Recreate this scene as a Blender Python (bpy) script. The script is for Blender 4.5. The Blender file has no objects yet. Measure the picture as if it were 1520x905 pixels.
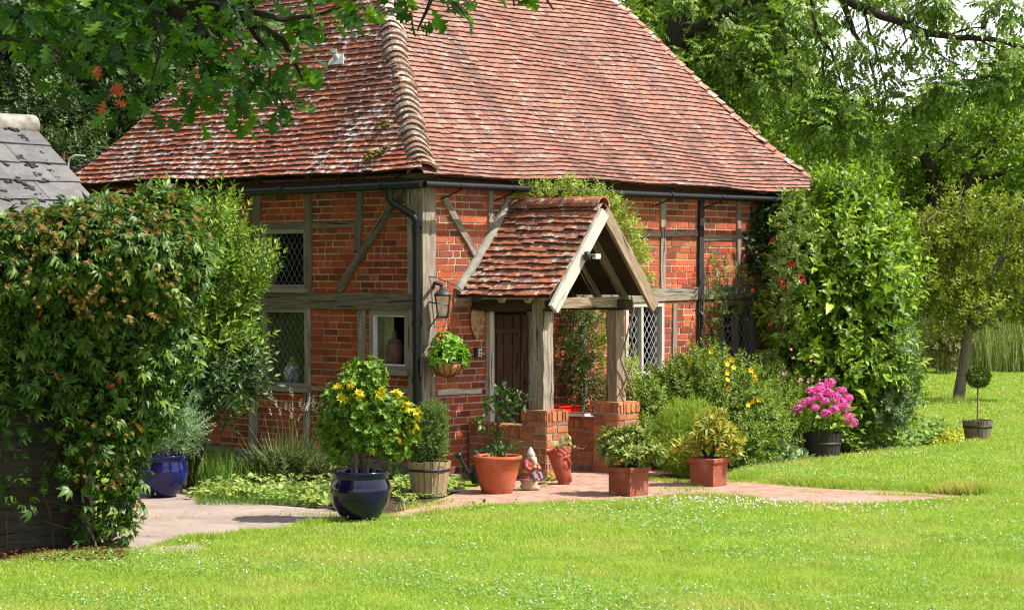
import bpy, math, random
import numpy as np
from mathutils import Vector, Matrix

random.seed(7)
RNG = np.random.default_rng(11)
sc = bpy.context.scene
R = math.radians

# ------------------------------------------------------------------ camera, sky, sun, exposure
F, EYE, CX, HY = 3250.0, 2.05, 760.0, 405.0      # focal length in photo pixels, eye height, principal column, horizon row
cam_d = bpy.data.cameras.new("camera")
cam = bpy.data.objects.new("camera", cam_d)
sc.collection.objects.link(cam)
cam.location = (0, 0, EYE)
cam.rotation_euler = (R(90), 0, 0)
cam_d.sensor_width = 36
cam_d.lens = 36 * F / 1520
cam_d.shift_y = -(452.5 - HY) / 1520
cam_d.clip_start = 0.1
cam_d.clip_end = 2000
sc.camera = cam

SUN_EL = 54.0
SUN_H = Vector((0.98, -0.19, 0)).normalized()
SUN = Vector((SUN_H.x * math.cos(R(SUN_EL)), SUN_H.y * math.cos(R(SUN_EL)), math.sin(R(SUN_EL))))
sd = bpy.data.lights.new("sun", 'SUN')
so = bpy.data.objects.new("sun", sd)
sc.collection.objects.link(so)
sd.energy = 5.0
sd.angle = R(0.7)
sd.color = (1.0, 0.95, 0.86)
so.rotation_euler = (-SUN).to_track_quat('-Z', 'Y').to_euler()
so.location = (20, -10, 30)

world = bpy.data.worlds.new("World")
sc.world = world
world.use_nodes = True
wn, wl = world.node_tree.nodes, world.node_tree.links
bg = wn["Background"]
sky = wn.new('ShaderNodeTexSky')
sky.sky_type = 'NISHITA'
sky.sun_disc = False
sky.sun_elevation = R(SUN_EL)
sky.sun_rotation = math.atan2(SUN.x, SUN.y)
sky.air_density = 1.0
sky.dust_density = 2.5
sky.ozone_density = 1.0
tc = wn.new('ShaderNodeTexCoord')
cn = wn.new('ShaderNodeTexNoise')
cn.inputs['Scale'].default_value = 2.2
cn.inputs['Detail'].default_value = 6
cr = wn.new('ShaderNodeValToRGB')
cr.color_ramp.elements[0].position = 0.30
cr.color_ramp.elements[1].position = 0.52
mx = wn.new('ShaderNodeMixRGB')
mx.inputs['Color2'].default_value = (13.6, 13.8, 14.2, 1)      # bright summer cloud
wl.new(tc.outputs['Generated'], cn.inputs['Vector'])
wl.new(cn.outputs['Fac'], cr.inputs['Fac'])
sx = wn.new('ShaderNodeSeparateXYZ')
wl.new(tc.outputs['Generated'], sx.inputs[0])
hz = wn.new('ShaderNodeMapRange')      # summer haze: whiter towards the horizon
hz.inputs['From Min'].default_value = 0.10
hz.inputs['From Max'].default_value = 0.42
hz.inputs['To Min'].default_value = 1.0
hz.inputs['To Max'].default_value = 0.0
wl.new(sx.outputs['Z'], hz.inputs['Value'])
ad = wn.new('ShaderNodeMath'); ad.operation = 'MAXIMUM'
ml = wn.new('ShaderNodeMath'); ml.operation = 'MULTIPLY'; ml.inputs[1].default_value = 0.30
wl.new(cr.outputs['Color'], ml.inputs[0])
wl.new(ml.outputs[0], ad.inputs[0]); wl.new(hz.outputs[0], ad.inputs[1])
wl.new(ad.outputs[0], mx.inputs['Fac'])
wl.new(sky.outputs['Color'], mx.inputs['Color1'])
wl.new(mx.outputs['Color'], bg.inputs['Color'])
bg.inputs['Strength'].default_value = 0.072

sc.view_settings.view_transform = 'Standard'
sc.view_settings.look = 'None'
sc.view_settings.exposure = 0.85
sc.view_settings.gamma = 1.0
sc.render.engine = 'CYCLES'
sc.cycles.use_denoising = True
sc.cycles.max_bounces = 7
sc.cycles.diffuse_bounces = 4
sc.cycles.glossy_bounces = 3
sc.cycles.transmission_bounces = 4
sc.cycles.transparent_max_bounces = 8
sc.cycles.use_adaptive_sampling = True
sc.cycles.adaptive_threshold = 0.01
sc.cycles.denoising_input_passes = 'RGB_ALBEDO_NORMAL'
sc.cycles.denoising_prefilter = 'ACCURATE'
sc.cycles.filter_width = 1.15

# ------------------------------------------------------------------ object helpers
COL = sc.collection


def link(o, parent=None):
    COL.objects.link(o)
    if parent is not None:
        o.parent = parent
    return o


def tag(o, label=None, cat=None, group=None, kind=None):
    if label: o["label"] = label
    if cat: o["category"] = cat
    if group: o["group"] = group
    if kind: o["kind"] = kind
    return o


def thing(name, label, cat, loc=(0, 0, 0), rz=0.0, group=None):
    o = bpy.data.objects.new(name, None)
    o.empty_display_size = 0.2
    o.location = loc
    o.rotation_euler = (0, 0, rz)
    link(o)
    return tag(o, label, cat, group)


def mesh_np(name, V, T, mats, parent=None, mi=None, smooth=False):
    V = np.ascontiguousarray(V, dtype=np.float32)
    T = np.ascontiguousarray(T, dtype=np.int32)
    k = T.shape[1]
    me = bpy.data.meshes.new(name)
    me.vertices.add(len(V))
    me.vertices.foreach_set("co", V.ravel())
    me.loops.add(T.size)
    me.loops.foreach_set("vertex_index", T.ravel())
    me.polygons.add(len(T))
    me.polygons.foreach_set("loop_start", np.arange(0, T.size, k, dtype=np.int32))
    for m in (mats if isinstance(mats, (list, tuple)) else [mats]):
        me.materials.append(m)
    if mi is not None:
        me.polygons.foreach_set("material_index", np.ascontiguousarray(mi, dtype=np.int32))
    me.update(calc_edges=True)
    if smooth:
        me.polygons.foreach_set("use_smooth", np.ones(len(T), dtype=bool))
    o = bpy.data.objects.new(name, me)
    return link(o, parent)


class MB:
    """collects boxes, beams, tubes and lathes and links them as one mesh"""
    def __init__(s):
        s.v, s.f, s.m, s.uv, s.sm = [], [], [], [], []

    def add(s, verts, faces, mat=0, uvs=None, smooth=False):
        b = len(s.v)
        s.v += [tuple(p) for p in verts]
        for i, f in enumerate(faces):
            s.f.append(tuple(b + j for j in f))
            s.m.append(mat)
            s.sm.append(smooth)
            s.uv.append(uvs[i] if uvs else None)

    def box(s, a, b, mat=0, jit=0.0):
        x0, y0, z0 = a; x1, y1, z1 = b
        V = [(x, y, z) for z in (z0, z1) for (x, y) in ((x0, y0), (x1, y0), (x1, y1), (x0, y1))]
        if jit: V = [tuple(c + random.uniform(-jit, jit) for c in p) for p in V]
        s.add(V, [(0, 3, 2, 1), (4, 5, 6, 7), (0, 1, 5, 4), (1, 2, 6, 5), (2, 3, 7, 6), (3, 0, 4, 7)], mat)

    def beam(s, p0, p1, w, d, n, seg=6, jit=0.004, mat=0, taper=1.0, bow=0.0):
        """rough-hewn timber from p0 to p1; w across, d along n"""
        p0, p1, n = Vector(p0), Vector(p1), Vector(n).normalized()
        t = (p1 - p0); L = t.length; t.normalize()
        x = t.cross(n).normalized(); n = x.cross(t).normalized()
        V, U = [], []
        ph = random.random() * 6
        u0 = random.random() * 40
        for i in range(seg + 1):
            k = i / seg
            sc_ = 1 + (taper - 1) * k
            c = p0 + t * L * k + x * bow * math.sin(math.pi * k) + x * jit * 0.8 * math.sin(ph + 5 * k)
            for (a, b) in ((-1, -1), (1, -1), (1, 1), (-1, 1)):
                V.append(c + x * (a * w / 2 * sc_ + random.uniform(-jit, jit)) + n * (b * d / 2 * sc_ + random.uniform(-jit, jit) * 0.5))
        fs, uv = [], []
        cu = [0, w, w + d, 2 * w + d, 2 * w + 2 * d]
        for i in range(seg):
            for j in range(4):
                a = i * 4 + j; b = i * 4 + (j + 1) % 4
                fs.append((a, b, b + 4, a + 4))
                ua, ub = u0 + L * i / seg, u0 + L * (i + 1) / seg
                uv.append([(ua, cu[j]), (ua, cu[j + 1]), (ub, cu[j + 1]), (ub, cu[j])])
        e = seg * 4
        fs += [(3, 2, 1, 0), (e, e + 1, e + 2, e + 3)]
        uv += [[(u0, 0), (u0, w), (u0 + d, w), (u0 + d, 0)]] * 2
        s.add(V, fs, mat, uv)

    def tube(s, pts, r, n=8, mat=0, cap=True, smooth=True, noise=0.0):
        pts = [Vector(p) for p in pts]
        rs = r if isinstance(r, (list, tuple)) else [r] * len(pts)
        V, fs, uv = [], [], []
        up = Vector((0.13, 0.21, 0.97))
        prev = None
        L = 0
        for i, p in enumerate(pts):
            t = (pts[min(i + 1, len(pts) - 1)] - pts[max(i - 1, 0)]).normalized()
            if prev is None:
                x = t.cross(up)
                if x.length < 0.1: x = t.cross(Vector((1, 0, 0)))
            else:
                x = prev - t * prev.dot(t)
            x.normalize(); prev = x
            y = t.cross(x)
            for j in range(n):
                a = 2 * math.pi * j / n
                q = rs[i] * (1 + random.uniform(-noise, noise))
                V.append(p + (x * math.cos(a) + y * math.sin(a)) * q)
        for i in range(len(pts) - 1):
            L1 = L + (pts[i + 1] - pts[i]).length
            for j in range(n):
                a, b = i * n + j, i * n + (j + 1) % n
                fs.append((a, b, b + n, a + n))
                c = 2 * math.pi * max(rs[0], 0.01) / n
                uv.append([(L, j * c), (L, (j + 1) * c), (L1, (j + 1) * c), (L1, j * c)])
            L = L1
        b0 = len(s.v)
        s.add(V, fs, mat, uv, smooth)
        if cap:
            e = (len(pts) - 1) * n
            s.add(V[:n][::-1], [tuple(range(n))], mat)
            s.add(V[e:e + n], [tuple(range(n))], mat)

    def lathe(s, prof, n=28, c=(0, 0, 0), mat=0, smooth=True, wob=0.0):
        c = Vector(c)
        V = []
        for (r, z) in prof:
            for j in range(n):
                a = 2 * math.pi * j / n
                q = r * (1 + wob * math.sin(3 * a + z * 9))
                V.append(c + Vector((q * math.cos(a), q * math.sin(a), z)))
        fs = []
        for i in range(len(prof) - 1):
            for j in range(n):
                a, b = i * n + j, i * n + (j + 1) % n
                fs.append((a, b, b + n, a + n))
        s.add(V, fs, mat, None, smooth)

    def ell(s, c, r, n=14, m=9, mat=0, rot=None):
        c = Vector(c)
        M = rot or Matrix.Identity(3)
        V, fs = [], []
        for i in range(m + 1):
            th = math.pi * i / m
            for j in range(n):
                a = 2 * math.pi * j / n
                V.append(c + M @ Vector((r[0] * math.sin(th) * math.cos(a), r[1] * math.sin(th) * math.sin(a), -r[2] * math.cos(th))))
        for i in range(m):
            for j in range(n):
                a, b = i * n + j, i * n + (j + 1) % n
                fs.append((a, b, b + n, a + n))
        s.add(V, fs, mat, None, True)

    def build(s, name, mats, parent=None):
        me = bpy.data.meshes.new(name)
        me.from_pydata(s.v, [], s.f)
        for m in (mats if isinstance(mats, (list, tuple)) else [mats]):
            me.materials.append(m)
        me.polygons.foreach_set("material_index", s.m)
        me.polygons.foreach_set("use_smooth", s.sm)
        if any(u is not None for u in s.uv):
            uvl = me.uv_layers.new(name="UVMap")
            arr = []
            for f, u in zip(s.f, s.uv):
                arr += list(u) if u else [(0, 0)] * len(f)
            uvl.data.foreach_set("uv", np.array(arr, dtype=np.float32).ravel())
        me.update()
        o = bpy.data.objects.new(name, me)
        return link(o, parent)


# ------------------------------------------------------------------ measuring the place from the photograph's rows and columns
def P(px, py, d):
    return Vector(((px - CX) / F * d, d, EYE - (py - HY) / F * d))


GZ = -0.15


def G(px, py, z=GZ):
    d = F * (EYE - z) / (py - HY)
    return Vector(((px - CX) / F * d, d, z))


CA = R(47.9)
CO = Vector((-0.95, 23.4, 0))
UU = Vector((math.cos(CA), math.sin(CA), 0))
VV = Vector((-math.sin(CA), math.cos(CA), 0))


def RW(px, py, out=0.0, o=CO):
    """(along, height) on the plane parallel to the front wall, 'out' metres in front of it"""
    c = o - VV * out
    q = (px - CX) / F
    X = (q * c.y - c.x) / (UU.x - q * UU.y)
    return X, EYE - (py - HY) / F * (c.y + X * UU.y)


def LW(px, py, out=0.0):
    c = CO - UU * out
    q = (px - CX) / F
    Y = (q * c.y - c.x) / (VV.x - q * VV.y)
    return Y, EYE - (py - HY) / F * (c.y + Y * VV.y)


def to_local(p):
    d = Vector(p) - CO
    return Vector((d.dot(UU), d.dot(VV), d.z))


def ray_hit(px, py, fn, d0, d1):
    """depth where fn(world point) changes sign along a sight line"""
    s0 = fn(P(px, py, d0)) > 0
    for _ in range(40):
        m = (d0 + d1) / 2
        if (fn(P(px, py, m)) > 0) == s0: d0 = m
        else: d1 = m
    return P(px, py, d0)


# ------------------------------------------------------------------ materials
class Mat:
    def __init__(s, name):
        s.m = bpy.data.materials.new(name)
        s.m.use_nodes = True
        s.n, s.l = s.m.node_tree.nodes, s.m.node_tree.links
        s.b = s.n["Principled BSDF"]
        s.out = s.n["Material Output"]
        s._tc = None

    def node(s, t, **kw):
        x = s.n.new(t)
        for k, v in kw.items():
            if k in x.inputs: x.inputs[k].default_value = v
            else: setattr(x, k, v)
        return x

    def coord(s, kind='Object', scale=None):
        if s._tc is None: s._tc = s.n.new('ShaderNodeTexCoord')
        o = s._tc.outputs[kind]
        if scale is not None:
            mp = s.n.new('ShaderNodeMapping')
            mp.inputs['Scale'].default_value = scale
            s.l.new(o, mp.inputs['Vector'])
            return mp.outputs['Vector']
        return o

    def noise(s, scale, detail=4, kind='Object', mscale=None, rough=0.55, dist=0.0):
        x = s.node('ShaderNodeTexNoise')
        x.inputs['Scale'].default_value = scale
        x.inputs['Detail'].default_value = detail
        x.inputs['Roughness'].default_value = rough
        x.inputs['Distortion'].default_value = dist
        s.l.new(s.coord(kind, mscale), x.inputs['Vector'])
        return x.outputs['Fac']

    def ramp(s, fac, stops, interp='LINEAR'):
        x = s.n.new('ShaderNodeValToRGB')
        r = x.color_ramp
        r.interpolation = interp
        while len(r.elements) < len(stops): r.elements.new(0.5)
        for e, (p, c) in zip(r.elements, stops):
            e.position = p
            e.color = (*c, 1) if len(c) == 3 else c
        s.l.new(fac, x.inputs['Fac'])
        return x.outputs['Color']

    def mask(s, fac, a, b):
        return s.ramp(fac, [(a, (0, 0, 0)), (b, (1, 1, 1))])

    def island(s):
        return s.n.new('ShaderNodeNewGeometry').outputs['Random Per Island']

    def mix(s, fac, a, b, mode='MIX'):
        x = s.n.new('ShaderNodeMixRGB')
        x.blend_type = mode
        for k, v in (('Fac', fac), ('Color1', a), ('Color2', b)):
            if isinstance(v, (int, float)): x.inputs[k].default_value = v
            elif isinstance(v, tuple): x.inputs[k].default_value = (*v, 1)
            else: s.l.new(v, x.inputs[k])
        return x.outputs['Color']

    def mul(s, a, k0, k1, fac):
        """multiply colour a by a grey between k0 and k1 driven by fac"""
        g = s.ramp(fac, [(0.3, (k0,) * 3), (0.7, (k1,) * 3)])
        return s.mix(1.0, a, g, 'MULTIPLY')

    def color(s, c):
        if isinstance(c, tuple): s.b.inputs['Base Color'].default_value = (*c, 1)
        else: s.l.new(c, s.b.inputs['Base Color'])

    def bump(s, fac, strength=0.3, dist=0.01):
        x = s.n.new('ShaderNodeBump')
        x.inputs['Strength'].default_value = strength
        x.inputs['Distance'].default_value = dist
        s.l.new(fac, x.inputs['Height'])
        s.l.new(x.outputs['Normal'], s.b.inputs['Normal'])

    def rough(s, r, spec=0.5):
        s.b.inputs['Roughness'].default_value = r
        s.b.inputs['Specular IOR Level'].default_value = spec
        return s


def leaf_mat(name, cols, rough=0.45, trans=0.35, spec=0.35, tint=None, patch=0.5, pscale=1.2, tmul=(1.5, 1.6, 0.7)):
    """leaves: colour varies leaf by leaf and in patches, light shines through"""
    s = Mat(name)
    n = len(cols)
    c = s.ramp(s.island(), [(i / max(1, n - 1), k) for i, k in enumerate(cols)])
    if tint is not None:
        c = s.mix(s.mask(s.noise(pscale, 3), 0.5, 0.68), c, s.mix(patch, c, tint))
    s.color(c)
    s.rough(max(rough, 0.42), min(spec, 0.32))
    t = s.node('ShaderNodeBsdfTranslucent')
    s.l.new(s.mix(1.0, c, tmul, 'MULTIPLY'), t.inputs['Color'])
    mxs = s.node('ShaderNodeMixShader')
    mxs.inputs['Fac'].default_value = trans * 0.72
    s.l.new(s.b.outputs['BSDF'], mxs.inputs[1])
    s.l.new(t.outputs['BSDF'], mxs.inputs[2])
    s.l.new(mxs.outputs['Shader'], s.out.inputs['Surface'])
    return s.m


def plain(name, col, rough=0.6, spec=0.4, var=0.15, nscale=8, bump=0.0, metal=0.0, coat=0.0):
    s = Mat(name)
    f = s.noise(nscale, 5)
    s.color(s.mul(s.mix(1.0, col, (1, 1, 1), 'MULTIPLY'), 1 - var, 1 + var, f))
    s.rough(rough, spec)
    s.b.inputs['Metallic'].default_value = metal
    s.b.inputs['Coat Weight'].default_value = coat
    if bump: s.bump(s.noise(nscale * 6, 4), bump, 0.004)
    return s.m


def brick_mat(name, stops, stain=0.5, lichen=0.0):
    s = Mat(name)
    c = s.ramp(s.island(), stops)
    c = s.mul(c, 0.72, 1.18, s.noise(35, 6))
    c = s.mix(s.mask(s.noise(1.1, 5), 0.46, 0.70), c, s.mix(stain, c, (0.10, 0.040, 0.026)))
    c = s.mul(c, 0.68, 1.22, s.noise(0.75, 5))
    c = s.mix(s.mask(s.noise(16, 6), 0.66, 0.74), c, s.mix(0.5, c, (0.42, 0.36, 0.30)))
    s.color(c)
    s.rough(0.88, 0.2)
    s.bump(s.noise(70, 6), 0.6, 0.004)
    return s.m


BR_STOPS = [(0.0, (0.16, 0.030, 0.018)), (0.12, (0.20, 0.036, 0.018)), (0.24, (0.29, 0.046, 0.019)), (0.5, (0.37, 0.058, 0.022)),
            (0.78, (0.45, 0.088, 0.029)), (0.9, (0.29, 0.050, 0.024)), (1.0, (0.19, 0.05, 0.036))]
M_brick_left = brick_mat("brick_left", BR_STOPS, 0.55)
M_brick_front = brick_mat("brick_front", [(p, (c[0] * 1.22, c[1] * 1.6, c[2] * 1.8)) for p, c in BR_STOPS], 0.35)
M_brick_pier = brick_mat("brick_pier", [(0, (0.30, 0.10, 0.05)), (0.3, (0.42, 0.14, 0.055)), (0.6, (0.52, 0.20, 0.07)), (0.8, (0.42, 0.24, 0.12)), (1, (0.26, 0.10, 0.06))], 0.5)


def mortar(name, col, dirt):
    s = Mat(name)
    c = s.mul(s.mix(1.0, col, (1, 1, 1), 'MULTIPLY'), 0.8, 1.15, s.noise(18, 6))
    c = s.mix(s.mask(s.noise(1.4, 4), 0.45, 0.72), c, dirt)
    s.color(c); s.rough(0.95, 0.1)
    s.bump(s.noise(90, 5), 0.5, 0.003)
    return s.m


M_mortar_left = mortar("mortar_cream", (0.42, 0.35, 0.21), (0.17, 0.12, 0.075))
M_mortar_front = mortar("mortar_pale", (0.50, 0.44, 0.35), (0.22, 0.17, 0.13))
M_fillet = mortar("mortar_fillet", (0.34, 0.31, 0.26), (0.20, 0.18, 0.15))


def oak(name, light, dark, grey=0.5):
    s = Mat(name)
    g = s.noise(4, 8, 'UV', (0.8, 9, 1), 0.7, 0.9)
    c = s.ramp(g, [(0.30, dark), (0.5, tuple((a + b) / 2 for a, b in zip(light, dark))), (0.68, light)])
    crack = s.noise(3.0, 3, 'UV', (0.45, 11, 1), 0.5, 0.5)
    c = s.mix(s.mask(crack, 0.60, 0.645), c, tuple(k * 0.25 for k in dark))
    c = s.mix(s.mask(s.noise(2.2, 4), 0.5, 0.75), c, s.mix(grey, c, (0.17, 0.15, 0.12)))
    s.color(c); s.rough(0.85, 0.2)
    s.bump(g, 0.7, 0.012)
    return s.m


M_oak_left = oak("weathered_oak_shade", (0.22, 0.175, 0.125), (0.05, 0.038, 0.026))  # weathered oak with the left wall's shade put into its colour
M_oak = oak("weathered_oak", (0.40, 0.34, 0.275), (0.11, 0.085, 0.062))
M_oak_tan = oak("tan_oak", (0.42, 0.32, 0.225), (0.12, 0.075, 0.048), 0.3)
M_oak_white = oak("silvered_oak", (0.68, 0.63, 0.57), (0.33, 0.29, 0.25), 0.1)
M_oak_dark = oak("dark_oak", (0.085, 0.060, 0.045), (0.025, 0.017, 0.013), 0.1)
M_oak_black = oak("blackened_oak", (0.06, 0.055, 0.05), (0.018, 0.016, 0.015), 0.1)
M_door = oak("door_oak", (0.11, 0.055, 0.035), (0.02, 0.010, 0.007), 0.12)
M_board = oak("shed_boards", (0.070, 0.060, 0.048), (0.022, 0.018, 0.014), 0.25)


def tile_mat(name, stops, lichen, lich_col, dark=0.4, moss=0.0, lscale=11, streak=None):
    s = Mat(name)
    c = s.ramp(s.island(), stops)
    c = s.mul(c, 0.75, 1.2, s.noise(14, 6))
    c = s.mix(s.mask(s.noise(0.9, 5), 0.48, 0.72), c, s.mix(dark, c, (0.10, 0.060, 0.052)))
    if streak is not None:      # grime washed down the slope
        c = s.mix(s.mask(s.noise(1.0, 5, 'Object', streak, 0.6), 0.50, 0.66), c, s.mix(0.55, c, (0.070, 0.046, 0.042)))
        c = s.mix(s.mask(s.noise(1.6, 5, 'Object', streak, 0.6), 0.56, 0.70), c, s.mix(0.35, c, (0.34, 0.26, 0.23)))
    ln = s.noise(lscale, 7, 'Object', None, 0.62)
    big = s.noise(1.3, 3)
    add = s.n.new('ShaderNodeMath'); add.operation = 'MULTIPLY_ADD'
    s.l.new(big, add.inputs[0]); add.inputs[1].default_value = 0.35; s.l.new(ln, add.inputs[2])
    c = s.mix(s.mask(add.outputs[0], 0.815 - lichen, 0.86 - lichen), c, s.mix(0.85, c, lich_col))
    if moss:
        c = s.mix(s.mask(s.noise(7, 6), 0.70 - moss, 0.78 - moss), c, (0.13, 0.115, 0.03))
    c = s.mix(s.mask(s.noise(24, 5), 0.62, 0.75), c, s.mix(0.6, c, (0.055, 0.042, 0.036)))
    s.color(c); s.rough(0.82, 0.3)
    s.bump(s.noise(60, 5), 0.5, 0.004)
    return s.m


M_tile_front = tile_mat("tile_front", [(0, (0.185, 0.084, 0.066)), (0.2, (0.235, 0.106, 0.080)), (0.45, (0.285, 0.122, 0.088)), (0.65, (0.265, 0.142, 0.115)),
                                       (0.85, (0.32, 0.132, 0.080)), (0.96, (0.29, 0.19, 0.16)), (1, (0.37, 0.17, 0.105))], 0.015, (0.42, 0.35, 0.32), 0.40, 0.0, 11, (2.6, 0.35, 0.35))
M_tile_left = tile_mat("tile_left", [(0, (0.20, 0.058, 0.034)), (0.3, (0.27, 0.078, 0.040)), (0.6, (0.35, 0.100, 0.045)), (0.85, (0.42, 0.130, 0.058)),
                                     (1, (0.27, 0.11, 0.075))], 0.095, (0.54, 0.49, 0.44), 0.45, 0.0, 13, (0.35, 2.6, 0.35))
M_tile_porch = tile_mat("tile_porch", [(0, (0.18, 0.065, 0.04)), (0.4, (0.30, 0.095, 0.05)), (0.75, (0.38, 0.13, 0.06)), (1, (0.24, 0.10, 0.075))],
                        0.10, (0.44, 0.39, 0.33), 0.6, 0.09)
M_bonnet = tile_mat("bonnet_tile", [(0, (0.15, 0.105, 0.075)), (0.5, (0.23, 0.165, 0.12)), (1, (0.26, 0.14, 0.09))], 0.09, (0.55, 0.52, 0.45), 0.5, 0.06)
M_bonnet_red = tile_mat("bonnet_tile_red", [(0, (0.28, 0.12, 0.085)), (0.5, (0.36, 0.15, 0.10)), (1, (0.42, 0.19, 0.12))], 0.10, (0.55, 0.48, 0.42), 0.3)
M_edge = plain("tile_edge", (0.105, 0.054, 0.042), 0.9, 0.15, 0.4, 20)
M_under = plain("roof_underlay", (0.035, 0.022, 0.016), 0.9)


def slate_mat():
    s = Mat("grey_slate")
    c = s.ramp(s.island(), [(0, (0.08, 0.079, 0.085)), (0.5, (0.112, 0.110, 0.115)), (1, (0.14, 0.135, 0.138))])
    c = s.mul(c, 0.75, 1.2, s.noise(22, 7))
    c = s.mix(s.mask(s.noise(5, 6), 0.45, 0.65), c, s.mix(0.6, c, (0.17, 0.155, 0.14)))
    c = s.mix(s.mask(s.noise(2.5, 7), 0.5, 0.62), c, s.mix(0.6, c, (0.05, 0.045, 0.045)))
    c = s.mix(s.mask(s.noise(30, 4), 0.66, 0.72), c, (0.06, 0.045, 0.045))
    s.color(c); s.rough(0.75, 0.35)
    s.bump(s.noise(50, 5), 0.4, 0.004)
    return s.m


M_slate = slate_mat()
M_moss = plain("brown_moss", (0.060, 0.048, 0.045), 0.95, 0.1, 0.4, 30, 0.9)
M_moss_green = plain("golden_moss", (0.16, 0.13, 0.03), 0.95, 0.1, 0.4, 30, 0.9)
M_gutter = plain("black_gutter", (0.006, 0.006, 0.007), 0.42, 0.35, 0.2)
M_iron = plain("black_iron", (0.018, 0.018, 0.020), 0.5, 0.4, 0.2)
M_lead = plain("lead_came", (0.10, 0.105, 0.11), 0.55, 0.4, 0.2)
M_lead_sunlit = plain("sunlit_came", (0.36, 0.37, 0.38), 0.6, 0.4, 0.1)  # lead paled in its colour to stand for sun on the front cames
M_leadwhite = plain("lead_flashing", (0.46, 0.47, 0.48), 0.55, 0.4, 0.25, 10)
M_white = plain("white_paint", (0.70, 0.68, 0.63), 0.55, 0.4, 0.12)
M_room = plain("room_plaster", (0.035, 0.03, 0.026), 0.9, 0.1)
M_stone = plain("plinth_stone", (0.27, 0.235, 0.17), 0.92, 0.15, 0.35, 6, 0.7)


def clay(name, col, bloom, stain):
    m_ = Mat(name)
    c = m_.mul(m_.mix(1.0, col, (1, 1, 1), 'MULTIPLY'), 0.82, 1.12, m_.noise(5, 5))
    c = m_.mix(m_.mask(m_.noise(6, 7), 0.52, 0.72), c, m_.mix(bloom, c, (0.48, 0.36, 0.29)))
    c = m_.mix(m_.mask(m_.noise(3.3, 6), 0.55, 0.70), c, m_.mix(stain, c, (0.09, 0.065, 0.045)))
    c = m_.mix(m_.mask(m_.noise(38, 4), 0.64, 0.72), c, m_.mix(0.4, c, (0.12, 0.06, 0.04)))
    m_.color(c); m_.rough(0.78, 0.25); m_.bump(m_.noise(45, 5), 0.25, 0.003)
    return m_.m


M_terra = clay("terracotta", (0.42, 0.102, 0.042), 0.22, 0.25)
M_terra_dark = clay("terracotta_dark", (0.28, 0.078, 0.042), 0.35, 0.5)
M_terra_face = clay("terracotta_face", (0.30, 0.062, 0.036), 0.2, 0.35)
M_soil = plain("soil", (0.035, 0.022, 0.014), 0.95, 0.1, 0.4, 20, 0.9)
M_bark = None


def bark(name, a, b, vs=14):
    s = Mat(name)
    g = s.noise(4, 7, 'UV', (1.2, vs, 1), 0.6, 0.8)
    s.color(s.mix(s.mask(s.noise(3, 4), 0.5, 0.7), s.ramp(g, [(0.3, a), (0.7, b)]), s.mix(0.4, s.ramp(g, [(0.3, a), (0.7, b)]), (0.10, 0.11, 0.05))))
    s.rough(0.9, 0.15)
    s.bump(g, 0.8, 0.02)
    return s.m


M_bark = bark("grey_bark", (0.07, 0.056, 0.046), (0.27, 0.235, 0.20))
M_bark_dark = bark("dark_bark", (0.018, 0.014, 0.011), (0.060, 0.048, 0.038))
M_bark_thin = plain("twig_bark", (0.060, 0.042, 0.028), 0.85, 0.2, 0.3)
M_stem_tan = plain("tan_stem", (0.22, 0.15, 0.10), 0.85, 0.2, 0.3)
M_stem_green = plain("green_stem", (0.10, 0.14, 0.04), 0.7, 0.3, 0.2)


def glaze(name, col, var):
    s = Mat(name)
    f = s.noise(5, 5)
    s.color(s.mix(s.mask(f, 0.45, 0.7), col, var))
    s.rough(0.14, 0.4)
    s.b.inputs['Coat Weight'].default_value = 0.15
    s.b.inputs['Coat Roughness'].default_value = 0.05
    return s.m


M_glaze_dark = glaze("dark_blue_glaze", (0.003, 0.003, 0.022), (0.007, 0.006, 0.05))
M_glaze_blue = glaze("cobalt_glaze", (0.006, 0.009, 0.10), (0.012, 0.012, 0.05))


def glass_mat():
    s = Mat("window_glass")
    lw = s.node('ShaderNodeLayerWeight', Blend=0.5)
    pw_ = s.n.new('ShaderNodeMath'); pw_.operation = 'POWER'
    s.l.new(lw.outputs['Facing'], pw_.inputs[0]); pw_.inputs[1].default_value = 4.0
    fr = s.n.new('ShaderNodeMath'); fr.operation = 'MULTIPLY_ADD'
    s.l.new(pw_.outputs[0], fr.inputs[0]); fr.inputs[1].default_value = 0.8; fr.inputs[2].default_value = 0.03
    gl = s.node('ShaderNodeBsdfGlossy')
    gl.inputs['Roughness'].default_value = 0.03
    tr = s.node('ShaderNodeBsdfTransparent')
    tr.inputs['Color'].default_value = (0.86, 0.9, 0.88, 1)
    mxs = s.node('ShaderNodeMixShader')
    s.l.new(fr.outputs[0], mxs.inputs['Fac'])
    s.l.new(tr.outputs['BSDF'], mxs.inputs[1])
    s.l.new(gl.outputs['BSDF'], mxs.inputs[2])
    s.l.new(mxs.outputs['Shader'], s.out.inputs['Surface'])
    return s.m


M_glass = glass_mat()

# ------------------------------------------------------------------ leaf scattering
def noise3(p, f, seed):
    r = np.random.default_rng(seed)
    o = np.zeros(len(p))
    for k in range(5):
        w = r.normal(size=3); w /= np.linalg.norm(w)
        o += np.sin(p @ (w * f * (1 + 0.5 * k)) + r.uniform(0, 6.28)) / (1 + 0.45 * k)
    return o / 2.6


def nrm(a):
    return a / np.maximum(1e-9, np.linalg.norm(a, axis=1, keepdims=True))


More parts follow.
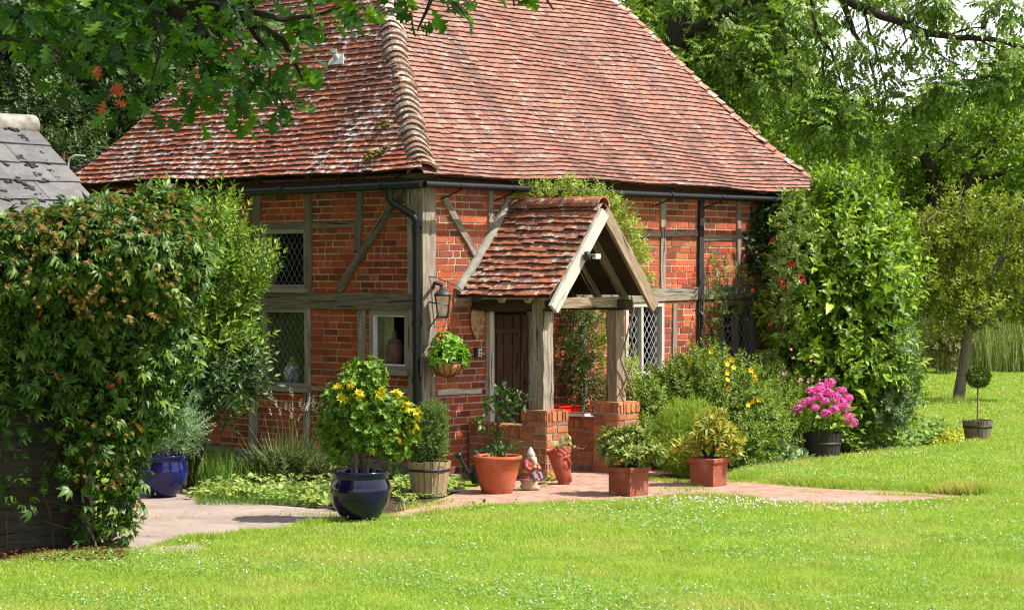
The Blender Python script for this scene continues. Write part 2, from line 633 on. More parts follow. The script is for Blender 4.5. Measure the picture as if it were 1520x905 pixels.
def blob_points(blobs, n, shell=0.55, lump=0.18, lf=7.0, seed=1):
    B = np.array(blobs, dtype=float)
    r = np.random.default_rng(seed)
    w = (B[:, 3] * B[:, 4] * B[:, 5]) ** (2 / 3)
    k = r.choice(len(B), n, p=w / w.sum())
    d = nrm(r.normal(size=(n, 3)))
    rad = shell + (1 - shell) * r.random(n) ** 0.6
    rad = rad * (1 + lump * noise3(d * 1.0 + B[k, :3], lf, seed + 5)) * (1 + 0.10 * r.random(n))
    pos = B[k, :3] + d * rad[:, None] * B[k, 3:6]
    return pos, nrm(d / B[k, 3:6])


TM_cache = {}


def t_leaf(w=0.5, fold=0.12, curl=0.15):
    return (np.array([(0, 0, 0), (w / 2, 0.45, fold), (0, 1, -curl), (-w / 2, 0.45, fold)], float), np.array([(0, 1, 2), (0, 2, 3)]))


def t_leaf6(w=0.5, fold=0.1, curl=0.2):
    V = [(0, 0, 0), (w * 0.42, 0.28, fold), (w * 0.46, 0.58, fold * 0.6), (0, 1, -curl), (-w * 0.46, 0.58, fold * 0.6), (-w * 0.42, 0.28, fold), (0, 0.5, 0.02)]
    return np.array(V, float), np.array([(0, 1, 6), (1, 2, 6), (2, 3, 6), (3, 4, 6), (4, 5, 6), (5, 0, 6)])


def frame(dirs, hint):
    y = nrm(dirs)
    x = np.cross(y, hint)
    bad = np.linalg.norm(x, axis=1) < 1e-3
    x[bad] = np.cross(y[bad], np.array([0.3, 0.9, 0.2]))
    x = nrm(x)
    return x, y, np.cross(x, y)


def scatter(tmpl, pos, dirs, hint, scale):
    V, T = tmpl
    x, y, z = frame(np.asarray(dirs, float), np.asarray(hint, float))
    n, m = len(pos), len(V)
    sc_ = np.broadcast_to(np.asarray(scale, float), (n,))[:, None, None]
    W = (V[None, :, 0, None] * x[:, None] + V[None, :, 1, None] * y[:, None] + V[None, :, 2, None] * z[:, None]) * sc_ + np.asarray(pos)[:, None]
    TT = T[None] + (np.arange(n) * m)[:, None, None]
    return W.reshape(-1, 3), TT.reshape(-1, T.shape[1])


def join(parts):
    Vs, Ts, o = [], [], 0
    for V, T in parts:
        Vs.append(V); Ts.append(T + o); o += len(V)
    return np.concatenate(Vs), np.concatenate(Ts)


def t_whorl(n=5, rise=0.5, w=0.5, leaf=None, layers=1):
    P_, D_, H_, S_ = [], [], [], []
    for L in range(layers):
        for i in range(n):
            a = 2 * math.pi * (i + 0.5 * L) / n + random.uniform(-0.15, 0.15)
            rr = rise + 0.5 * L
            P_.append((0, 0.25 * L, 0)); D_.append((math.sin(a), rr, math.cos(a))); H_.append((0, 1, 0.01)); S_.append(0.85 - 0.25 * L + random.uniform(-.1, .1))
    return scatter(leaf or t_leaf(w), np.array(P_, float), np.array(D_), np.array(H_, float) + 1e-3, np.array(S_))


def t_shoot(n=5, leaf=None, fwd=0.7, size=0.4, length=1.0, tip=True):
    P_, D_, S_, H_ = [], [], [], []
    for i in range(n):
        y = length * (i + 0.3) / n
        for s in (-1, 1):
            a = i * 1.57 + random.uniform(-.3, .3)
            P_.append((0, y, 0)); D_.append((s * math.cos(a), fwd + 0.2 * i / n, s * math.sin(a))); S_.append(size * (1 - 0.4 * i / n) * random.uniform(.8, 1.15)); H_.append((0.02, 1, 0.03))
    if tip:
        P_.append((0, length * 0.95, 0)); D_.append((0.1, 1, 0.05)); S_.append(size * 0.7); H_.append((0, 0.1, 1))
    return scatter(leaf or t_leaf(0.4), np.array(P_, float), np.array(D_, float), np.array(H_, float), np.array(S_))


def t_palmate(n=5, leaf=None, spread=1.35):
    P_, D_, S_, H_ = [], [], [], []
    for i in range(n):
        a = spread * (2 * i / (n - 1) - 1)
        P_.append((0, 0.1, 0)); D_.append((math.sin(a), math.cos(a), -0.35)); S_.append(0.95 - 0.25 * abs(a) / spread); H_.append((0, 0.2, 1))
    return scatter(leaf or t_leaf6(0.42), np.array(P_, float), np.array(D_, float), np.array(H_, float), np.array(S_))


def t_pinnate(n=4, leaf=None):
    P_, D_, S_, H_ = [], [], [], []
    for i in range(n):
        y = 0.2 + 0.65 * i / n
        for s in (-1, 1):
            P_.append((0, y, -0.1 * y)); D_.append((s, 0.55, -0.25)); S_.append(0.38); H_.append((0, 0.2, 1))
    P_.append((0, 0.8, -0.1)); D_.append((0, 1, -0.3)); S_.append(0.4); H_.append((0, 0.3, 1))
    return scatter(leaf or t_leaf(0.42), np.array(P_, float), np.array(D_, float), np.array(H_, float), np.array(S_))


def t_flower(n=5, cup=0.35, w=0.8):
    P_, D_, H_ = [], [], []
    for i in range(n):
        a = 2 * math.pi * i / n
        P_.append((0, 0, 0)); D_.append((math.sin(a), cup, math.cos(a))); H_.append((0, 1, 0.001))
    return scatter(t_leaf(w, 0.05, 0.1), np.array(P_, float), np.array(D_), np.array(H_, float), np.full(n, 0.5))


def oak_leaf():
    rows = [(0, .012), (.12, .025), (.17, .12), (.23, .15), (.27, .055), (.34, .11), (.42, .26), (.48, .24), (.50, .085), (.57, .13), (.66, .34), (.73, .33), (.75, .13), (.80, .15), (.86, .24), (.91, .22), (.95, .10), (1.0, .01)]
    V, T = [], []
    for (y, w) in rows:
        b = -0.25 * (y - 0.4) ** 2
        V += [(-w, y, b + 0.16 * w), (0, y, b - 0.02), (w, y + random.uniform(-.02, .02), b + 0.12 * w)]
    for i in range(len(rows) - 1):
        a = 3 * i
        T += [(a, a + 1, a + 4), (a, a + 4, a + 3), (a + 1, a + 2, a + 5), (a + 1, a + 5, a + 4)]
    return np.array(V, float), np.array(T)


def foliage(name, mats, parent, blobs, n, tmpl, size, out=0.8, up=0.5, rnd=0.7, shell=0.55, lump=0.18, lf=7.0, seed=1,
            var=0.35, hint_up=0.6, origin=(0, 0, 0), zmin=None, mi=None, drop=0.0):
    pos, o = blob_points(blobs, n, shell, lump, lf, seed)
    if zmin is not None:
        k = pos[:, 2] > zmin; pos, o = pos[k], o[k]
    r = np.random.default_rng(seed + 99)
    d = o * out + np.array([0, 0, up]) + r.normal(size=pos.shape) * rnd * 0.6
    h = o * 0.5 + np.array([0, 0, hint_up]) + r.normal(size=pos.shape) * 0.35
    s = size * (1 + var * (r.random(len(pos)) * 2 - 1))
    if isinstance(tmpl, list):
        k = r.integers(0, len(tmpl), len(pos))
        V, T = join([scatter(t, pos[k == i], d[k == i], h[k == i], s[k == i]) for i, t in enumerate(tmpl) if (k == i).any()])
    else:
        V, T = scatter(tmpl, pos, d, h, s)
    V = V - np.array(origin)
    return mesh_np(name, V, T, mats, parent)


def BP(px, py, d, rx, ry, rd=None):
    """blob at a photo position and depth, radii in photo pixels (rd = half depth in metres)"""
    c = P(px, py, d)
    a = rx / F * d; b = ry / F * d
    return (c.x, c.y, c.z, a, rd if rd else a, b)


def sub_blobs(blobs, k, size, seed, jitter=1.0):
    """break big volumes into clumps spread through their outer shell, so that crowns get gaps and an uneven outline"""
    pos, o = blob_points(blobs, k, 0.45, 0.25, 2.5, seed)
    r = np.random.default_rng(seed)
    s = size * (0.6 + 0.8 * r.random(k))
    return [(p[0], p[1], p[2], a * 1.15, a * 1.15, a * 0.8) for p, a in zip(pos, s)]


def wander(p0, p1, n, amp, seed=None):
    p0, p1 = Vector(p0), Vector(p1)
    L = (p1 - p0).length
    out = []
    off = Vector((0, 0, 0))
    for i in range(n + 1):
        k = i / n
        if 0 < i: off += Vector((random.gauss(0, 1), random.gauss(0, 1), random.gauss(0, 1))) * amp * L / n
        out.append(p0.lerp(p1, k) + off * (1 if i < n else 0.6))
    return out


def lerp_r(a, b, n):
    return [a + (b - a) * i / n for i in range(n + 1)]

# ------------------------------------------------------------------ ground, lawn, paths
def poly_px(pts):
    return np.array([tuple(G(x, y))[:2] for x, y in pts])


def inside(poly, x, y):
    c = np.zeros(x.shape, bool)
    j = len(poly) - 1
    for i in range(len(poly)):
        xi, yi = poly[i]; xj, yj = poly[j]
        k = ((yi > y) != (yj > y)) & (x < (xj - xi) * (y - yi) / (yj - yi + 1e-12) + xi)
        c ^= k
        j = i
    return c


LAWN_FRONT = poly_px([(-300, 905), (-300, 858), (0, 843), (60, 832), (120, 823), (200, 816), (265, 806), (330, 797), (400, 786), (490, 775), (560, 770), (610, 771), (650, 766),
                      (700, 757), (760, 750), (850, 746), (950, 741), (1050, 739), (1130, 745), (1250, 748), (1330, 747), (1400, 742), (1460, 738), (1560, 735), (1900, 734), (2300, 1000), (2300, 1100), (-600, 1100), (-600, 905)])
LAWN_BACK = poly_px([(1088, 704), (1130, 697), (1190, 690), (1275, 678), (1350, 670), (1410, 665), (1440, 657), (1400, 640), (1345, 620), (1330, 590), (1330, 557), (1900, 557), (1900, 738), (1460, 737), (1400, 733),
                     (1330, 728), (1250, 726), (1190, 722), (1130, 716), (1095, 713)])
PATH_CONC = poly_px([(120, 850), (150, 800), (190, 735), (230, 728), (290, 737), (380, 748), (500, 757), (580, 764), (592, 778), (490, 788), (330, 812), (180, 850)])
PATH_BRICK = poly_px([(580, 764), (640, 746), (690, 728), (745, 712), (780, 690), (850, 672), (900, 690), (960, 698), (1010, 713), (1095, 712), (1200, 722), (1300, 727), (1440, 735),
                      (1440, 748), (1300, 754), (1050, 750), (850, 754), (700, 766), (592, 780)])
BED_LEFT = poly_px([(180, 735), (215, 690), (290, 655), (630, 690), (690, 700), (690, 728), (640, 746), (580, 764), (500, 757), (380, 748), (290, 737), (230, 728)])
BED_RIGHT = poly_px([(900, 690), (870, 660), (1000, 630), (1150, 600), (1345, 600), (1400, 640), (1440, 657), (1410, 665), (1350, 670), (1275, 678), (1190, 690), (1130, 697), (1088, 704), (1090, 712), (1010, 713), (960, 698)])


def soft(poly, x, y, e=0.10):
    """0..1 cover with a softened edge"""
    s = np.zeros(x.shape)
    offs = [(0, 0), (e, 0), (-e, 0), (0, e), (0, -e), (.7 * e, .7 * e), (-.7 * e, .7 * e), (.7 * e, -.7 * e), (-.7 * e, -.7 * e)]
    for a, b in offs: s += inside(poly, x + a, y + b)
    return s / len(offs)


def ground_z(x, y):
    w = 0.012 * np.sin(x * 0.9 + 1) * np.cos(y * 0.7) + 0.008 * np.sin(x * 2.3 + y * 1.7)
    return GZ - 0.015 + soft(LAWN_FRONT, x, y) * (0.035 + w) + soft(LAWN_BACK, x, y) * (0.085 + w)


def ground_mat():
    s = Mat("turf")
    c = s.ramp(s.noise(2.2, 7), [(0.3, (0.12, 0.21, 0.020)), (0.55, (0.20, 0.31, 0.032)), (0.75, (0.30, 0.36, 0.055))])
    c = s.mul(c, 0.55, 1.2, s.noise(60, 5))
    s.color(c); s.rough(0.95, 0.1)
    s.bump(s.noise(90, 4), 0.8, 0.02)
    return s.m


M_turf = ground_mat()
xs = np.arange(-16, 18.01, 0.17)
ys = np.arange(9, 62.01, 0.17)
gx, gy = np.meshgrid(xs, ys)
gz = ground_z(gx, gy)
nx, ny = len(xs), len(ys)
idx = (np.arange(ny - 1)[:, None] * nx + np.arange(nx - 1)[None]).ravel()
lawn = mesh_np("lawn", np.stack([gx.ravel(), gy.ravel(), gz.ravel()], 1), np.stack([idx, idx + 1, idx + nx + 1, idx + nx], 1), M_turf, None, None, True)
tag(lawn, "mown bright green lawn around the cottage", "lawn", kind="structure")
gm = MB()
gm.add([(-700, -100, -0.26), (700, -100, -0.26), (700, 1200, -0.26), (-700, 1200, -0.26)], [(0, 1, 2, 3)])
tag(gm.build("ground", M_turf), "grassy ground reaching to the horizon", "ground", kind="structure")


def sheet(name, poly, z, mat, label, cat, thick=0.12):
    m = MB()
    n = len(poly)
    V = [(x, y, z) for x, y in poly] + [(x, y, z - thick) for x, y in poly]
    m.add(V, [tuple(range(n))] + [(i, i + n, (i + 1) % n + n, (i + 1) % n) for i in range(n)])
    return tag(m.build(name, mat), label, cat, kind="structure")


def concrete():
    s = Mat("worn_concrete")
    c = s.ramp(s.noise(1.6, 7), [(0.3, (0.25, 0.195, 0.165)), (0.6, (0.34, 0.275, 0.235)), (0.8, (0.38, 0.325, 0.28))])
    c = s.mul(c, 0.8, 1.15, s.noise(45, 6))
    c = s.mix(s.mask(s.noise(4, 6), 0.58, 0.72), c, s.mix(0.5, c, (0.12, 0.10, 0.07)))
    c = s.mix(s.mask(s.noise(1.1, 6, dist=1.5), 0.52, 0.66), c, s.mix(0.45, c, (0.16, 0.13, 0.10)))
    s.color(c); s.rough(0.9, 0.2)
    s.bump(s.noise(120, 4), 0.3, 0.003)
    return s.m


def paving():
    s = Mat("brick_paving")
    b = s.node('ShaderNodeTexBrick')
    b.inputs['Scale'].default_value = 1.0
    b.inputs['Brick Width'].default_value = 0.215
    b.inputs['Row Height'].default_value = 0.105
    b.inputs['Mortar Size'].default_value = 0.011
    b.inputs['Color1'].default_value = (0.37, 0.185, 0.135, 1)
    b.inputs['Color2'].default_value = (0.44, 0.26, 0.20, 1)
    b.inputs['Mortar'].default_value = (0.20, 0.165, 0.115, 1)
    mp = s.node('ShaderNodeMapping')
    mp.inputs['Rotation'].default_value = (0, 0, R(47.9))
    s.l.new(s.coord('Object'), mp.inputs['Vector'])
    s.l.new(mp.outputs['Vector'], b.inputs['Vector'])
    c = s.mul(b.outputs['Color'], 0.78, 1.2, s.noise(6, 7))
    c = s.mix(s.mask(s.noise(1.3, 6), 0.5, 0.7), c, s.mix(0.6, c, (0.33, 0.27, 0.21)))
    s.color(c); s.rough(0.92, 0.15)
    s.bump(b.outputs['Fac'], -0.4, 0.004)
    return s.m


sheet("concrete_path", PATH_CONC, GZ + 0.003, concrete(), "pale worn concrete path left of the blue pots", "path")
sheet("brick_path", PATH_BRICK, GZ + 0.008, paving(), "pinkish brick paving curving past the porch", "path")
M_bedsoil = plain("bed_soil", (0.055, 0.042, 0.026), 0.95, 0.1, 0.4, 14, 0.8)
sheet("flower_bed", BED_LEFT, GZ - 0.004, M_bedsoil, "planted bed along the shaded cottage wall", "flower bed")
sheet("flower_bed", BED_RIGHT, GZ - 0.001, M_bedsoil, "planted bed along the sunny cottage wall", "flower bed")

# ------------------------------------------------------------------ the cottage
LX, LY, EAVE = 7.22, 5.80, 3.0
cot = thing("cottage", "half timbered red brick cottage with a steep clay tiled hipped roof", "cottage", CO, CA)


def wall_pt(side, a, z, out):
    return (a, -out, z) if side == 'F' else (-out, a, z)


def wbox(mb, side, a0, a1, z0, z1, o0, o1, mat=0, jit=0.0):
    p, q = wall_pt(side, a0, z0, o0), wall_pt(side, a1, z1, o1)
    mb.box(tuple(min(i, j) for i, j in zip(p, q)), tuple(max(i, j) for i, j in zip(p, q)), mat, jit)


def lay_bricks(mb, side, a0, a1, z0, z1, holes, mat=0, course=0.0755, bl=0.215, joint=0.0095, proud=(0.004, 0.010), base=0.0, fn=None):
    z = z0
    k = 0
    put = fn or (lambda a, z, o: wall_pt(side, a, z, o))
    while z < z1 - 0.02:
        zt = min(z + course - joint, z1)
        zm = (z + zt) / 2
        spans = [(a0, a1)]
        for (h0, h1, y0, y1) in holes:
            if y0 < zm < y1:
                new = []
                for s, e in spans:
                    if h1 <= s or h0 >= e: new.append((s, e)); continue
                    if h0 > s: new.append((s, h0))
                    if h1 < e: new.append((h1, e))
                spans = new
        for s, e in spans:
            a = s - random.uniform(0, bl) * (0.2 if k % 2 else 1)
            wav = random.uniform(-0.002, 0.002)
            while a < e - 0.02:
                L = bl if random.random() < 0.72 else bl * 0.48
                p, q = max(a, s) + 0.003, min(a + L, e - 0.002)
                if q - p > 0.015:
                    o = base + random.uniform(*proud) - (random.uniform(.002, .004) if random.random() < .05 else 0)
                    j = lambda: random.uniform(-0.0025, 0.0025)
                    c = 0.003
                    f = [put(p + j(), z + j() + wav, o - 0.02), put(q + j(), z + j() + wav, o - 0.02), put(q + j(), zt + j() + wav, o - 0.02), put(p + j(), zt + j() + wav, o - 0.02)]
                    r = [put(p + c + j(), z + c + j() + wav, o + j() * .5), put(q - c + j(), z + c + j() + wav, o + j() * .5), put(q - c + j(), zt - c + j() + wav, o + j() * .5), put(p + c + j(), zt - c + j() + wav, o + j() * .5)]
                    mb.add(f + r, [(4, 5, 6, 7), (0, 1, 5, 4), (1, 2, 6, 5), (2, 3, 7, 6), (3, 0, 4, 7)], mat)
                a += L + joint
        z += course
        k += 1


def backing(mb, side, a0, a1, z0, z1, holes, mat, out0=-0.20, out1=0.0):
    A = sorted({a0, a1, *[min(max(h[i], a0), a1) for h in holes for i in (0, 1)]})
    Z = sorted({z0, z1, *[min(max(h[i], z0), z1) for h in holes for i in (2, 3)]})
    for i in range(len(A) - 1):
        for j in range(len(Z) - 1):
            am, zm = (A[i] + A[i + 1]) / 2, (Z[j] + Z[j + 1]) / 2
            if any(h[0] < am < h[1] and h[2] < zm < h[3] for h in holes): continue
            wbox(mb, side, A[i], A[i + 1], Z[j], Z[j + 1], out0, out1, mat)


def rectL(x0, x1, y0, y1):
    (a, z0), (b, z1) = LW(x1, y1), LW(x0, y0)
    return a, b, LW((x0 + x1) / 2, y1)[1], LW((x0 + x1) / 2, y0)[1]


def rectF(x0, x1, y0, y1):
    return RW(x0, y0)[0], RW(x1, y0)[0], RW((x0 + x1) / 2, y1)[1], RW((x0 + x1) / 2, y0)[1]


W_up = rectL(391, 456, 341, 427)
W_low = rectL(328, 459, 457, 571)
W_jar = rectL(549, 607, 461, 548)
W_f1 = rectF(928, 985, 449, 556)
W_f2 = rectF(1068, 1121, 446, 545)
DOOR = (0.985, 1.80, -0.12, 1.66)
holes_L = [W_up, W_low, W_jar]
holes_F = [W_f1, W_f2, DOOR]

w = MB()
backing(w, 'L', 0.0, LY, -0.05, EAVE + 0.12, holes_L, 0)
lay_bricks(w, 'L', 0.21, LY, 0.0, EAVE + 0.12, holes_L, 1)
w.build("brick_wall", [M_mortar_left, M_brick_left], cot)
w = MB()
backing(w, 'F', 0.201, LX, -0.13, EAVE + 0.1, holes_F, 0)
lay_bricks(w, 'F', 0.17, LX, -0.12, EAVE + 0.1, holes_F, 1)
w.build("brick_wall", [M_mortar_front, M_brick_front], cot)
w = MB()   # the two walls turned away, floor and ceiling
w.box((LX - 0.2, 0.001, -0.15), (LX, LY, EAVE + 0.1), 0)
w.box((0.001, LY - 0.2, -0.15), (LX - 0.201, LY - 0.001, EAVE + 0.1), 0)
w.build("rear_wall", M_brick_front, cot)
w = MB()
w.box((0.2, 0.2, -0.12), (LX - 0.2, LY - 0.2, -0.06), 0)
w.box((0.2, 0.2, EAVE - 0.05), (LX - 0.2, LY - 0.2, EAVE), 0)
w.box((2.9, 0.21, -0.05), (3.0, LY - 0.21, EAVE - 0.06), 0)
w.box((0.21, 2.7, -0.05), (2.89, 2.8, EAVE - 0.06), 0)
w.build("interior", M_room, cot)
w = MB()
for i in range(26):
    a = i * 0.215
    w.box((-0.075 - random.uniform(0, 0.03), a + 0.004, -0.34), (0.02, a + 0.208, -0.075 + random.uniform(-0.01, 0.008)), 0, 0.006)
for i in range(4):
    a = -0.05 + i * 0.26
    w.box((a, -0.09 - random.uniform(0, .03), -0.34), (a + 0.25, 0.02, -0.125), 0, 0.006)
w.build("stone_plinth", M_stone, cot)


# --- timbers, each a part of its own
def timber(name, side, p, q, wpx, mat, depth=0.07, out=0.012, jit=0.004, bow=0.0, taper=1.0):
    f = LW if side == 'L' else RW
    (a0, z0), (a1, z1) = f(*p), f(*q)
    d = 23.4 + 0.7 * abs(a0 + a1) / 2
    w_ = 0.9 * wpx / F * d / (0.70 if abs(a1 - a0) < abs(z1 - z0) * 0.35 else 1.0 if abs(z1 - z0) < 0.3 * abs(a1 - a0) else 0.86)
    m = MB()
    o = out + random.uniform(-0.002, 0.004)
    n = (0, -1, 0) if side == 'F' else (-1, 0, 0)
    m.beam(wall_pt(side, a0, z0, o - depth / 2 + 0.012), wall_pt(side, a1, z1, o - depth / 2 + 0.012), w_, depth, n, 9, jit, 0, taper, bow)
    return m.build(name, mat, cot)


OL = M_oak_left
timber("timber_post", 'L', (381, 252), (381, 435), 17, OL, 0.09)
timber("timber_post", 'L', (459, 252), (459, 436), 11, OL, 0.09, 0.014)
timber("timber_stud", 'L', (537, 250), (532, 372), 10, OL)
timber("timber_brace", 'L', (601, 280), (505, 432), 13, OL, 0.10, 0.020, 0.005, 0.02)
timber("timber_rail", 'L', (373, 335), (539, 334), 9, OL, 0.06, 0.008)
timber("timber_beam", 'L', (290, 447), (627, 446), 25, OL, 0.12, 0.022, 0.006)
timber("timber_stud", 'L', (458, 457), (458, 574), 9, M_oak, 0.08, 0.010)
timber("timber_stud", 'L', (538, 457), (538, 576), 11, M_oak, 0.08, 0.010)
timber("timber_rail", 'L', (463, 576), (627, 580), 8, M_oak, 0.06, 0.008)
timber("timber_stud", 'L', (377, 578), (377, 672), 16, M_oak, 0.08, 0.010)
timber("timber_stud", 'L', (457, 580), (457, 684), 10, M_oak, 0.08, 0.010)
timber("timber_stud", 'L', (300, 575), (300, 668), 11, M_oak, 0.08, 0.010)
timber("timber_rail", 'L', (230, 576), (330, 575), 9, M_oak, 0.06, 0.008)
timber("sill_beam", 'L', (180, 655), (628, 694), 12, M_oak, 0.10, 0.024, 0.005)
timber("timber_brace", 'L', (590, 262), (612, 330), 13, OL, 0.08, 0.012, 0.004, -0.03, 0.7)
# corner post, seen from both sides
m = MB()
m.beam((0.075, 0.095, -0.06), (0.075, 0.095, 1.2), 0.22, 0.20, (1, 0, 0), 7, 0.004)
m.beam((0.075, 0.095, 1.2), (0.075, 0.095, EAVE + 0.05), 0.22, 0.20, (1, 0, 0), 8, 0.004, 0, 1.08)
m.build("corner_post", M_oak, cot)
timber("timber_brace", 'F', (656, 292), (703, 377), 10, M_oak, 0.10, 0.022, 0.004)
timber("timber_stud", 'F', (727, 272), (727, 392), 9, M_oak)
timber("timber_stud", 'F', (983, 285), (982, 428), 9, M_oak)
timber("timber_post", 'F', (1039, 285), (1036, 525), 9, M_oak_black, 0.10, 0.026, 0.005)
timber("timber_stud", 'F', (1095, 290), (1095, 440), 7, M_oak)
timber("timber_rail", 'F', (944, 347), (1034, 347), 8, M_oak, 0.06, 0.008)
timber("timber_rail", 'F', (1043, 353), (1150, 353), 7, M_oak, 0.06, 0.008)
timber("timber_beam", 'F', (815, 444), (1165, 430), 21, M_oak, 0.12, 0.020, 0.006)
timber("timber_rail", 'F', (648, 582), (713, 579), 9, M_oak_white, 0.06, 0.008)
timber("timber_stud", 'F', (1000, 450), (1000, 575), 7, M_oak)
timber("timber_post", 'F', (865, 450), (865, 640), 9, M_oak)
timber("timber_beam", 'F', (672, 448), (722, 447), 15, M_oak_tan, 0.10, 0.016)


# --- windows
def window(side, rect, lights, m_frame, m_came, lattice=True, fw=0.045, sill=True, dx=0.088, dz=0.125, white=None, opened=None):
    a0, a1, z0, z1 = rect
    fr = MB()
    o0, o1 = -0.09, 0.014
    wbox(fr, side, a0, a1, z1 - fw, z1, o0, o1, 0, 0.002)
    wbox(fr, side, a0, a1, z0, z0 + fw * 0.8, o0, o1, 0, 0.002)
    wbox(fr, side, a0, a0 + fw, z0 + fw * 0.8, z1 - fw, o0, o1, 0, 0.002)
    wbox(fr, side, a1 - fw, a1, z0 + fw * 0.8, z1 - fw, o0, o1, 0, 0.002)
    W = (a1 - a0 - 2 * fw)
    cells = []
    lo = a0 + fw
    for i, k in enumerate(lights):
        hi = lo + W * k
        c0 = lo if i == 0 else lo + 0.02
        c1 = hi if i == len(lights) - 1 else hi - 0.02
        cells.append((c0, c1))
        if i < len(lights) - 1: wbox(fr, side, hi - 0.02, hi + 0.02, z0 + fw * 0.8, z1 - fw, o0, o1 - 0.003, 0, 0.002)
        lo = hi
    f = fr.build("window", m_frame, cot)
    if sill:
        s = MB()
        wbox(s, side, a0 - 0.05, a1 + 0.05, z0 - 0.055, z0 - 0.001, -0.09, 0.085, 0, 0.004)
        s.build("sill", m_frame, f)
    for (c0, c1) in cells:
        y0, y1 = z0 + fw * 0.8, z1 - fw
        if white is not None:
            s = MB()
            t = 0.016
            wbox(s, side, c0, c1, y1 - t, y1, -0.06, 0.0, 0); wbox(s, side, c0, c1, y0, y0 + t, -0.06, 0.0, 0)
            wbox(s, side, c0, c0 + t, y0 + t, y1 - t, -0.06, 0.0, 0); wbox(s, side, c1 - t, c1, y0 + t, y1 - t, -0.06, 0.0, 0)
            s.build("casement", white, f)
            c0 += t; c1 -= t; y0 += t; y1 -= t
        g = MB()
        g.add([wall_pt(side, c0, y0, -0.045), wall_pt(side, c1, y0, -0.045), wall_pt(side, c1, y1, -0.045), wall_pt(side, c0, y1, -0.045)], [(0, 1, 2, 3)], 0)
        if lattice:
            for sgn in (-1, 1):
                i0 = -40
                for i in range(-40, 60):
                    # line: (a-c0)/dx - sgn*(z-y0)/dz = i
                    pts = []
                    for (aa, zz) in ((c0, None), (c1, None), (None, y0), (None, y1)):
                        if aa is not None: zz = y0 + sgn * ((aa - c0) / dx - i - 0.37) * dz
                        else: aa = c0 + dx * (i + 0.37 + sgn * (zz - y0) / dz)
                        if c0 - 1e-6 <= aa <= c1 + 1e-6 and y0 - 1e-6 <= zz <= y1 + 1e-6: pts.append((aa, zz))
                    pts = sorted(set((round(p[0], 4), round(p[1], 4)) for p in pts))
                    if len(pts) >= 2 and (abs(pts[0][0] - pts[-1][0]) > 0.02):
                        p, q = pts[0], pts[-1]
                        n = (0, -1, 0) if side == 'F' else (-1, 0, 0)
                        g.beam(wall_pt(side, *p, -0.038 + 0.0015 * sgn), wall_pt(side, *q, -0.038 + 0.0015 * sgn), 0.0052, 0.005, n, 1, 0.0, 1)
        g.build("pane", [M_glass, m_came], f)
    return f


window('L', W_up, [1], M_oak, M_lead)
window('L', W_low, [0.5, 0.5], M_oak, M_lead)
window('L', W_jar, [1], M_oak, M_lead, False, 0.05, True, white=M_white)
window('F', W_f1, [0.42, 0.58], M_oak_white, M_lead_sunlit, True, 0.05)
window('F', W_f2, [0.5, 0.5], M_oak, M_lead_sunlit, True, 0.06)

# --- door
m = MB()
x = DOOR[0] + 0.06
widths = [0.135, 0.12, 0.145, 0.13, 0.14]
for wd in widths:
    m.beam((x + wd / 2, 0.035, -0.08), (x + wd / 2, 0.035, 1.58), wd - 0.012, 0.045, (0, -1, 0), 6, 0.0015)
    x += wd
for xx in (DOOR[0] + 0.06 + 0.135, DOOR[0] + 0.06 + 0.255, DOOR[0] + 0.06 + 0.40, DOOR[0] + 0.06 + 0.53):
    m.beam((xx, 0.01, -0.08), (xx, 0.01, 1.58), 0.022, 0.02, (0, -1, 0), 4, 0.001)
m.box((DOOR[0] + 0.05, 0.07, -0.1), (DOOR[1] - 0.05, 0.10, 1.6))
door = m.build("door", M_door, cot)
m = MB()
m.box((DOOR[0] + 0.10, -0.012, 1.385), (DOOR[0] + 0.55, 0.0, 1.43))
for k in range(3): m.ell((DOOR[0] + 0.55 - k * 0.02, -0.006, 1.40 + (k - 1) * 0.03), (0.022, 0.006, 0.022))
m.build("strap_hinge", M_oak_dark, door)
m = MB(); m.box((DOOR[0] + 0.10, -0.012, 0.25), (DOOR[0] + 0.55, 0.0, 0.295)); m.build("strap_hinge", M_oak_dark, door)
m = MB()
m.ell((DOOR[1] - 0.16, -0.03, 0.82), (0.03, 0.02, 0.03)); m.tube([(DOOR[1] - 0.16, 0.0, 0.82), (DOOR[1] - 0.16, -0.03, 0.82)], 0.012)
m.build("handle", M_iron, door)
for (a, b, nm, mt) in (((DOOR[0] + 0.03, 0.0, -0.14), (DOOR[0] + 0.03, 0.0, 1.62), "door_post", M_oak_white), ((DOOR[1] - 0.03, 0.0, -0.14), (DOOR[1] - 0.03, 0.0, 1.62), "door_post", M_oak_white),
                       ((DOOR[0] - 0.05, 0.0, 1.665), (DOOR[1] + 0.05, 0.0, 1.665), "door_lintel", M_oak_dark)):
    m = MB(); m.beam(a, b, 0.075 if nm == "door_post" else 0.09, 0.14, (0, -1, 0), 6, 0.003); m.build(nm, mt, cot)


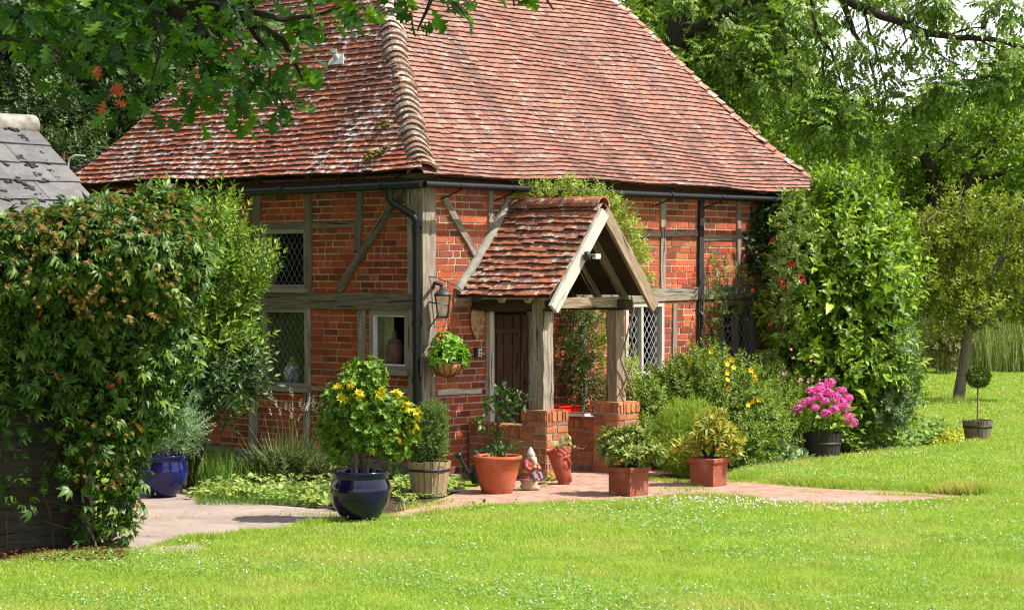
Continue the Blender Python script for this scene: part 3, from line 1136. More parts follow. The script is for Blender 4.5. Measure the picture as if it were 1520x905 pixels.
# --- roof
def tile_face(mb, O, A, D, prof, smax, lo, hi, gauge=0.079, tw=0.155, th=0.019, mat=0, under=1, sag=0.02, seed=0, lap=1.5, jit=1.0, lift=0.029, edge=None):
    """courses of separate clay tiles over a curved slope; prof = [(run, rise)], lo/hi give the hip limits for a run"""
    O, A, D = Vector(O), Vector(A), Vector(D)
    Z = Vector((0, 0, 1))
    S = [0]
    for i in range(1, len(prof)): S.append(S[-1] + math.hypot(prof[i][0] - prof[i - 1][0], prof[i][1] - prof[i - 1][1]))
    smax = min(smax, S[-1] - 1e-4)

    def at(s):
        s = min(max(s, 0), S[-1] - 1e-6)
        i = max(j for j in range(len(S) - 1) if S[j] <= s)
        k = (s - S[i]) / (S[i + 1] - S[i])
        d = prof[i][0] + k * (prof[i + 1][0] - prof[i][0]); h = prof[i][1] + k * (prof[i + 1][1] - prof[i][1])
        tx, tz = (prof[i + 1][0] - prof[i][0]), (prof[i + 1][1] - prof[i][1])
        L = math.hypot(tx, tz)
        return d, h, tx / L, tz / L

    def pos(x, s, off):
        d, h, cd, ch = at(s)
        wv = sag * (math.sin(x * 1.1 + seed) * math.cos(s * 1.3 + seed * 2) + 0.6 * math.sin(x * 2.7 + s * 2.1 + seed))
        return O + A * x + D * d + Z * h + (D * -ch + Z * cd) * (off + wv)

    n = int(smax / gauge)
    for k in range(n + 1):
        s0 = k * gauge
        s1 = min(s0 + gauge * lap, smax)
        if s1 - s0 < 0.03: continue
        d0, d1 = at(s0)[0], at(s1)[0]
        l0, h0, l1, h1 = lo(d0), hi(d0), lo(d1), hi(d1)
        x = l0 - tw * (0.5 if k % 2 else 0.0) - random.uniform(0, 0.02)
        while x < h0:
            g = 0.0022
            xa, xb = x + g, x + tw - g + random.uniform(-.002, .001)
            x += tw
            a, b = max(xa, l0), min(xb, h0)
            if b - a < 0.02: continue
            c, d = min(max(xa, l1), h1), min(max(xb, l1), h1)
            j = random.gauss(0, 0.0045) * jit
            j2 = j + random.gauss(0, 0.002) * jit
            lf = lift + abs(random.gauss(0, 0.003)) * jit
            m_ = (a + b) / 2
            cam_ = 0.004
            V = [pos(a, s0 + j, lf - th), pos(b, s0 + j2, lf - th), pos(a, s0 + j, lf), pos(m_, s0 + (j + j2) / 2, lf + cam_), pos(b, s0 + j2, lf), pos(c, s1, 0.006), pos(d, s1, 0.006)]
            if d - c < 1e-4:
                mb.add(V[:6], [(0, 1, 4, 3, 2)], edge if edge is not None else mat); mb.add(V[:6], [(2, 3, 5), (3, 4, 5), (0, 2, 5), (1, 5, 4)], mat)
            else:
                mb.add(V, [(0, 1, 4, 3, 2)], edge if edge is not None else mat); mb.add(V, [(2, 3, 6, 5), (3, 4, 6), (0, 2, 5), (1, 6, 4)], mat)
    if under is not None:
        ns = max(3, int(smax / 0.25))
        for i in range(ns):
            sa, sb = smax * i / ns, smax * (i + 1) / ns
            da, db = at(sa)[0], at(sb)[0]
            na = 14
            Va = [pos(lo(da) + (hi(da) - lo(da)) * q / na, sa, -0.004) for q in range(na + 1)]
            Vb = [pos(lo(db) + (hi(db) - lo(db)) * q / na, sb, -0.004) for q in range(na + 1)]
            mb.add(Va + Vb, [(q, q + 1, na + 2 + q, na + 1 + q) for q in range(na)], under)


OV, Z0 = 0.26, 3.08
PROF = [(0, 0), (0.30, 0.235), (0.65, 0.56), (1.0, 0.945), (1.5, 1.53), (2.2, 2.39), ((LY + 2 * OV) / 2, 3.29)]
KX = 0.70
PROF_L = [(d * KX, h) for d, h in PROF]
rf = MB()
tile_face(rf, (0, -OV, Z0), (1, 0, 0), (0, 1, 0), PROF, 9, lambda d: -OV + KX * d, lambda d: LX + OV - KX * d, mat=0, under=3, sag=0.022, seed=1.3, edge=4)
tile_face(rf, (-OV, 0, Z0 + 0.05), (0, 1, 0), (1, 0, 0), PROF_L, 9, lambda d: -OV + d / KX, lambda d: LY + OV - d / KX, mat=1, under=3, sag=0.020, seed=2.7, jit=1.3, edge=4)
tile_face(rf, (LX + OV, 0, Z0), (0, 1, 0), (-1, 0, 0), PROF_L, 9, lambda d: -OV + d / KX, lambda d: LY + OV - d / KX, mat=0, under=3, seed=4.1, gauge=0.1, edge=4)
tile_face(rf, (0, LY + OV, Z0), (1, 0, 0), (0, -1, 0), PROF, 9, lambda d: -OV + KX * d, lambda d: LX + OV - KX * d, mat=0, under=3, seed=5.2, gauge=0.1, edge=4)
rf.box((-0.1, -0.1, Z0 - 0.10), (LX + 0.1, LY + 0.1, Z0 - 0.02), 3)
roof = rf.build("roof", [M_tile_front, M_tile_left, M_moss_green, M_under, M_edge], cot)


def bonnets(mb, tf, gauge=0.10, wdt=0.215, hgt=0.13, smax=9):
    S = [0]
    for i in range(1, len(PROF)): S.append(S[-1] + math.hypot(PROF[i][0] - PROF[i - 1][0], PROF[i][1] - PROF[i - 1][1]))

    def at(s):
        s = min(max(s, 0), S[-1] - 1e-6)
        i = max(j for j in range(len(S) - 1) if S[j] <= s)
        k = (s - S[i]) / (S[i + 1] - S[i])
        return PROF[i][0] + k * (PROF[i + 1][0] - PROF[i][0]), PROF[i][1] + k * (PROF[i + 1][1] - PROF[i][1])
    k = 0
    while k * gauge < min(smax, S[-1] - 0.1):
        s0 = k * gauge + random.gauss(0, 0.006)
        k += 1
        rows = []
        sd_ = random.gauss(0, 0.022)
        for (s, up, tk) in ((s0, 0.042, -0.030), (s0, 0.042, 0.0), (s0 + gauge * 0.8, 0.016, 0.0), (s0 + gauge * 1.5, 0.004, 0.0)):
            d, h = at(s)
            X, Y, Zz = -OV + KX * d, -OV + d, Z0 + h
            wv = wdt * random.uniform(0.90, 1.10)
            L = Vector((X - 0.012, Y + wv, Zz + up + tk + 0.012)); Rr = Vector((X + wv, Y - 0.012, Zz + up + tk + 0.012))
            C = Vector((X - 0.030, Y - 0.030, Zz + hgt * 1.55 + up + tk))
            row = []
            for q in range(9):
                t = q / 8
                p = L * (1 - t) ** 2 + C * 2 * t * (1 - t) + Rr * t * t
                p.z += sd_ * (t - 0.5)
                row.append(tf(p))
            rows += row
        fs = []
        for r in range(3):
            for q in range(8):
                a = r * 9 + q
                fs.append((a, a + 1, a + 10, a + 9))
        mb.add(rows, fs[:8], 1); mb.add(rows, fs[8:], 0)


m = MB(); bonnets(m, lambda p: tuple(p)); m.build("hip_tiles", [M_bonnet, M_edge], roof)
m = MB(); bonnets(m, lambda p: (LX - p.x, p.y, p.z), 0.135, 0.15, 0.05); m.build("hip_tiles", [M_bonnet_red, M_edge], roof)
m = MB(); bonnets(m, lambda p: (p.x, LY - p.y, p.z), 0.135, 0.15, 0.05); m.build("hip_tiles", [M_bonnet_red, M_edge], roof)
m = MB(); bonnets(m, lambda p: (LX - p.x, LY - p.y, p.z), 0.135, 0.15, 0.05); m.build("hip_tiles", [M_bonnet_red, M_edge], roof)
m = MB()
rz = Z0 + 3.29
for i in range(12):
    x0 = -OV + KX * PROF[-1][0] + i * 0.34
    if x0 > LX + OV - KX * PROF[-1][0]: break
    m.tube([(x0, LY / 2, rz - 0.02), (x0 + 0.335, LY / 2, rz - 0.02)], 0.13, 12)
m.build("ridge_tiles", M_bonnet_red, roof)


def left_face_h(p):
    q = to_local(p)
    a = q.x + OV
    h = np.interp(a, [i[0] for i in PROF_L], [i[1] for i in PROF_L])
    return q.z - (Z0 + h)


def lin(px, py): return to_local(ray_hit(px, py, left_face_h, 22.5, 27.5))


sl = math.atan2(1.2, 0.7)
nL = Vector((-math.sin(sl), 0, math.cos(sl)))
m = MB()     # lead slate and pipe vent
c = lin(503, 92)
tL = Vector((math.cos(sl), 0, math.sin(sl)))
V = []
for (a, b) in ((-0.15, -0.07), (0.13, -0.07), (0.07, 0.07), (-0.08, 0.08)):
    V.append(c + Vector((0, 1, 0)) * a + tL * b + nL * 0.05)
V += [p - nL * 0.03 for p in V]
m.add(V, [(0, 1, 2, 3), (0, 4, 5, 1), (1, 5, 6, 2), (2, 6, 7, 3), (3, 7, 4, 0)])
m.tube([c + nL * 0.0, c + nL * 0.05 + Vector((-.04, 0, 0.07))], 0.035, 12)
m.ell(c + nL * 0.05 + Vector((-.04, 0, 0.085)), (0.048, 0.048, 0.032))
m.build("roof_vent", M_leadwhite, roof)
m = MB()     # small pipe cowl behind the far hip
m.lathe([(0.05, 3.3), (0.05, 3.86), (0.075, 3.87), (0.075, 3.93), (0.045, 3.94), (0.045, 3.99), (0.072, 4.0), (0.072, 4.04), (0.0, 4.07)], 16, tuple(to_local(P(238, 200, 27.4)))[:2] + (0,))
m.build("flue_pipe", M_leadwhite, cot)
m = MB()     # moss on the hips
for (px, py, r) in ((571, 187, .05), (576, 190, .06), (580, 193, .045), (556, 232, .06), (563, 236, .075), (571, 230, .06), (577, 225, .05), (552, 240, .05)):
    c = lin(px, py)
    for _ in range(7): m.ell(c + nL * 0.04 + Vector([random.gauss(0, r * .5) for _ in range(3)]), (r * .45, r * .45, r * .3), 8, 5)
m.build("moss", M_moss_green, roof)["kind"] = "stuff"
m = MB()     # dark moss slump at the far eave
for _ in range(60):
    c = to_local(P(random.uniform(100, 150), 0, 27.9)); t = random.random()
    q = P(104 + 62 * t, 262 - 38 * t + random.uniform(-7, 7), 27.75)
    m.ell(to_local(q), (0.07, 0.07, 0.035), 8, 5)
m.build("moss", M_moss, roof)["kind"] = "stuff"

# --- gutters and downpipe
m = MB()
gf = MB()
GO = OV + 0.035
gz0 = 2.975
gf.tube([(-GO + .02, -GO, gz0 + 0.005), (1.5, -GO, gz0), (3.5, -GO, gz0 - 0.005), (LX + 0.18, -GO, gz0)], 0.038, 12)
for xx in (0.25, 1.1, 1.9, 2.75, 3.9, 4.9, 6.0):
    gf.tube([(xx, -GO, gz0), (xx + .035, -GO, gz0)], 0.044, 12)
    gf.tube([(xx, -GO, gz0 - .05), (xx, -0.03, gz0 - 0.13)], 0.008, 6)
gf.build("gutter", M_gutter, cot)
m.tube([(-GO, -GO + .02, gz0 + 0.005), (-GO, 1.5, gz0 - 0.01), (-GO, 3.2, gz0 - 0.01), (-GO, LY + 0.1, gz0 - 0.03)], 0.043, 12)
for yy in (0.3, 0.95, 1.9, 2.9, 3.9):
    m.tube([(-GO, yy, gz0), (-GO, yy + .035, gz0)], 0.050, 12)
m.build("gutter", M_gutter, cot)
m = MB()
dp = LW(618, 400, 0.10)[0]
dt = LW(577, 290, GO)[0]
m.tube([(-GO, dt, gz0 - .03), (-GO, dt, gz0 - 0.12), (-GO + .02, dt - .02, gz0 - 0.17), (-0.13, dp + .03, gz0 - 0.31), (-0.10, dp, gz0 - 0.37), (-0.10, dp, gz0 - 0.5), (-0.10, dp, 1.5), (-0.10, dp, -0.13)],
       [.055, .045, .040, .040, .042, .042, .042, .042], 12)
for zz in (gz0 - .42, 1.55, 0.95, 0.3):
    m.tube([(-0.10, dp, zz), (-0.10, dp, zz - 0.07)], 0.052, 12)
    m.tube([(-0.10, dp, zz - 0.03), (0, dp, zz - 0.03)], 0.015, 6)
m.build("downpipe", M_gutter, cot)

# --- porch
PX0, PXM, PX1, PYF = 0.52, 1.37, 2.22, -1.36
PRZ, PEZ = 2.80, 1.80
pr = MB()
pw = PXM - PX0
prof_p = [(0, 0), (0.22, 0.235), (0.5, 0.56), (pw, 1.0)]
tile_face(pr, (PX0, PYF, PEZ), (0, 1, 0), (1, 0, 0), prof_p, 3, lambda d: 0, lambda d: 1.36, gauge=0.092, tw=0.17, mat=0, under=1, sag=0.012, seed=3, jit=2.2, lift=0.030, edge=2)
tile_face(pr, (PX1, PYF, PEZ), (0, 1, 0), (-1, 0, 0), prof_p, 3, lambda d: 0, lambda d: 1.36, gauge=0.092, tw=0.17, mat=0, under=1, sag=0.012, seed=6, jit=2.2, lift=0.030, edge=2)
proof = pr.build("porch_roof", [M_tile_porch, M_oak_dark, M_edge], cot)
m = MB()
for i in range(4):
    y0 = PYF - 0.01 + i * 0.345
    V, fs = [], []
    for (yy, r) in ((y0, 0.10), (y0 + 0.34, 0.094)):
        for rr in (r, r - 0.016):
            for q in range(9):
                a = math.pi * (q / 8 * 1.0)
                V.append((PXM + rr * 1.05 * math.cos(a), yy, PRZ - 0.035 + rr * 1.1 * math.sin(a) + 0.006 * math.sin(i * 2)))
    for q in range(8):
        fs += [(q, q + 1, 18 + q + 1, 18 + q), (9 + q, 9 + q + 1, q + 1, q), (27 + q, 18 + q, 18 + q + 1, 27 + q + 1)]
    m.add(V, fs, 0)
m.build("ridge_tiles", M_tile_porch, proof)
for (xe, mt, up) in ((PX0 + 0.015, M_oak_white, 0.0), (PX1 + 0.02, M_oak_tan, 0.0)):
    m = MB()
    sgn = 1 if xe < PXM else -1
    m.beam((xe - sgn * 0.0, PYF - 0.020, PEZ - 0.13), (PXM - sgn * 0.012, PYF - 0.020 - 0.004 * sgn, PRZ - 0.10), 0.135, 0.045, (0, -1, 0), 9, 0.004)
    m.build("bargeboard", mt, proof)
for yy in (-0.25, -0.62, -1.0):
    for sgn in (-1, 1):
        m = MB()
        m.beam((PXM + sgn * pw * 0.97, yy, PEZ - 0.05), (PXM + sgn * 0.02, yy, PRZ - 0.10), 0.06, 0.07, (0, -1, 0), 4, 0.003)
        m.build("rafter", M_oak_tan if yy < -0.5 else M_oak_dark, proof)
m = MB()     # mortar fillet where the porch roof meets the wall
for sg_ in (-1, 1):
    pts_ = []
    for i in range(31):
        t = i / 30
        d = pw * (1 - t); h = np.interp(pw - d, [p[0] for p in prof_p], [p[1] for p in prof_p])
        pts_.append((PXM + sg_ * (d + 0.02), -0.02, PEZ + h + 0.05))
    m.tube(pts_, 0.055, 9, 0, True, True, 0.22)
m.build("mortar_fillet", M_fillet, proof)
for (a, b, nm) in (((0.80, -1.2, 1.70), (0.80, 0.0, 1.70), "wall_plate"), ((2.0, -1.2, 1.70), (2.0, 0.0, 1.70), "wall_plate"), ((0.70, -1.02, 1.73), (2.10, -1.02, 1.73), "tie_beam")):
    m = MB(); m.beam(a, b, 0.13, 0.12 if nm == "wall_plate" else 0.11, (0, 0, 1), 7, 0.005); m.build(nm, M_oak_dark if nm == "wall_plate" else M_oak_tan, cot)
PTOP = (0.595, 0.63)
for i, (xp, mt, wd) in enumerate(((0.80, M_oak_tan, 0.16), (2.02, M_oak_tan, 0.165))):
    m = MB()
    zt = PTOP[i]
    m.beam((xp, -1.0, zt), (xp - 0.01, -1.0, 1.72), wd, wd * 0.95, (0, -1, 0), 10, 0.008, 0, 1.02 if i == 0 else 0.82, 0.012)
    m.build("porch_post", M_oak if i == 0 else M_oak_tan, cot)


def pier(x0, x1, y0, y1, z0, z1, name="brick_pier", soldier=True):
    m = MB()
    zc = z1 - 0.115 if soldier else z1
    m.box((x0 + .004, y0 + .004, z0), (x1 - .004, y1 - .004, z1 - 0.012), 0)
    faces = [(lambda a, z, o: (x0 + a, y0 - o, z), x1 - x0), (lambda a, z, o: (x0 - o, y1 - a, z), y1 - y0),
             (lambda a, z, o: (x1 - a, y1 + o, z), x1 - x0), (lambda a, z, o: (x1 + o, y0 + a, z), y1 - y0)]
    for fn, L in faces:
        lay_bricks(m, None, 0.0, L, z0, zc, [], 1, 0.0755, 0.20, 0.012, (0.003, 0.008), 0.0, fn)
        if soldier: lay_bricks(m, None, 0.0, L, zc, z1, [], 1, 0.115, 0.072, 0.012, (0.006, 0.018), 0.0, fn)
    if soldier:   # the tops of the bricks on edge
        a = x0 if (x1 - x0) > (y1 - y0) * 0.8 else y0
        e = x1 if a == x0 and (x1 - x0) > (y1 - y0) * 0.8 else y1
        alongx = (x1 - x0) > (y1 - y0) * 0.8
        a, e = (x0, x1) if alongx else (y0, y1)
        while a < e - 0.02:
            b = min(a + 0.07, e)
            if alongx: m.box((a, y0 - .004, z1 - 0.03), (b, y1 + .004, z1 + random.uniform(0, .006)), 1, 0.002)
            else: m.box((x0 - .004, a, z1 - 0.03), (x1 + .004, b, z1 + random.uniform(0, .006)), 1, 0.002)
            a += 0.083
    return m.build(name, [M_mortar_front, M_brick_pier], cot)


pier(0.64, 0.99, -1.19, -0.84, GZ - 0.02, PTOP[0])
pier(1.84, 2.20, -1.19, -0.83, GZ - 0.02, PTOP[1])
pier(0.68, 0.90, -0.835, -0.03, GZ - 0.02, 0.42, "porch_low_wall")
pier(1.93, 2.15, -0.825, -0.03, GZ - 0.02, 0.44, "porch_low_wall")
m = MB()
m.box((0.92, -0.55, GZ - .02), (1.92, -0.012, GZ + 0.07), 0, 0.004)
m.build("doorstep", M_stone, cot)

# ------------------------------------------------------------------ shed at the left
SO = Vector((-3.43, 17.70, 0))
shed = thing("shed", "dark timber shed with a mossy grey slate roof under the creeper", "shed", SO, CA)


def shed_pt(x, y, z): return SO + UU * x + VV * y + Vector((0, 0, z))


m = MB()
z = GZ - 0.03
while z < 2.42:
    for xx in (-4.5, -2.1):
        V = []
        x0, x1 = xx, xx + 2.4 if xx < -3 else 0.0
        j = random.uniform(-0.008, 0.008)
        m.beam((x0 + 0.003, -0.018, z + 0.085 + j), (x1 - 0.003, -0.018, z + 0.085 - j * .5), 0.17, 0.022, (0, -1, 0.13), 8, 0.003)
    z += 0.155
m.box((-4.5, 0.0, GZ - .03), (-0.03, 0.05, 2.45))
m.box((-0.05, 0.06, GZ - .03), (0.0, 1.9, 2.45))
m.box((-4.5, 1.9, GZ - .03), (0.0, 1.95, 2.45))
m.box((-4.5, 0.06, GZ - .03), (-4.45, 1.9, 2.45))
m.build("board_wall", M_board, shed)
m = MB(); m.beam((-0.03, -0.055, GZ - .03), (-0.03, -0.055, 2.4), 0.10, 0.05, (0, -1, 0), 6, 0.003); m.build("corner_post", M_oak_white, shed)
sr = MB()
sp = [(0, 0), (1.10, 0.83)]
tile_face(sr, (0, -0.16, 2.46), (1, 0, 0), (0, 1, 0), sp, 3, lambda d: -4.7, lambda d: 0.13, gauge=0.262, tw=0.46, th=0.014, mat=0, under=1, sag=0.006, seed=2, lap=1.4, jit=1.2, lift=0.022)
tile_face(sr, (0, 2.04, 2.46), (1, 0, 0), (0, -1, 0), sp, 3, lambda d: -4.7, lambda d: 0.13, gauge=0.262, tw=0.46, th=0.014, mat=0, under=1, sag=0.006, seed=4, lap=1.4, jit=1.2, lift=0.022)
sroof = sr.build("slate_roof", [M_slate, M_under], shed)
m = MB()
m.add([(0.10, -0.10, 2.46), (0.10, 1.98, 2.46), (0.10, 0.94, 3.27)], [(0, 1, 2)], 0)
m.build("gable_end", M_board, shed)
m = MB()
for i in range(10):
    m.tube([(0.14 - i * 0.46, 0.94, 3.275), (-0.31 - i * 0.46, 0.94, 3.275)], [0.105, 0.098], 14)
m.build("ridge_tiles", plain("pale_ridge", (0.24, 0.22, 0.19), 0.85, 0.2, 0.5, 9, 0.6), sroof)
m = MB()
for (px, py, r) in ((30, 234, 8), (70, 241, 6), (14, 188, 9), (10, 244, 6), (50, 245, 9), (55, 259, 7), (66, 268, 9), (32, 268, 10), (42, 277, 9), (12, 268, 6), (52, 288, 6), (13, 295, 6), (35, 300, 5), (45, 308, 6), (62, 297, 5), (110, 318, 7),
                    (90, 304, 4), (97, 290, 3), (20, 192, 8), (33, 203, 6), (40, 208, 4), (62, 226, 4), (86, 262, 3), (75, 252, 4), (95, 310, 5), (137, 309, 5), (60, 318, 6), (24, 320, 7), (2, 282, 6), (28, 230, 3)):
    # where the sight line meets the slope
    def f(p):
        q = (p - SO); y = q.dot(VV)
        return p.z - (2.46 + 0.028 + (y + 0.16) * 0.83 / 1.10)
    p = ray_hit(px, py, f, 16.0, 19.4) - SO
    q = Vector((p.dot(UU), p.dot(VV), p.z))
    rr = r / F * 17.8
    for _ in range(9):
        dy_ = random.gauss(0, rr * .4)
        m.ell(q + Vector((random.gauss(0, rr * .6), dy_, dy_ * .75 - .004)), (rr * random.uniform(.3, .6), rr * random.uniform(.3, .6), rr * .24), 8, 5)
m.build("moss", M_moss, sroof)["kind"] = "stuff"
# rusty pole with a bent conduit between shed and cottage
t = thing("conduit_pole", "rusty pole with a bent grey conduit between shed and roof", "pole", P(94, 700, 24.6) * 1)
t.location.z = GZ
b = P(94, 228, 24.6)
m = MB(); m.tube([(0, 0, 0), (0, 0, b.z - GZ)], 0.018, 10); m.build("pole", plain("rust", (0.16, 0.055, 0.03), 0.9, 0.2, 0.4), t)
m = MB()
q0 = Vector((0, 0, b.z - GZ))
m.tube([q0 + Vector((.06, 0, -.6)), q0 + Vector((.055, 0, -.12)), q0 + Vector((.075, 0, -.05)), q0 + Vector((.14, 0, -.02)), q0 + Vector((.25, 0, -.03))], 0.011, 8); m.tube([q0 + Vector((0, 0, -.3)), q0 + Vector((.06, 0, -.3))], 0.01, 6)
m.build("conduit", plain("grey_conduit", (0.42, 0.44, 0.46), 0.4, 0.5, 0.1), t)
# overhead cable: runs from a far pole at the left to the cottage roof
m = MB()
a, b = P(-420, 150, 40), P(300, 156, 27.2)
m.tube([a.lerp(b, i / 20) + Vector((0, 0, -0.12 * math.sin(math.pi * i / 20))) for i in range(21)], 0.009, 6)
tag(m.build("overhead_cable", M_iron), "thin black overhead cable running behind the shed to the roof", "cable")

# ------------------------------------------------------------------ small things on and by the cottage
def at_wall(side, a, z, out):
    x, y, zz = wall_pt(side, a, z, out)
    return CO + UU * x + VV * y + Vector((0, 0, zz))


# wall lantern on the corner post
la, lz = RW(659, 452, 0.20)
t = thing("wall_lantern", "black metal wall lantern with clear panes on the corner post", "lantern", at_wall('F', la - 0.02, lz, 0.20), CA)
m = MB()
m.lathe([(0.075, 0.085), (0.105, 0.075), (0.10, 0.095), (0.045, 0.13), (0.03, 0.15), (0.012, 0.165), (0.0, 0.18)], 4)
m.build("cap", M_iron, t)
m = MB()
for k in range(4):
    a = R(90 * k)
    m.tube([(0.092 * math.cos(a), 0.092 * math.sin(a), 0.08), (0.058 * math.cos(a), 0.058 * math.sin(a), -0.11)], 0.007, 6)
m.lathe([(0.0, -0.12), (0.066, -0.118), (0.066, -0.10), (0.0, -0.10)], 4, smooth=False)
m.build("cage", M_iron, t)
m = MB(); m.lathe([(0.088, 0.078), (0.054, -0.105)], 4, smooth=False)
sg = Mat("lantern_glass"); sg.color((0.75, 0.72, 0.6)); sg.rough(0.25); sg.b.inputs['Transmission Weight'].default_value = 0.75
m.build("pane", sg.m, t)
m = MB(); m.lathe([(0.02, -0.1), (0.022, -0.03), (0.03, 0.0), (0.022, 0.045), (0, 0.055)], 12); m.build("bulb", M_white, t)
m = MB()
off = -(la - 0.02) + 0.10
m.tube([(0, 0, 0.17), (-0.05, 0.05, 0.19), (off + .03, 0.15, 0.15), (off, 0.19, 0.12)], 0.016, 8)
m.box((off - .04, 0.175, 0.0), (off + .04, 0.198, 0.17))
m.build("arm", plain("blue_black_iron", (0.025, 0.032, 0.045), 0.45, 0.5, 0.2), t)

t.scale = (1.22, 1.22, 1.22)

# hanging basket on its bracket
ba, bz = RW(664, 540, 0.27)
bp = at_wall('F', ba, bz, 0.27)
t = thing("hanging_basket", "coir lined hanging basket with bright green plant by the door", "hanging basket", bp, CA)
m = MB(); m.lathe([(0.0, -0.13), (0.06, -0.125), (0.11, -0.095), (0.145, -0.04), (0.158, 0.02), (0.148, 0.02), (0.10, -0.0), (0, 0.0)], 24, wob=0.03)
m.build("coir_liner", plain("coir", (0.42, 0.20, 0.075), 0.95, 0.1, 0.35, 25, 0.8), t)
m = MB()
for k in range(12):
    a = R(30 * k)
    m.tube([(r * math.cos(a), r * math.sin(a), z) for r, z in ((0.163, 0.02), (0.15, -0.04), (0.115, -0.10), (0.06, -0.132), (0.0, -0.138))], 0.004, 5)
ring = [(0.163 * math.cos(R(15 * k)), 0.163 * math.sin(R(15 * k)), 0.022) for k in range(25)]
m.tube(ring, 0.006, 6)
m.build("wire_frame", M_iron, t)
m = MB()
ox = -(ba) + 0.06
m.tube([(ox, 0.27, 0.72), (ox, 0.27, 0.30)], 0.010, 6)
m.tube([(ox, 0.27, 0.66), (0.0, 0.0, 0.62), (0.02, -0.02, 0.58)], 0.008, 6)
m.tube([(ox, 0.27, 0.34), (0.0, 0.05, 0.61)], 0.007, 6)
m.tube([(ox, 0.26, 0.93), (ox + .06, 0.2, 0.92), (ox + .2, 0.05, 0.84), (ox + .26, 0.0, 0.78)], 0.006, 6)
for k in range(3):
    a = R(120 * k + 40)
    m.tube([(0.16 * math.cos(a), 0.16 * math.sin(a), 0.02), (0.01, -0.01, 0.58)], 0.003, 5)
m.build("bracket", M_iron, t)
M_basil = leaf_mat("basket_leaf", [(0.13, 0.26, 0.02), (0.17, 0.33, 0.03), (0.24, 0.40, 0.05)], 0.5, 0.4)
foliage("foliage", M_basil, t, [(0, 0, 0.10, 0.20, 0.18, 0.15), (0.10, 0, 0.06, 0.16, 0.14, 0.10), (-0.02, 0, 0.2, 0.12, 0.12, 0.12)], 260, t_whorl(5, 0.6, 0.55, t_leaf6(0.55)), 0.075, seed=3, shell=0.4)

# oval carved plaque
pa, pz = RW(710, 477, 0.05)
t = thing("wall_plaque", "oval carved clay plaque hanging left of the door", "plaque", at_wall('F', pa, pz, 0.035), CA)
m = MB()
V, fs = [], []
for i in range(9):
    rr = i / 8
    for j in range(28):
        a = 2 * math.pi * j / 28
        up = 1.0 if math.sin(a) > 0 else 1.0
        wx = 0.092 * (1 + 0.20 * math.sin(a))
        h = 0.05 * (1 - rr ** 3) + 0.010 * math.sin(5 * a + 14 * rr) * (1 - rr) + (0.006 if 0.72 < rr < 0.9 else 0)
        V.append((wx * rr * math.cos(a), -h, 0.165 * rr * math.sin(a)))
for i in range(8):
    for j in range(28):
        a, b = i * 28 + j, i * 28 + (j + 1) % 28
        fs.append((a, b, b + 28, a + 28))
m.add(V, fs, 0, None, True)
for (x, z, r) in ((0, .07, .022), (-.035, .05, .016), (.035, .05, .016), (0, .02, .02), (-.03, -.01, .015), (.03, -.01, .015), (0, -.04, .018), (-.02, -.075, .012), (.02, -.075, .012), (0, -.1, .012)):
    m.ell((x, -0.05, z), (r, .014, r), 8, 5)
t.scale = (1.12, 1.12, 1.12)
m.build("carved_face", plain("plaque_clay", (0.46, 0.28, 0.18), 0.85, 0.2, 0.45, 26, 0.6), t)
m = MB(); m.tube([(0, -0.005, 0.165), (0.004, -0.005, 0.30)], 0.002, 5); m.build("hanging_wire", M_iron, t)
# door entry box
pa, pz = RW(709, 523, 0.02)
t = thing("entry_box", "small black and white door entry box on the brickwork", "entry box", at_wall('F', pa, pz, 0.02), CA)
m = MB(); m.box((-0.045, -0.02, -0.055), (0.045, 0.012, 0.055)); m.build("back_box", M_iron, t)
m = MB(); m.box((-0.012, -0.030, -0.045), (0.036, -0.0205, 0.045)); m.build("face_plate", M_white, t)
m = MB(); m.ell((0.012, -0.031, 0.012), (0.013, 0.006, 0.013), 12, 8); m.box((0.0, -0.0335, -0.035), (0.024, -0.0302, -0.015)); m.build("bell_button", M_iron, t)
# security light on the bargeboard
q = CO + UU * (PX0 + 0.48) + VV * (PYF - 0.09) + Vector((0, 0, 2.23))
t = thing("security_light", "small black and white spotlight fixed to the porch bargeboard", "spotlight", q, CA)
m = MB(); m.lathe([(0.0, -.05), (0.035, -.045), (0.04, 0.0), (0.03, .045), (0, .05)], 14); m.build("sensor_body", M_iron, t)
m = MB(); m.tube([(0.03, 0, 0.01), (0.09, -0.02, 0.005)], 0.014, 8); m.tube([(0, 0, 0), (0, 0.07, 0)], 0.014, 8); m.build("bracket", M_iron, t)
m = MB(); m.box((0.085, -0.05, -0.03), (0.16, 0.0, 0.022), 0, 0.002); m.build("lamp_head", M_white, t)

# jars, vase and curtain behind the windows
a, zz = LW(586, 545, -0.17)
t = thing("lidded_jar", "brown lidded stoneware jar behind the small window", "jar", at_wall('L', a, W_jar[2] + 0.02, -0.17), CA)
M_jar = plain("stoneware", (0.20, 0.10, 0.07), 0.55, 0.4, 0.3, 14)
m = MB(); m.lathe([(0.0, 0), (0.07, 0), (0.085, 0.05), (0.10, 0.16), (0.10, 0.22), (0.075, 0.26), (0.07, 0.27)], 24); m.tube([(0.09, 0, .22), (.12, 0, .2), (.1, 0, .15)], .012, 6); m.tube([(-0.09, 0, .22), (-.12, 0, .2), (-.1, 0, .15)], .012, 6)
m.build("jar_body", M_jar, t)
m = MB(); m.lathe([(0.085, 0.272), (0.08, 0.285), (0.045, 0.30), (0.018, 0.33), (0.026, 0.35), (0.016, 0.37), (0.024, 0.385), (0.0, 0.41)], 20); m.build("lid", M_jar, t)
wsill = MB()
wbox(wsill, 'L', W_jar[0] - .1, W_jar[1] + .1, W_jar[2] - 0.02, W_jar[2] + 0.02, -0.45, -0.095)
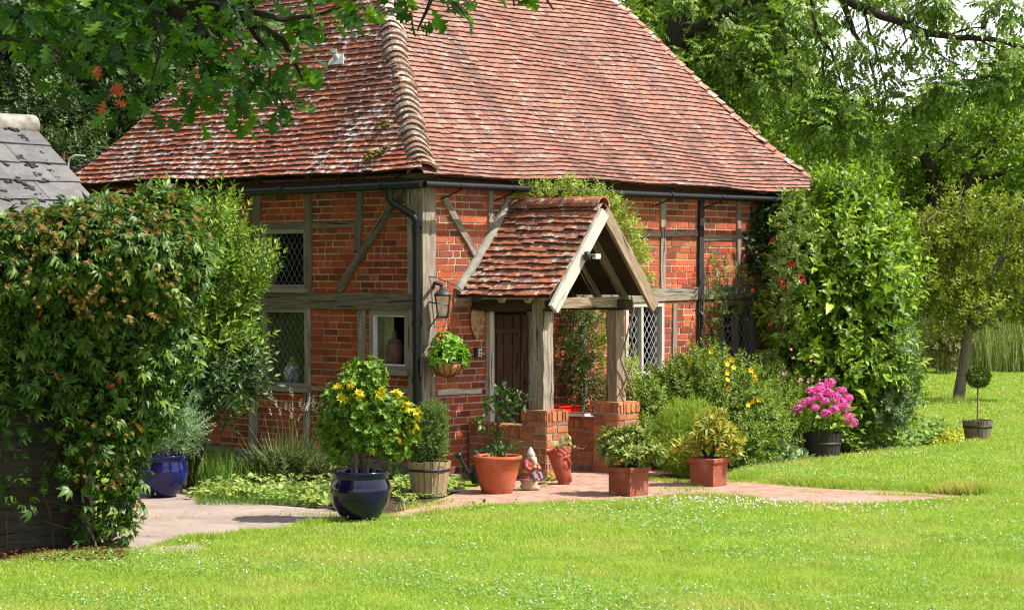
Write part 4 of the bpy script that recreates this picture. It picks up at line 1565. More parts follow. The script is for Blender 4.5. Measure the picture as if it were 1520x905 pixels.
wbox(wsill, 'L', W_low[0] - .1, W_low[1] + .1, W_low[2] - 0.02, W_low[2] + 0.02, -0.45, -0.095)
wsill.build("window_board", M_oak, cot)
a, zz = LW(432, 560, -0.15)
t = thing("ginger_jar", "blue and white china jar behind the leaded window", "jar", at_wall('L', a, W_low[2] + 0.02, -0.17), CA)
sg = Mat("blue_white_china"); sg.color(sg.mix(sg.mask(sg.noise(26, 3), 0.5, 0.55), (0.62, 0.66, 0.68), (0.10, 0.18, 0.30))); sg.rough(0.2)
m = MB(); m.lathe([(0, 0), (0.06, 0), (0.075, 0.04), (0.105, 0.12), (0.10, 0.17), (0.06, 0.205), (0.05, 0.215)], 24); m.build("jar_body", sg.m, t)
m = MB(); m.lathe([(0.062, 0.217), (0.062, 0.235), (0.03, 0.25), (0.0, 0.252)], 20); m.ell((0, 0, .275), (.028, .028, .03)); m.build("lid", plain("ochre_lid", (0.45, 0.30, 0.06), 0.4), t)
a0, z0_ = LW(583, 545, -0.22); a1, z1_ = LW(562, 470, -0.22)
m = MB()
V, fs = [], []
n = 24
for i in range(n + 1):
    a = a0 + (a1 - a0 + 0.03) * i / n
    for z in (W_jar[2] - 0.1, W_jar[3] + 0.02):
        V.append(wall_pt('L', a, z, -0.24 + 0.02 * math.sin(i * 1.6)))
for i in range(n): fs.append((2 * i, 2 * i + 2, 2 * i + 3, 2 * i + 1))
m.add(V, fs, 0, None, True)
cu = m.build("curtain", plain("cream_curtain", (0.62, 0.60, 0.34), 0.9, 0.1, 0.1), None)
cu.location = CO; cu.rotation_euler = (0, 0, CA)
tag(cu, "pale cream curtain hanging behind the small window", "curtain")
a, zz = LW(563, 545, -0.16)
t = thing("candle", "thin white candle standing left of the brown jar", "candle", at_wall('L', a, W_jar[2] + 0.02, -0.16))
m = MB(); m.lathe([(0, 0), (0.03, 0.0), (0.03, 0.012), (0.012, 0.02), (0.012, 0.03), (0.0, 0.03)], 14); m.build("holder", M_jar, t)
m = MB(); m.lathe([(0.0125, 0.03), (0.0125, 0.17), (0.0, 0.175)], 12); m.build("wax_stick", M_white, t)

# things lying on the low wall in the porch
def clocal(x, y, z): return CO + UU * x + VV * y + Vector((0, 0, z))


def rounded(m, a, b, r=0.01, mat=0):
    x0, y0, z0 = a; x1, y1, z1 = b
    ring = [(x0 + r, y0), (x1 - r, y0), (x1, y0 + r), (x1, y1 - r), (x1 - r, y1), (x0 + r, y1), (x0, y1 - r), (x0, y0 + r)]
    cx, cy = (x0 + x1) / 2, (y0 + y1) / 2
    V = []
    for (z, k) in ((z0, 1 - r / (x1 - x0)), (z0 + r, 1), (z1 - r, 1), (z1, 1 - r / (x1 - x0))):
        V += [(cx + (x - cx) * k, cy + (y - cy) * k, z) for x, y in ring]
    fs = [(i * 8 + j, i * 8 + (j + 1) % 8, i * 8 + 8 + (j + 1) % 8, i * 8 + 8 + j) for i in range(3) for j in range(8)]
    fs += [tuple(range(7, -1, -1)), tuple(range(24, 32))]
    m.add(V, fs, mat)


q = clocal(2.0, -0.22, 0.443)
t = thing("plastic_crate", "bright red plastic box lying on the low porch wall", "box", q, CA)
M_red = plain("red_plastic", (0.62, 0.022, 0.012), 0.4, 0.5, 0.06)
m = MB()
L_, W_, H_ = 0.17, 0.12, 0.11
for (a, b) in (((-L_, -W_, 0), (L_, W_, 0.012)), ((-L_, -W_, 0.0125), (-L_ + .01, W_, H_)), ((L_ - .01, -W_, 0.0125), (L_, W_, H_)), ((-L_ + .0105, -W_, 0.0125), (L_ - .0105, -W_ + .01, H_)), ((-L_ + .0105, W_ - .01, 0.0125), (L_ - .0105, W_, H_))):
    m.box(a, b)
cr_ = m.build("crate_body", M_red, t)
m = MB()
for (a, b) in (((-L_ - .012, -W_ - .012, H_ - .012), (L_ + .012, -W_ - .0005, H_ + .004)), ((-L_ - .012, W_ + .0005, H_ - .012), (L_ + .012, W_ + .012, H_ + .004)), ((-L_ - .012, -W_, H_ - .012), (-L_ - .0005, W_, H_ + .004)), ((L_ + .0005, -W_, H_ - .012), (L_ + .012, W_, H_ + .004))):
    m.box(a, b)
m.build("rim", M_red, t)
t = thing("closed_book", "maroon covered book lying beside the red box", "book", clocal(2.02, -0.50, 0.443), CA + 0.25)
m = MB(); m.box((-.13, -.10, 0), (.13, .10, .006)); m.box((-.13, -.10, .042), (.13, .10, .048)); m.box((-.13, .0995, .0065), (.13, .106, .0415)); m.build("cover", plain("maroon_cloth", (0.22, 0.035, 0.03), 0.6), t)
m = MB(); m.box((-.122, -.094, .0065), (.122, .099, .0415)); m.build("pages", M_white, t)
m = MB(); m.add([(-.15, -.1, 0), (.1, -.12, .004), (.13, .07, 0.002), (-.13, .1, .006)], [(0, 1, 2, 3)]); m.add([(-.15, -.1, -0.003), (.1, -.12, .001), (.13, .07, -0.001), (-.13, .1, .003)], [(3, 2, 1, 0)])
o = m.build("paper_sheet", plain("lilac_paper", (0.60, 0.55, 0.68), 0.8), None)
o.location = clocal(1.98, -0.68, 0.449); o.rotation_euler = (0, 0, CA + 0.5)
tag(o, "pale lilac sheet of paper lying beside the maroon book", "paper")

# black watering can behind the round terracotta pot
q = G(708, 722)
t = thing("watering_can", "black plastic watering can with long spout behind terracotta pot", "watering can", (q.x + 0.04, q.y + 0.25, GZ + 0.008), 0.25)
M_can = plain("black_plastic", (0.010, 0.010, 0.012), 0.4, 0.5, 0.2)
m = MB(); m.lathe([(0, 0), (0.095, 0), (0.105, 0.02), (0.10, 0.16), (0.07, 0.215), (0.06, 0.22), (0.055, 0.21)], 20); m.build("can_body", M_can, t)
m = MB(); m.tube([(-0.08, 0, 0.04), (-0.14, 0, 0.12), (-0.22, 0, 0.26), (-0.235, 0, 0.285)], [0.026, 0.020, 0.018, 0.020], 10); m.ell((-0.245, 0, 0.30), (0.042, 0.04, 0.03), rot=Matrix.Rotation(-0.6, 3, 'Y')); m.build("spout", M_can, t)
m = MB(); m.tube([(0.10, 0, 0.04), (0.17, 0, 0.10), (0.16, 0, 0.2), (0.06, 0, 0.31), (-0.02, 0, 0.29), (-0.06, 0, 0.21)], 0.012, 8); m.build("handle", M_can, t)

# garden gnome
q = G(787, 727)
t = thing("garden_gnome", "painted garden gnome with white cap and crossed arms", "ornament", (q.x, q.y - 0.05, GZ + 0.012), 0.85)
t.scale = (1.06, 1.06, 1.06)
M_g_stone = plain("gnome_stone", (0.42, 0.34, 0.23), 0.85, 0.2, 0.3, 25, 0.4)
M_g_red = plain("gnome_red", (0.30, 0.06, 0.04), 0.6, 0.4, 0.3, 25)
M_g_white = plain("gnome_white", (0.42, 0.36, 0.32), 0.8, 0.3, 0.3, 30)
M_g_yellow = plain("gnome_yellow", (0.60, 0.46, 0.14), 0.65, 0.3, 0.25, 25)
M_g_skin = plain("gnome_skin", (0.52, 0.35, 0.23), 0.65, 0.3, 0.2, 25)
m = MB(); m.lathe([(0, 0), (0.090, 0.0), (0.094, 0.03), (0.078, 0.05), (0.092, 0.085), (0.082, 0.10), (0, 0.10)], 18, wob=0.08); m.build("rock_base", M_g_stone, t)
m = MB(); m.lathe([(0.06, 0.092), (0.101, 0.10), (0.094, 0.125), (0.075, 0.155), (0.05, 0.165), (0, 0.165)], 22); gs = m.build("mushroom_seat", plain("gnome_cap_red", (0.34, 0.07, 0.055), 0.6, 0.4, 0.3), t)
m = MB(); m.lathe([(0.102, 0.095), (0.105, 0.102), (0.100, 0.109)], 22); m.build("brim", M_g_white, gs)
m = MB(); m.lathe([(0.0, 0.14), (0.062, 0.145), (0.068, 0.18), (0.064, 0.22), (0.058, 0.255), (0.035, 0.275), (0.025, 0.29), (0, 0.29)], 18); m.build("body", M_g_yellow, t)
m = MB()
for s in (-1, 1): m.tube([(s * 0.035, -0.03, 0.155), (s * 0.045, -0.085, 0.15), (s * 0.045, -0.10, 0.11), (s * 0.045, -0.115, 0.10)], [0.024, 0.024, 0.02, 0.022], 9)
m.build("trousers", plain("gnome_grey", (0.20, 0.17, 0.20), 0.75, 0.2, 0.3), t)
for s in (-1, 1):
    m = MB(); m.tube([(s * 0.058, 0.0, 0.262), (s * 0.082, -0.012, 0.225), (s * 0.074, -0.045, 0.195), (s * 0.01, -0.078, 0.212 + 0.008 * s)], [0.024, 0.027, 0.024, 0.018], 10)
    m.ell((s * 0.058, 0.0, 0.265), (0.026, 0.026, 0.022)); m.build("sleeve", M_g_red, t)
m = MB(); m.ell((-0.035, -0.088, 0.224), (0.022, 0.014, 0.014)); m.ell((0.03, -0.085, 0.212), (0.022, 0.014, 0.014)); m.build("hands", M_g_skin, t)
m = MB(); m.ell((0, -0.012, 0.312), (0.037, 0.038, 0.038)); m.ell((0, -0.052, 0.312), (0.010, 0.012, 0.009)); m.ell((-0.036, -0.01, 0.31), (0.008, 0.01, 0.013)); m.ell((0.036, -0.01, 0.31), (0.008, 0.01, 0.013))
for s in (-1, 1): m.ell((s * 0.013, -0.045, 0.322), (0.005, 0.004, 0.005), 8, 6)
m.build("head", M_g_skin, t)
m = MB(); m.ell((0, -0.042, 0.285), (0.036, 0.028, 0.034)); m.ell((0, -0.058, 0.262), (0.028, 0.02, 0.038)); m.ell((-0.018, -0.05, 0.300), (0.018, 0.01, 0.009)); m.ell((0.018, -0.05, 0.300), (0.018, 0.01, 0.009)); m.ell((0, 0.015, 0.285), (0.05, 0.035, 0.035)); m.build("beard", M_g_white, t)
m = MB(); m.lathe([(0.043, 0.322), (0.047, 0.332), (0.038, 0.352), (0.025, 0.378), (0.012, 0.398), (0.0, 0.408)], 18, (0.0, -0.004, 0)); m.build("pointed_cap", M_g_white, t)
m = MB(); m.lathe([(0.052, 0.175), (0.072, 0.20), (0.075, 0.24), (0.062, 0.272), (0.03, 0.282)], 18, (0, 0.010, 0)); m.build("jacket", M_g_red, t)

# terracotta face planter leaning against the right pier
q = G(836, 719)
t = thing("face_planter", "terracotta wall planter moulded as a bearded face, leaning by the pier", "planter", (q.x + 0.01, q.y, GZ + 0.012), 0.95)
NU, NV = 33, 41
V, fs = [], []
for j in range(NV):
    v = j / (NV - 1)
    for i in range(NU):
        u = 2 * i / (NU - 1) - 1
        half = 0.075 + 0.085 * v
        dpt = (0.075 + 0.055 * v) * math.sqrt(max(0.0, 1 - u * u)) ** 0.8
        g = lambda u0, v0, su, sv: math.exp(-((u - u0) / su) ** 2 - ((v - v0) / sv) ** 2)
        dpt += 0.042 * g(0, .56, .10, .11) + 0.020 * g(0, .49, .16, .04)                # nose
        dpt += 0.022 * (g(-.28, .72, .20, .035) + g(.28, .72, .20, .035)) - 0.020 * (g(-.27, .64, .13, .04) + g(.27, .64, .13, .04))   # brows, sockets
        dpt += 0.012 * (g(-.27, .635, .07, .02) + g(.27, .635, .07, .02))               # lids
        dpt += 0.014 * (g(-.42, .5, .16, .08) + g(.42, .5, .16, .08))
        dpt += 0.016 * (g(-.18, .42, .18, .03) + g(.18, .42, .18, .03)) - 0.014 * g(0, .36, .16, .018) + 0.010 * g(0, .33, .12, .02)   # moustache, mouth
        if v < .4: dpt += 0.008 * math.sin(u * 22 + 6 * math.sin(v * 14)) * (1 - v / .4) + 0.018 * g(0, .16, .4, .14)
        if v > .78: dpt += 0.012 * math.sin(u * 16) * math.sin((v - .78) * 40) + 0.01
        V.append((u * half, -dpt, 0.38 * v))
for j in range(NV - 1):
    for i in range(NU - 1):
        a = j * NU + i
        fs.append((a, a + 1, a + NU + 1, a + NU))
n0 = len(V)
for j in range(NV):      # flat back
    v = j / (NV - 1)
    V += [(-(0.075 + 0.085 * v) * 1.06, 0.012, 0.385 * v), ((0.075 + 0.085 * v) * 1.06, 0.012, 0.385 * v)]
for j in range(NV - 1):
    a = n0 + 2 * j
    fs += [(a, a + 2, a + 3, a + 1), (a, j * NU, (j + 1) * NU, a + 2), (a + 1, a + 3, (j + 1) * NU + NU - 1, j * NU + NU - 1)]
fs.append(tuple(range(NU)) + (n0 + 1, n0))
tilt = Matrix.Rotation(-0.16, 3, 'X') @ Matrix.Rotation(-0.16, 3, 'Y')
m = MB(); m.add([tilt @ Vector(p) for p in V], fs, 0, None, True); m.build("face_relief", M_terra_face, t)
m = MB(); m.box((-0.135, -0.09, 0.33), (0.135, 0.0, 0.345)); o = m.build("soil", M_soil, t); o.rotation_euler = (tilt.to_euler())
M_pale_leaf = leaf_mat("variegated_small", [(0.20, 0.30, 0.08), (0.42, 0.50, 0.25), (0.30, 0.40, 0.12)], 0.5, 0.3)
foliage("foliage", M_pale_leaf, t, [(0.0, -0.01, 0.41, 0.11, 0.07, 0.04)], 26, t_leaf6(0.8), 0.055, seed=4)
m = MB(); m.tube([(0.1, -0.02, 0.39), (0.18, -0.05, 0.36), (0.27, -0.06, 0.345), (0.29, -0.06, 0.36)], 0.003, 5); m.build("trailing_stem", M_stem_tan, t)

# ------------------------------------------------------------------ potted plants
LB = t_leaf6


def pot_thing(name, label, px, py, cat="potted plant", rz=0.0, group=None):
    q = G(px, py)
    return thing(name, label, cat, (q.x, q.y, GZ + 0.006), rz, group)


def soil(t, r, z):
    m = MB(); m.lathe([(r, z), (r * 0.6, z + 0.015), (0, z + 0.02)], 20); m.build("soil", M_soil, t)


def big_blue(t, glz, s=1.0):
    m = MB()
    pr_ = [(0.0, 0.0), (0.140, 0.0), (0.150, 0.015), (0.200, 0.07), (0.248, 0.155), (0.270, 0.245), (0.266, 0.315), (0.245, 0.375), (0.247, 0.39), (0.252, 0.397), (0.245, 0.405), (0.258, 0.41), (0.268, 0.425), (0.266, 0.44), (0.252, 0.447), (0.232, 0.443), (0.226, 0.40), (0.22, 0.36)]
    m.lathe([(r * s, z * s) for r, z in pr_], 48)
    m.build("glazed_pot", glz, t)
    soil(t, 0.228 * s, 0.375 * s)


# 1 glossy dark blue pot with golden shrub
t = pot_thing("potted_shrub", "glossy dark blue pot holding a many stemmed shrub with yellow tips", 535, 773)
big_blue(t, M_glaze_dark)
m = MB()
for (x0, y0, x1, y1, z1) in ((-.06, .0, -.20, .02, .95), (.02, .05, .05, .1, 1.05), (.05, -.03, .14, -.05, .95), (-.02, -.05, -.06, -.1, .9), (.08, .03, .30, .05, .85), (.03, .01, .0, .0, 1.1)):
    m.tube(wander((x0, y0, 0.36), (x1, y1, z1), 7, 0.12), lerp_r(0.020, 0.007, 7), 8)
m.build("stem", M_bark, t)
M_euo = leaf_mat("euonymus_leaf", [(0.055, 0.125, 0.012), (0.09, 0.185, 0.016), (0.15, 0.26, 0.022), (0.24, 0.35, 0.035)], 0.36, 0.3, 0.5)
M_euo_y = leaf_mat("yellow_tip", [(0.55, 0.45, 0.015), (0.68, 0.50, 0.02), (0.45, 0.45, 0.04)], 0.35, 0.25, 0.5)
q = Vector(t.location)
eb = [(-.02, 0, 1.06, .26, .26, .32), (-.18, 0, .95, .20, .2, .22), (.22, .0, .90, .24, .22, .22), (.38, .02, .82, .14, .14, .14), (-.26, .03, .75, .14, .16, .16), (.05, -.06, .78, .28, .2, .18), (.04, 0, 1.30, .19, .18, .14), (.30, -.04, .65, .13, .12, .12), (-.2, 0, .58, .10, .1, .1)]
tl = t_whorl(8, 0.75, 0.42, LB(0.42, 0.10, 0.12), 1)
foliage("foliage", M_euo, t, eb, 1900, tl, 0.055, seed=5, shell=0.35, out=1.0, up=0.6)
for k, bb_ in enumerate([(-.18, -.22, 1.18, .03, .03, .03), (-.08, -.25, 1.22, .03, .03, .03), (.0, -.26, 1.12, .03, .03, .03), (-.15, -.24, 1.08, .03, .03, .03), (.33, -.18, 1.12, .03, .03, .03), (.42, -.12, 1.02, .03, .03, .03), (.50, -.06, .95, .03, .03, .03), (.46, -.08, .82, .03, .03, .03), (.36, -.14, .76, .03, .03, .03), (.20, -.24, 1.14, .03, .03, .03)]):
    foliage("yellow_tip", M_euo_y, t, [bb_], 5 + k % 4, tl, 0.055, seed=66 + k, shell=0.2)

# 2 wooden tub with a clipped conifer
def tub(t, r0, r1, h, mat, bands=((0.72, 0.8),), n=18, rim=True):
    m = MB()
    for k in range(n):
        a0, a1 = 2 * math.pi * k / n + 0.015, 2 * math.pi * (k + 1) / n - 0.015
        V = []
        dz = random.uniform(-0.004, 0.006)
        for z, rr in ((0, r0), (h + dz, r1)):
            for (a, q) in ((a0, rr), (a1, rr), (a1, rr - 0.022), (a0, rr - 0.022)):
                V.append((q * math.cos(a), q * math.sin(a), z))
        u0 = random.random() * 9
        m.add(V, [(0, 1, 5, 4), (1, 2, 6, 5), (2, 3, 7, 6), (3, 0, 4, 7), (4, 5, 6, 7)], 0, [[(u0, 0), (u0, .08), (u0 + h, .08), (u0 + h, 0)]] * 5)
    m.lathe([(0, 0.01), (r0 - .01, 0.01)], n)
    m.lathe([(r0 - .006, 0), (r1 - .006, h - 0.02)], n)
    m.build("wooden_tub", mat, t)
    m = MB()
    for (b0, b1) in bands:
        ra, rb = r0 + (r1 - r0) * b0 + 0.003, r0 + (r1 - r0) * b1 + 0.003
        m.lathe([(ra - .004, h * b0), (ra, h * b0), (rb, h * b1), (rb - .004, h * b1)], 36)
    m.build("iron_hoop", M_iron, t)
    soil(t, r1 - 0.03, h * 0.86)


M_tubwood = oak("tub_wood", (0.42, 0.33, 0.19), (0.22, 0.16, 0.085), 0.2)
t = pot_thing("potted_conifer", "pale wooden tub with a clipped oval conifer by the corner post", 637, 736)
tub(t, 0.165, 0.218, 0.34, M_tubwood, ((0.72, 0.80),))
m = MB(); m.tube([(0.10, -0.205, .30), (0.10, -0.225, .24), (0.145, -0.205, .24), (0.145, -0.19, .30), (0.10, -0.205, .30)], 0.006, 6); m.build("buckle", M_iron, t)
M_con = leaf_mat("conifer_green", [(0.055, 0.11, 0.018), (0.10, 0.17, 0.028), (0.17, 0.24, 0.05)], 0.6, 0.2, 0.3)
tn = t_shoot(5, t_leaf(0.34, 0.03, 0.0), 1.0, 0.42)
foliage("foliage", M_con, t, [(0.0, 0, .60, .15, .15, .25), (-0.02, 0, .46, .15, .15, .17), (.04, 0, .76, .12, .12, .13)], 1500, tn, 0.070, out=0.9, up=0.7, rnd=0.5, shell=0.55, lump=0.08, seed=8)
m = MB(); m.tube([(0, 0, .28), (0, 0, .8)], [.02, .006], 8); m.build("trunk", M_bark, t)

# 3 blue pot at the far left with a blue spruce
t = pot_thing("potted_spruce", "cobalt blue pot half behind the creeper with a small blue spruce", 241, 737)
big_blue(t, M_glaze_blue, 0.93)
M_spruce = leaf_mat("spruce_needle", [(0.11, 0.20, 0.09), (0.19, 0.30, 0.14), (0.30, 0.40, 0.22)], 0.6, 0.2, 0.3)
tsp = t_shoot(8, t_leaf(0.24, 0.0, 0.0), 0.8, 0.28)
foliage("foliage", M_spruce, t, [(.08, 0, .60, .27, .25, .16), (.06, 0, .80, .24, .2, .16), (.18, -.05, .70, .22, .2, .14), (.0, 0, .97, .16, .12, .12)], 620, tsp, 0.13, out=1.0, up=0.25, rnd=0.4, shell=0.25, seed=9)
m = MB(); m.tube([(0, 0, .3), (0, 0, .95)], [.022, .006], 8); m.build("trunk", M_bark, t)

# 4 round terracotta pot with a young camellia
t = pot_thing("potted_camellia", "round terracotta pot with a slim young glossy leaved camellia", 738, 732)
m = MB()
m.lathe([(0, 0), (0.148, 0), (0.155, 0.01), (0.180, 0.10), (0.207, 0.20), (0.216, 0.255), (0.222, 0.262), (0.222, 0.285), (0.228, 0.290), (0.232, 0.335), (0.246, 0.338), (0.250, 0.352), (0.248, 0.372), (0.236, 0.376), (0.226, 0.366), (0.222, 0.32)], 48)
m.build("terracotta_pot", M_terra, t)
soil(t, 0.222, 0.33)
m = MB()
main = wander((0.0, 0, 0.32), (0.04, 0, 1.0), 8, 0.10)
m.tube(main, lerp_r(0.011, 0.005, 8), 7)
tips = []
for (k, dx, dz) in ((3, -.16, .1), (4, .12, .12), (5, -.12, .12), (6, .14, .12), (6, .24, .06), (2, .14, -.02), (1, -.05, .03), (2, .03, .02)):
    e = main[k] + Vector((dx, random.uniform(-.08, .08), dz)); tips.append(e)
    m.tube(wander(main[k], e, 4, 0.1), lerp_r(0.006, 0.003, 4), 6)
m.build("stem", M_bark_thin, t)
M_cam = leaf_mat("camellia_leaf", [(0.030, 0.090, 0.018), (0.050, 0.13, 0.024), (0.09, 0.18, 0.03)], 0.25, 0.2, 0.65)
cb = [(p.x, p.y, p.z, .055, .055, .055) for p in tips + main[4:]] + [(.08, -.05, .42, .09, .08, .05), (-.16, 0, .38, .05, .05, .03)]
foliage("foliage", M_cam, t, cb, 210, LB(0.5, 0.08, 0.25), 0.075, out=0.9, up=0.0, rnd=0.8, shell=0.3, seed=12)


# 5,6 square terracotta pots
def square_pot(t, half_b, half_t, h):
    m = MB()
    rows = [(half_b, 0), (half_b + .004, .01), (half_t - .02, h * .80), (half_t - .012, h * .815), (half_t - .012, h * .835), (half_t, h * .85), (half_t + .004, h * .97), (half_t - .004, h), (half_t - .03, h), (half_t - .035, h * .85)]
    V, fs = [], []
    n = 24
    for (a, z) in rows:
        for k in range(n):
            th_ = 2 * math.pi * k / n + math.pi / 4
            c, s_ = math.cos(th_), math.sin(th_)
            q = a / max(abs(c), abs(s_))
            q = min(q, a * 1.385)
            V.append((q * c, q * s_, z))
    for i in range(len(rows) - 1):
        for k in range(n):
            a, b = i * n + k, i * n + (k + 1) % n
            fs.append((a, b, b + n, a + n))
    m.add(V, fs)
    m.build("terracotta_pot", M_terra_dark, t)
    m = MB(); m.box((-half_t + .034, -half_t + .034, h * .8), (half_t - .034, half_t - .034, h * .86)); m.build("soil", M_soil, t)


t = pot_thing("potted_rhododendron", "square terracotta pot with low dark green rhododendron before the right pier", 933, 735, rz=CA - 0.03)
square_pot(t, 0.138, 0.162, 0.285)
M_rho = leaf_mat("rhododendron_leaf", [(0.065, 0.12, 0.016), (0.12, 0.18, 0.022), (0.21, 0.26, 0.04), (0.33, 0.32, 0.10)], 0.35, 0.2, 0.55)
twh = [t_whorl(7, 0.45, 0.33, LB(0.32, 0.06, 0.2), 1), t_whorl(6, 0.9, 0.35, LB(0.32, 0.06, 0.1), 2)]
foliage("foliage", M_rho, t, [(0, 0, .44, .28, .28, .14), (-.1, .1, .50, .17, .17, .12), (.12, -.12, .42, .18, .18, .10), (.05, .05, .55, .16, .16, .1)], 250, twh, 0.088, out=0.8, up=0.8, shell=0.5, seed=14)
m = MB()
for k in range(9):
    a = random.random() * 6.28; m.tube(wander((0, 0, .24), (.2 * math.cos(a), .2 * math.sin(a), .45), 4, .1), lerp_r(.01, .005, 4), 6)
m.build("stem", M_bark_thin, t)
t = pot_thing("potted_pieris", "square terracotta pot with yellowish long leaved shrub before the green dome", 1052, 721, rz=CA + 0.10)
square_pot(t, 0.135, 0.165, 0.29)
M_pie = leaf_mat("pieris_leaf", [(0.10, 0.17, 0.02), (0.30, 0.32, 0.04), (0.48, 0.44, 0.09), (0.55, 0.45, 0.12), (0.16, 0.22, 0.03)], 0.4, 0.3, 0.45)
twp = [t_whorl(8, 0.6, 0.24, LB(0.24, 0.05, 0.25), 1), t_whorl(6, 1.1, 0.24, LB(0.24, 0.05, 0.12), 2)]
foliage("foliage", M_pie, t, [(.02, 0, .44, .17, .17, .14), (.1, -.1, .55, .14, .14, .10), (.0, .0, .62, .12, .12, .1), (.16, -.16, .42, .09, .09, .1), (-.20, .18, .40, .07, .07, .05), (.08, -.06, .68, .07, .07, .06)], 150, twp, 0.125, out=0.7, up=0.9, shell=0.4, seed=15)
m = MB()
for k in range(9):
    a = random.random() * 6.28; m.tube(wander((0, 0, .24), (.15 * math.cos(a), .15 * math.sin(a), .5), 4, .1), lerp_r(.010, .005, 4), 6)
m.build("stem", M_bark_thin, t)

# 7 hydrangea in a dark half barrel
t = pot_thing("potted_hydrangea", "dark wooden barrel planter overflowing with bright pink hydrangea heads", 1221, 686)
M_barrel = oak("wet_barrel", (0.050, 0.042, 0.036), (0.018, 0.015, 0.013), 0.15)
tub(t, 0.185, 0.228, 0.34, M_barrel, ((0.60, 0.69), (0.14, 0.22)), 22)
M_hyd = leaf_mat("hydrangea_leaf", [(0.12, 0.20, 0.02), (0.20, 0.30, 0.03), (0.32, 0.38, 0.06)], 0.5, 0.35)
foliage("foliage", M_hyd, t, [(0, 0, .50, .30, .26, .16), (.15, 0, .55, .2, .2, .14), (-.15, 0, .55, .2, .2, .14)], 330, LB(0.6, 0.08, 0.25), 0.085, seed=17, shell=0.4)
M_pink = leaf_mat("pink_petal", [(0.72, 0.035, 0.30), (0.88, 0.09, 0.44), (0.92, 0.20, 0.58), (0.62, 0.10, 0.52)], 0.6, 0.3, 0.2, tmul=(1.2, 1, 1.2))
heads = [(-.24, -.12, .68), (-.17, -.15, .72), (-.08, -.16, .78), (.0, -.18, .72), (.05, -.1, .82), (.13, -.15, .76), (.19, -.12, .70), (.25, -.08, .64), (-.12, -.2, .64), (.10, -.22, .62), (.28, -.12, .53), (-.02, .0, .88), (-.14, 0, .83), (.09, .02, .92), (.22, 0, .82), (.30, 0, .74), (-.3, -.05, .60), (.0, -.25, .58), (.33, -.08, .46), (-.05, -.12, .84)]
for (x, y, z) in heads:
    r = random.uniform(.052, .072)
    foliage("flower_head", M_pink, t, [(x, y, z, r, r, r * .8)], 130, t_flower(4, 0.2, 1.0), 0.021, out=1.6, up=0.1, rnd=0.3, shell=0.85, lump=0.05, seed=int(1000 * (x + 1) + 100 * z))
m = MB()
for (x, y, z) in heads: m.tube(wander((x * .3, y * .3, .3), (x, y, z - .03), 3, .06), lerp_r(.006, .004, 3), 5)
m.build("stem", M_stem_green, t)

# 8 lollipop topiary in a barrel on the lawn
t = pot_thing("potted_topiary", "wooden half barrel on the lawn with a lollipop clipped standard", 1451, 658)
t.location.z = GZ + 0.02
M_barrel2 = oak("grey_barrel", (0.27, 0.215, 0.155), (0.11, 0.085, 0.06), 0.3)
tub(t, 0.150, 0.200, 0.285, M_barrel2, ((0.66, 0.76),), 18)
m = MB(); m.tube(wander((0, 0, .24), (.01, 0, .74), 5, .02), .011, 8); m.build("stem", M_stem_tan, t)
M_box = leaf_mat("box_leaf", [(0.035, 0.075, 0.010), (0.07, 0.12, 0.014), (0.13, 0.17, 0.02)], 0.4, 0.2, 0.5)
foliage("foliage", M_box, t, [(.01, 0, .84, .145, .145, .125)], 2200, t_leaf(0.6), 0.030, out=0.9, up=0.4, shell=0.75, lump=0.06, seed=19)

# ------------------------------------------------------------------ plants in the beds
def plant(name, label, cat, px, py, group=None):
    q = G(px, py)
    return thing(name, label, cat, (q.x, q.y, GZ), 0, group)


def rel(t, blobs):
    l = Vector(t.location)
    return [(b[0] - l.x, b[1] - l.y, b[2] - l.z, b[3], b[4], b[5]) for b in blobs]


# lavender
t = plant("lavender", "grey green lavender clump with pale flower spikes by the shaded wall", "plant", 432, 712)
M_lav = leaf_mat("lavender_leaf", [(0.12, 0.165, 0.05), (0.17, 0.22, 0.08), (0.23, 0.27, 0.13)], 0.7, 0.2, 0.2)
r = np.random.default_rng(3)
n = 420
base = np.stack([r.normal(0, .17, n), r.normal(0, .10, n), np.full(n, .06) + .08 * r.random(n)], 1)
d = np.stack([base[:, 0] * 3.0 + r.normal(0, .35, n) + .15, r.normal(-.1, .3, n), np.full(n, 1.0)], 1)
V, T = scatter(t_leaf(0.022, 0.002, 0.0), base, d, r.normal(size=(n, 3)), 0.26 + .18 * r.random(n))
V2, T2 = scatter(t_shoot(6, t_leaf(.2), 1.0, .4), base[:260], d[:260], r.normal(size=(260, 3)), 0.16 + .06 * r.random(260))
mesh_np("foliage", *join([(V, T), (V2, T2)]), M_lav, t)
n = 70
base = np.stack([r.normal(.08, .15, n), r.normal(0, .08, n), np.full(n, .1)], 1)
d = np.stack([base[:, 0] * 1.6 + .25 + r.normal(0, .35, n), r.normal(-.1, .3, n), np.full(n, 1.0)], 1)
V, T = scatter(t_leaf(0.010, 0.001, 0.0), base, d, r.normal(size=(n, 3)), 0.60 + .22 * r.random(n))
mesh_np("flower_stalks", V, T, M_lav, t)
tipp = V.reshape(n, 4, 3)[:, 2]
dd = nrm(tipp - V.reshape(n, 4, 3)[:, 1])
M_spike = leaf_mat("lavender_spike", [(0.30, 0.27, 0.30), (0.45, 0.42, 0.43), (0.52, 0.50, 0.46)], 0.8, 0.2, 0.2)
for k in range(n):
    V, T = scatter(t_shoot(4, t_leaf(.4), 0.8, .35), tipp[k:k + 1], dd[k:k + 1], r.normal(size=(1, 3)), 0.085)
    mesh_np("flower_spike", V, T, M_spike, t)
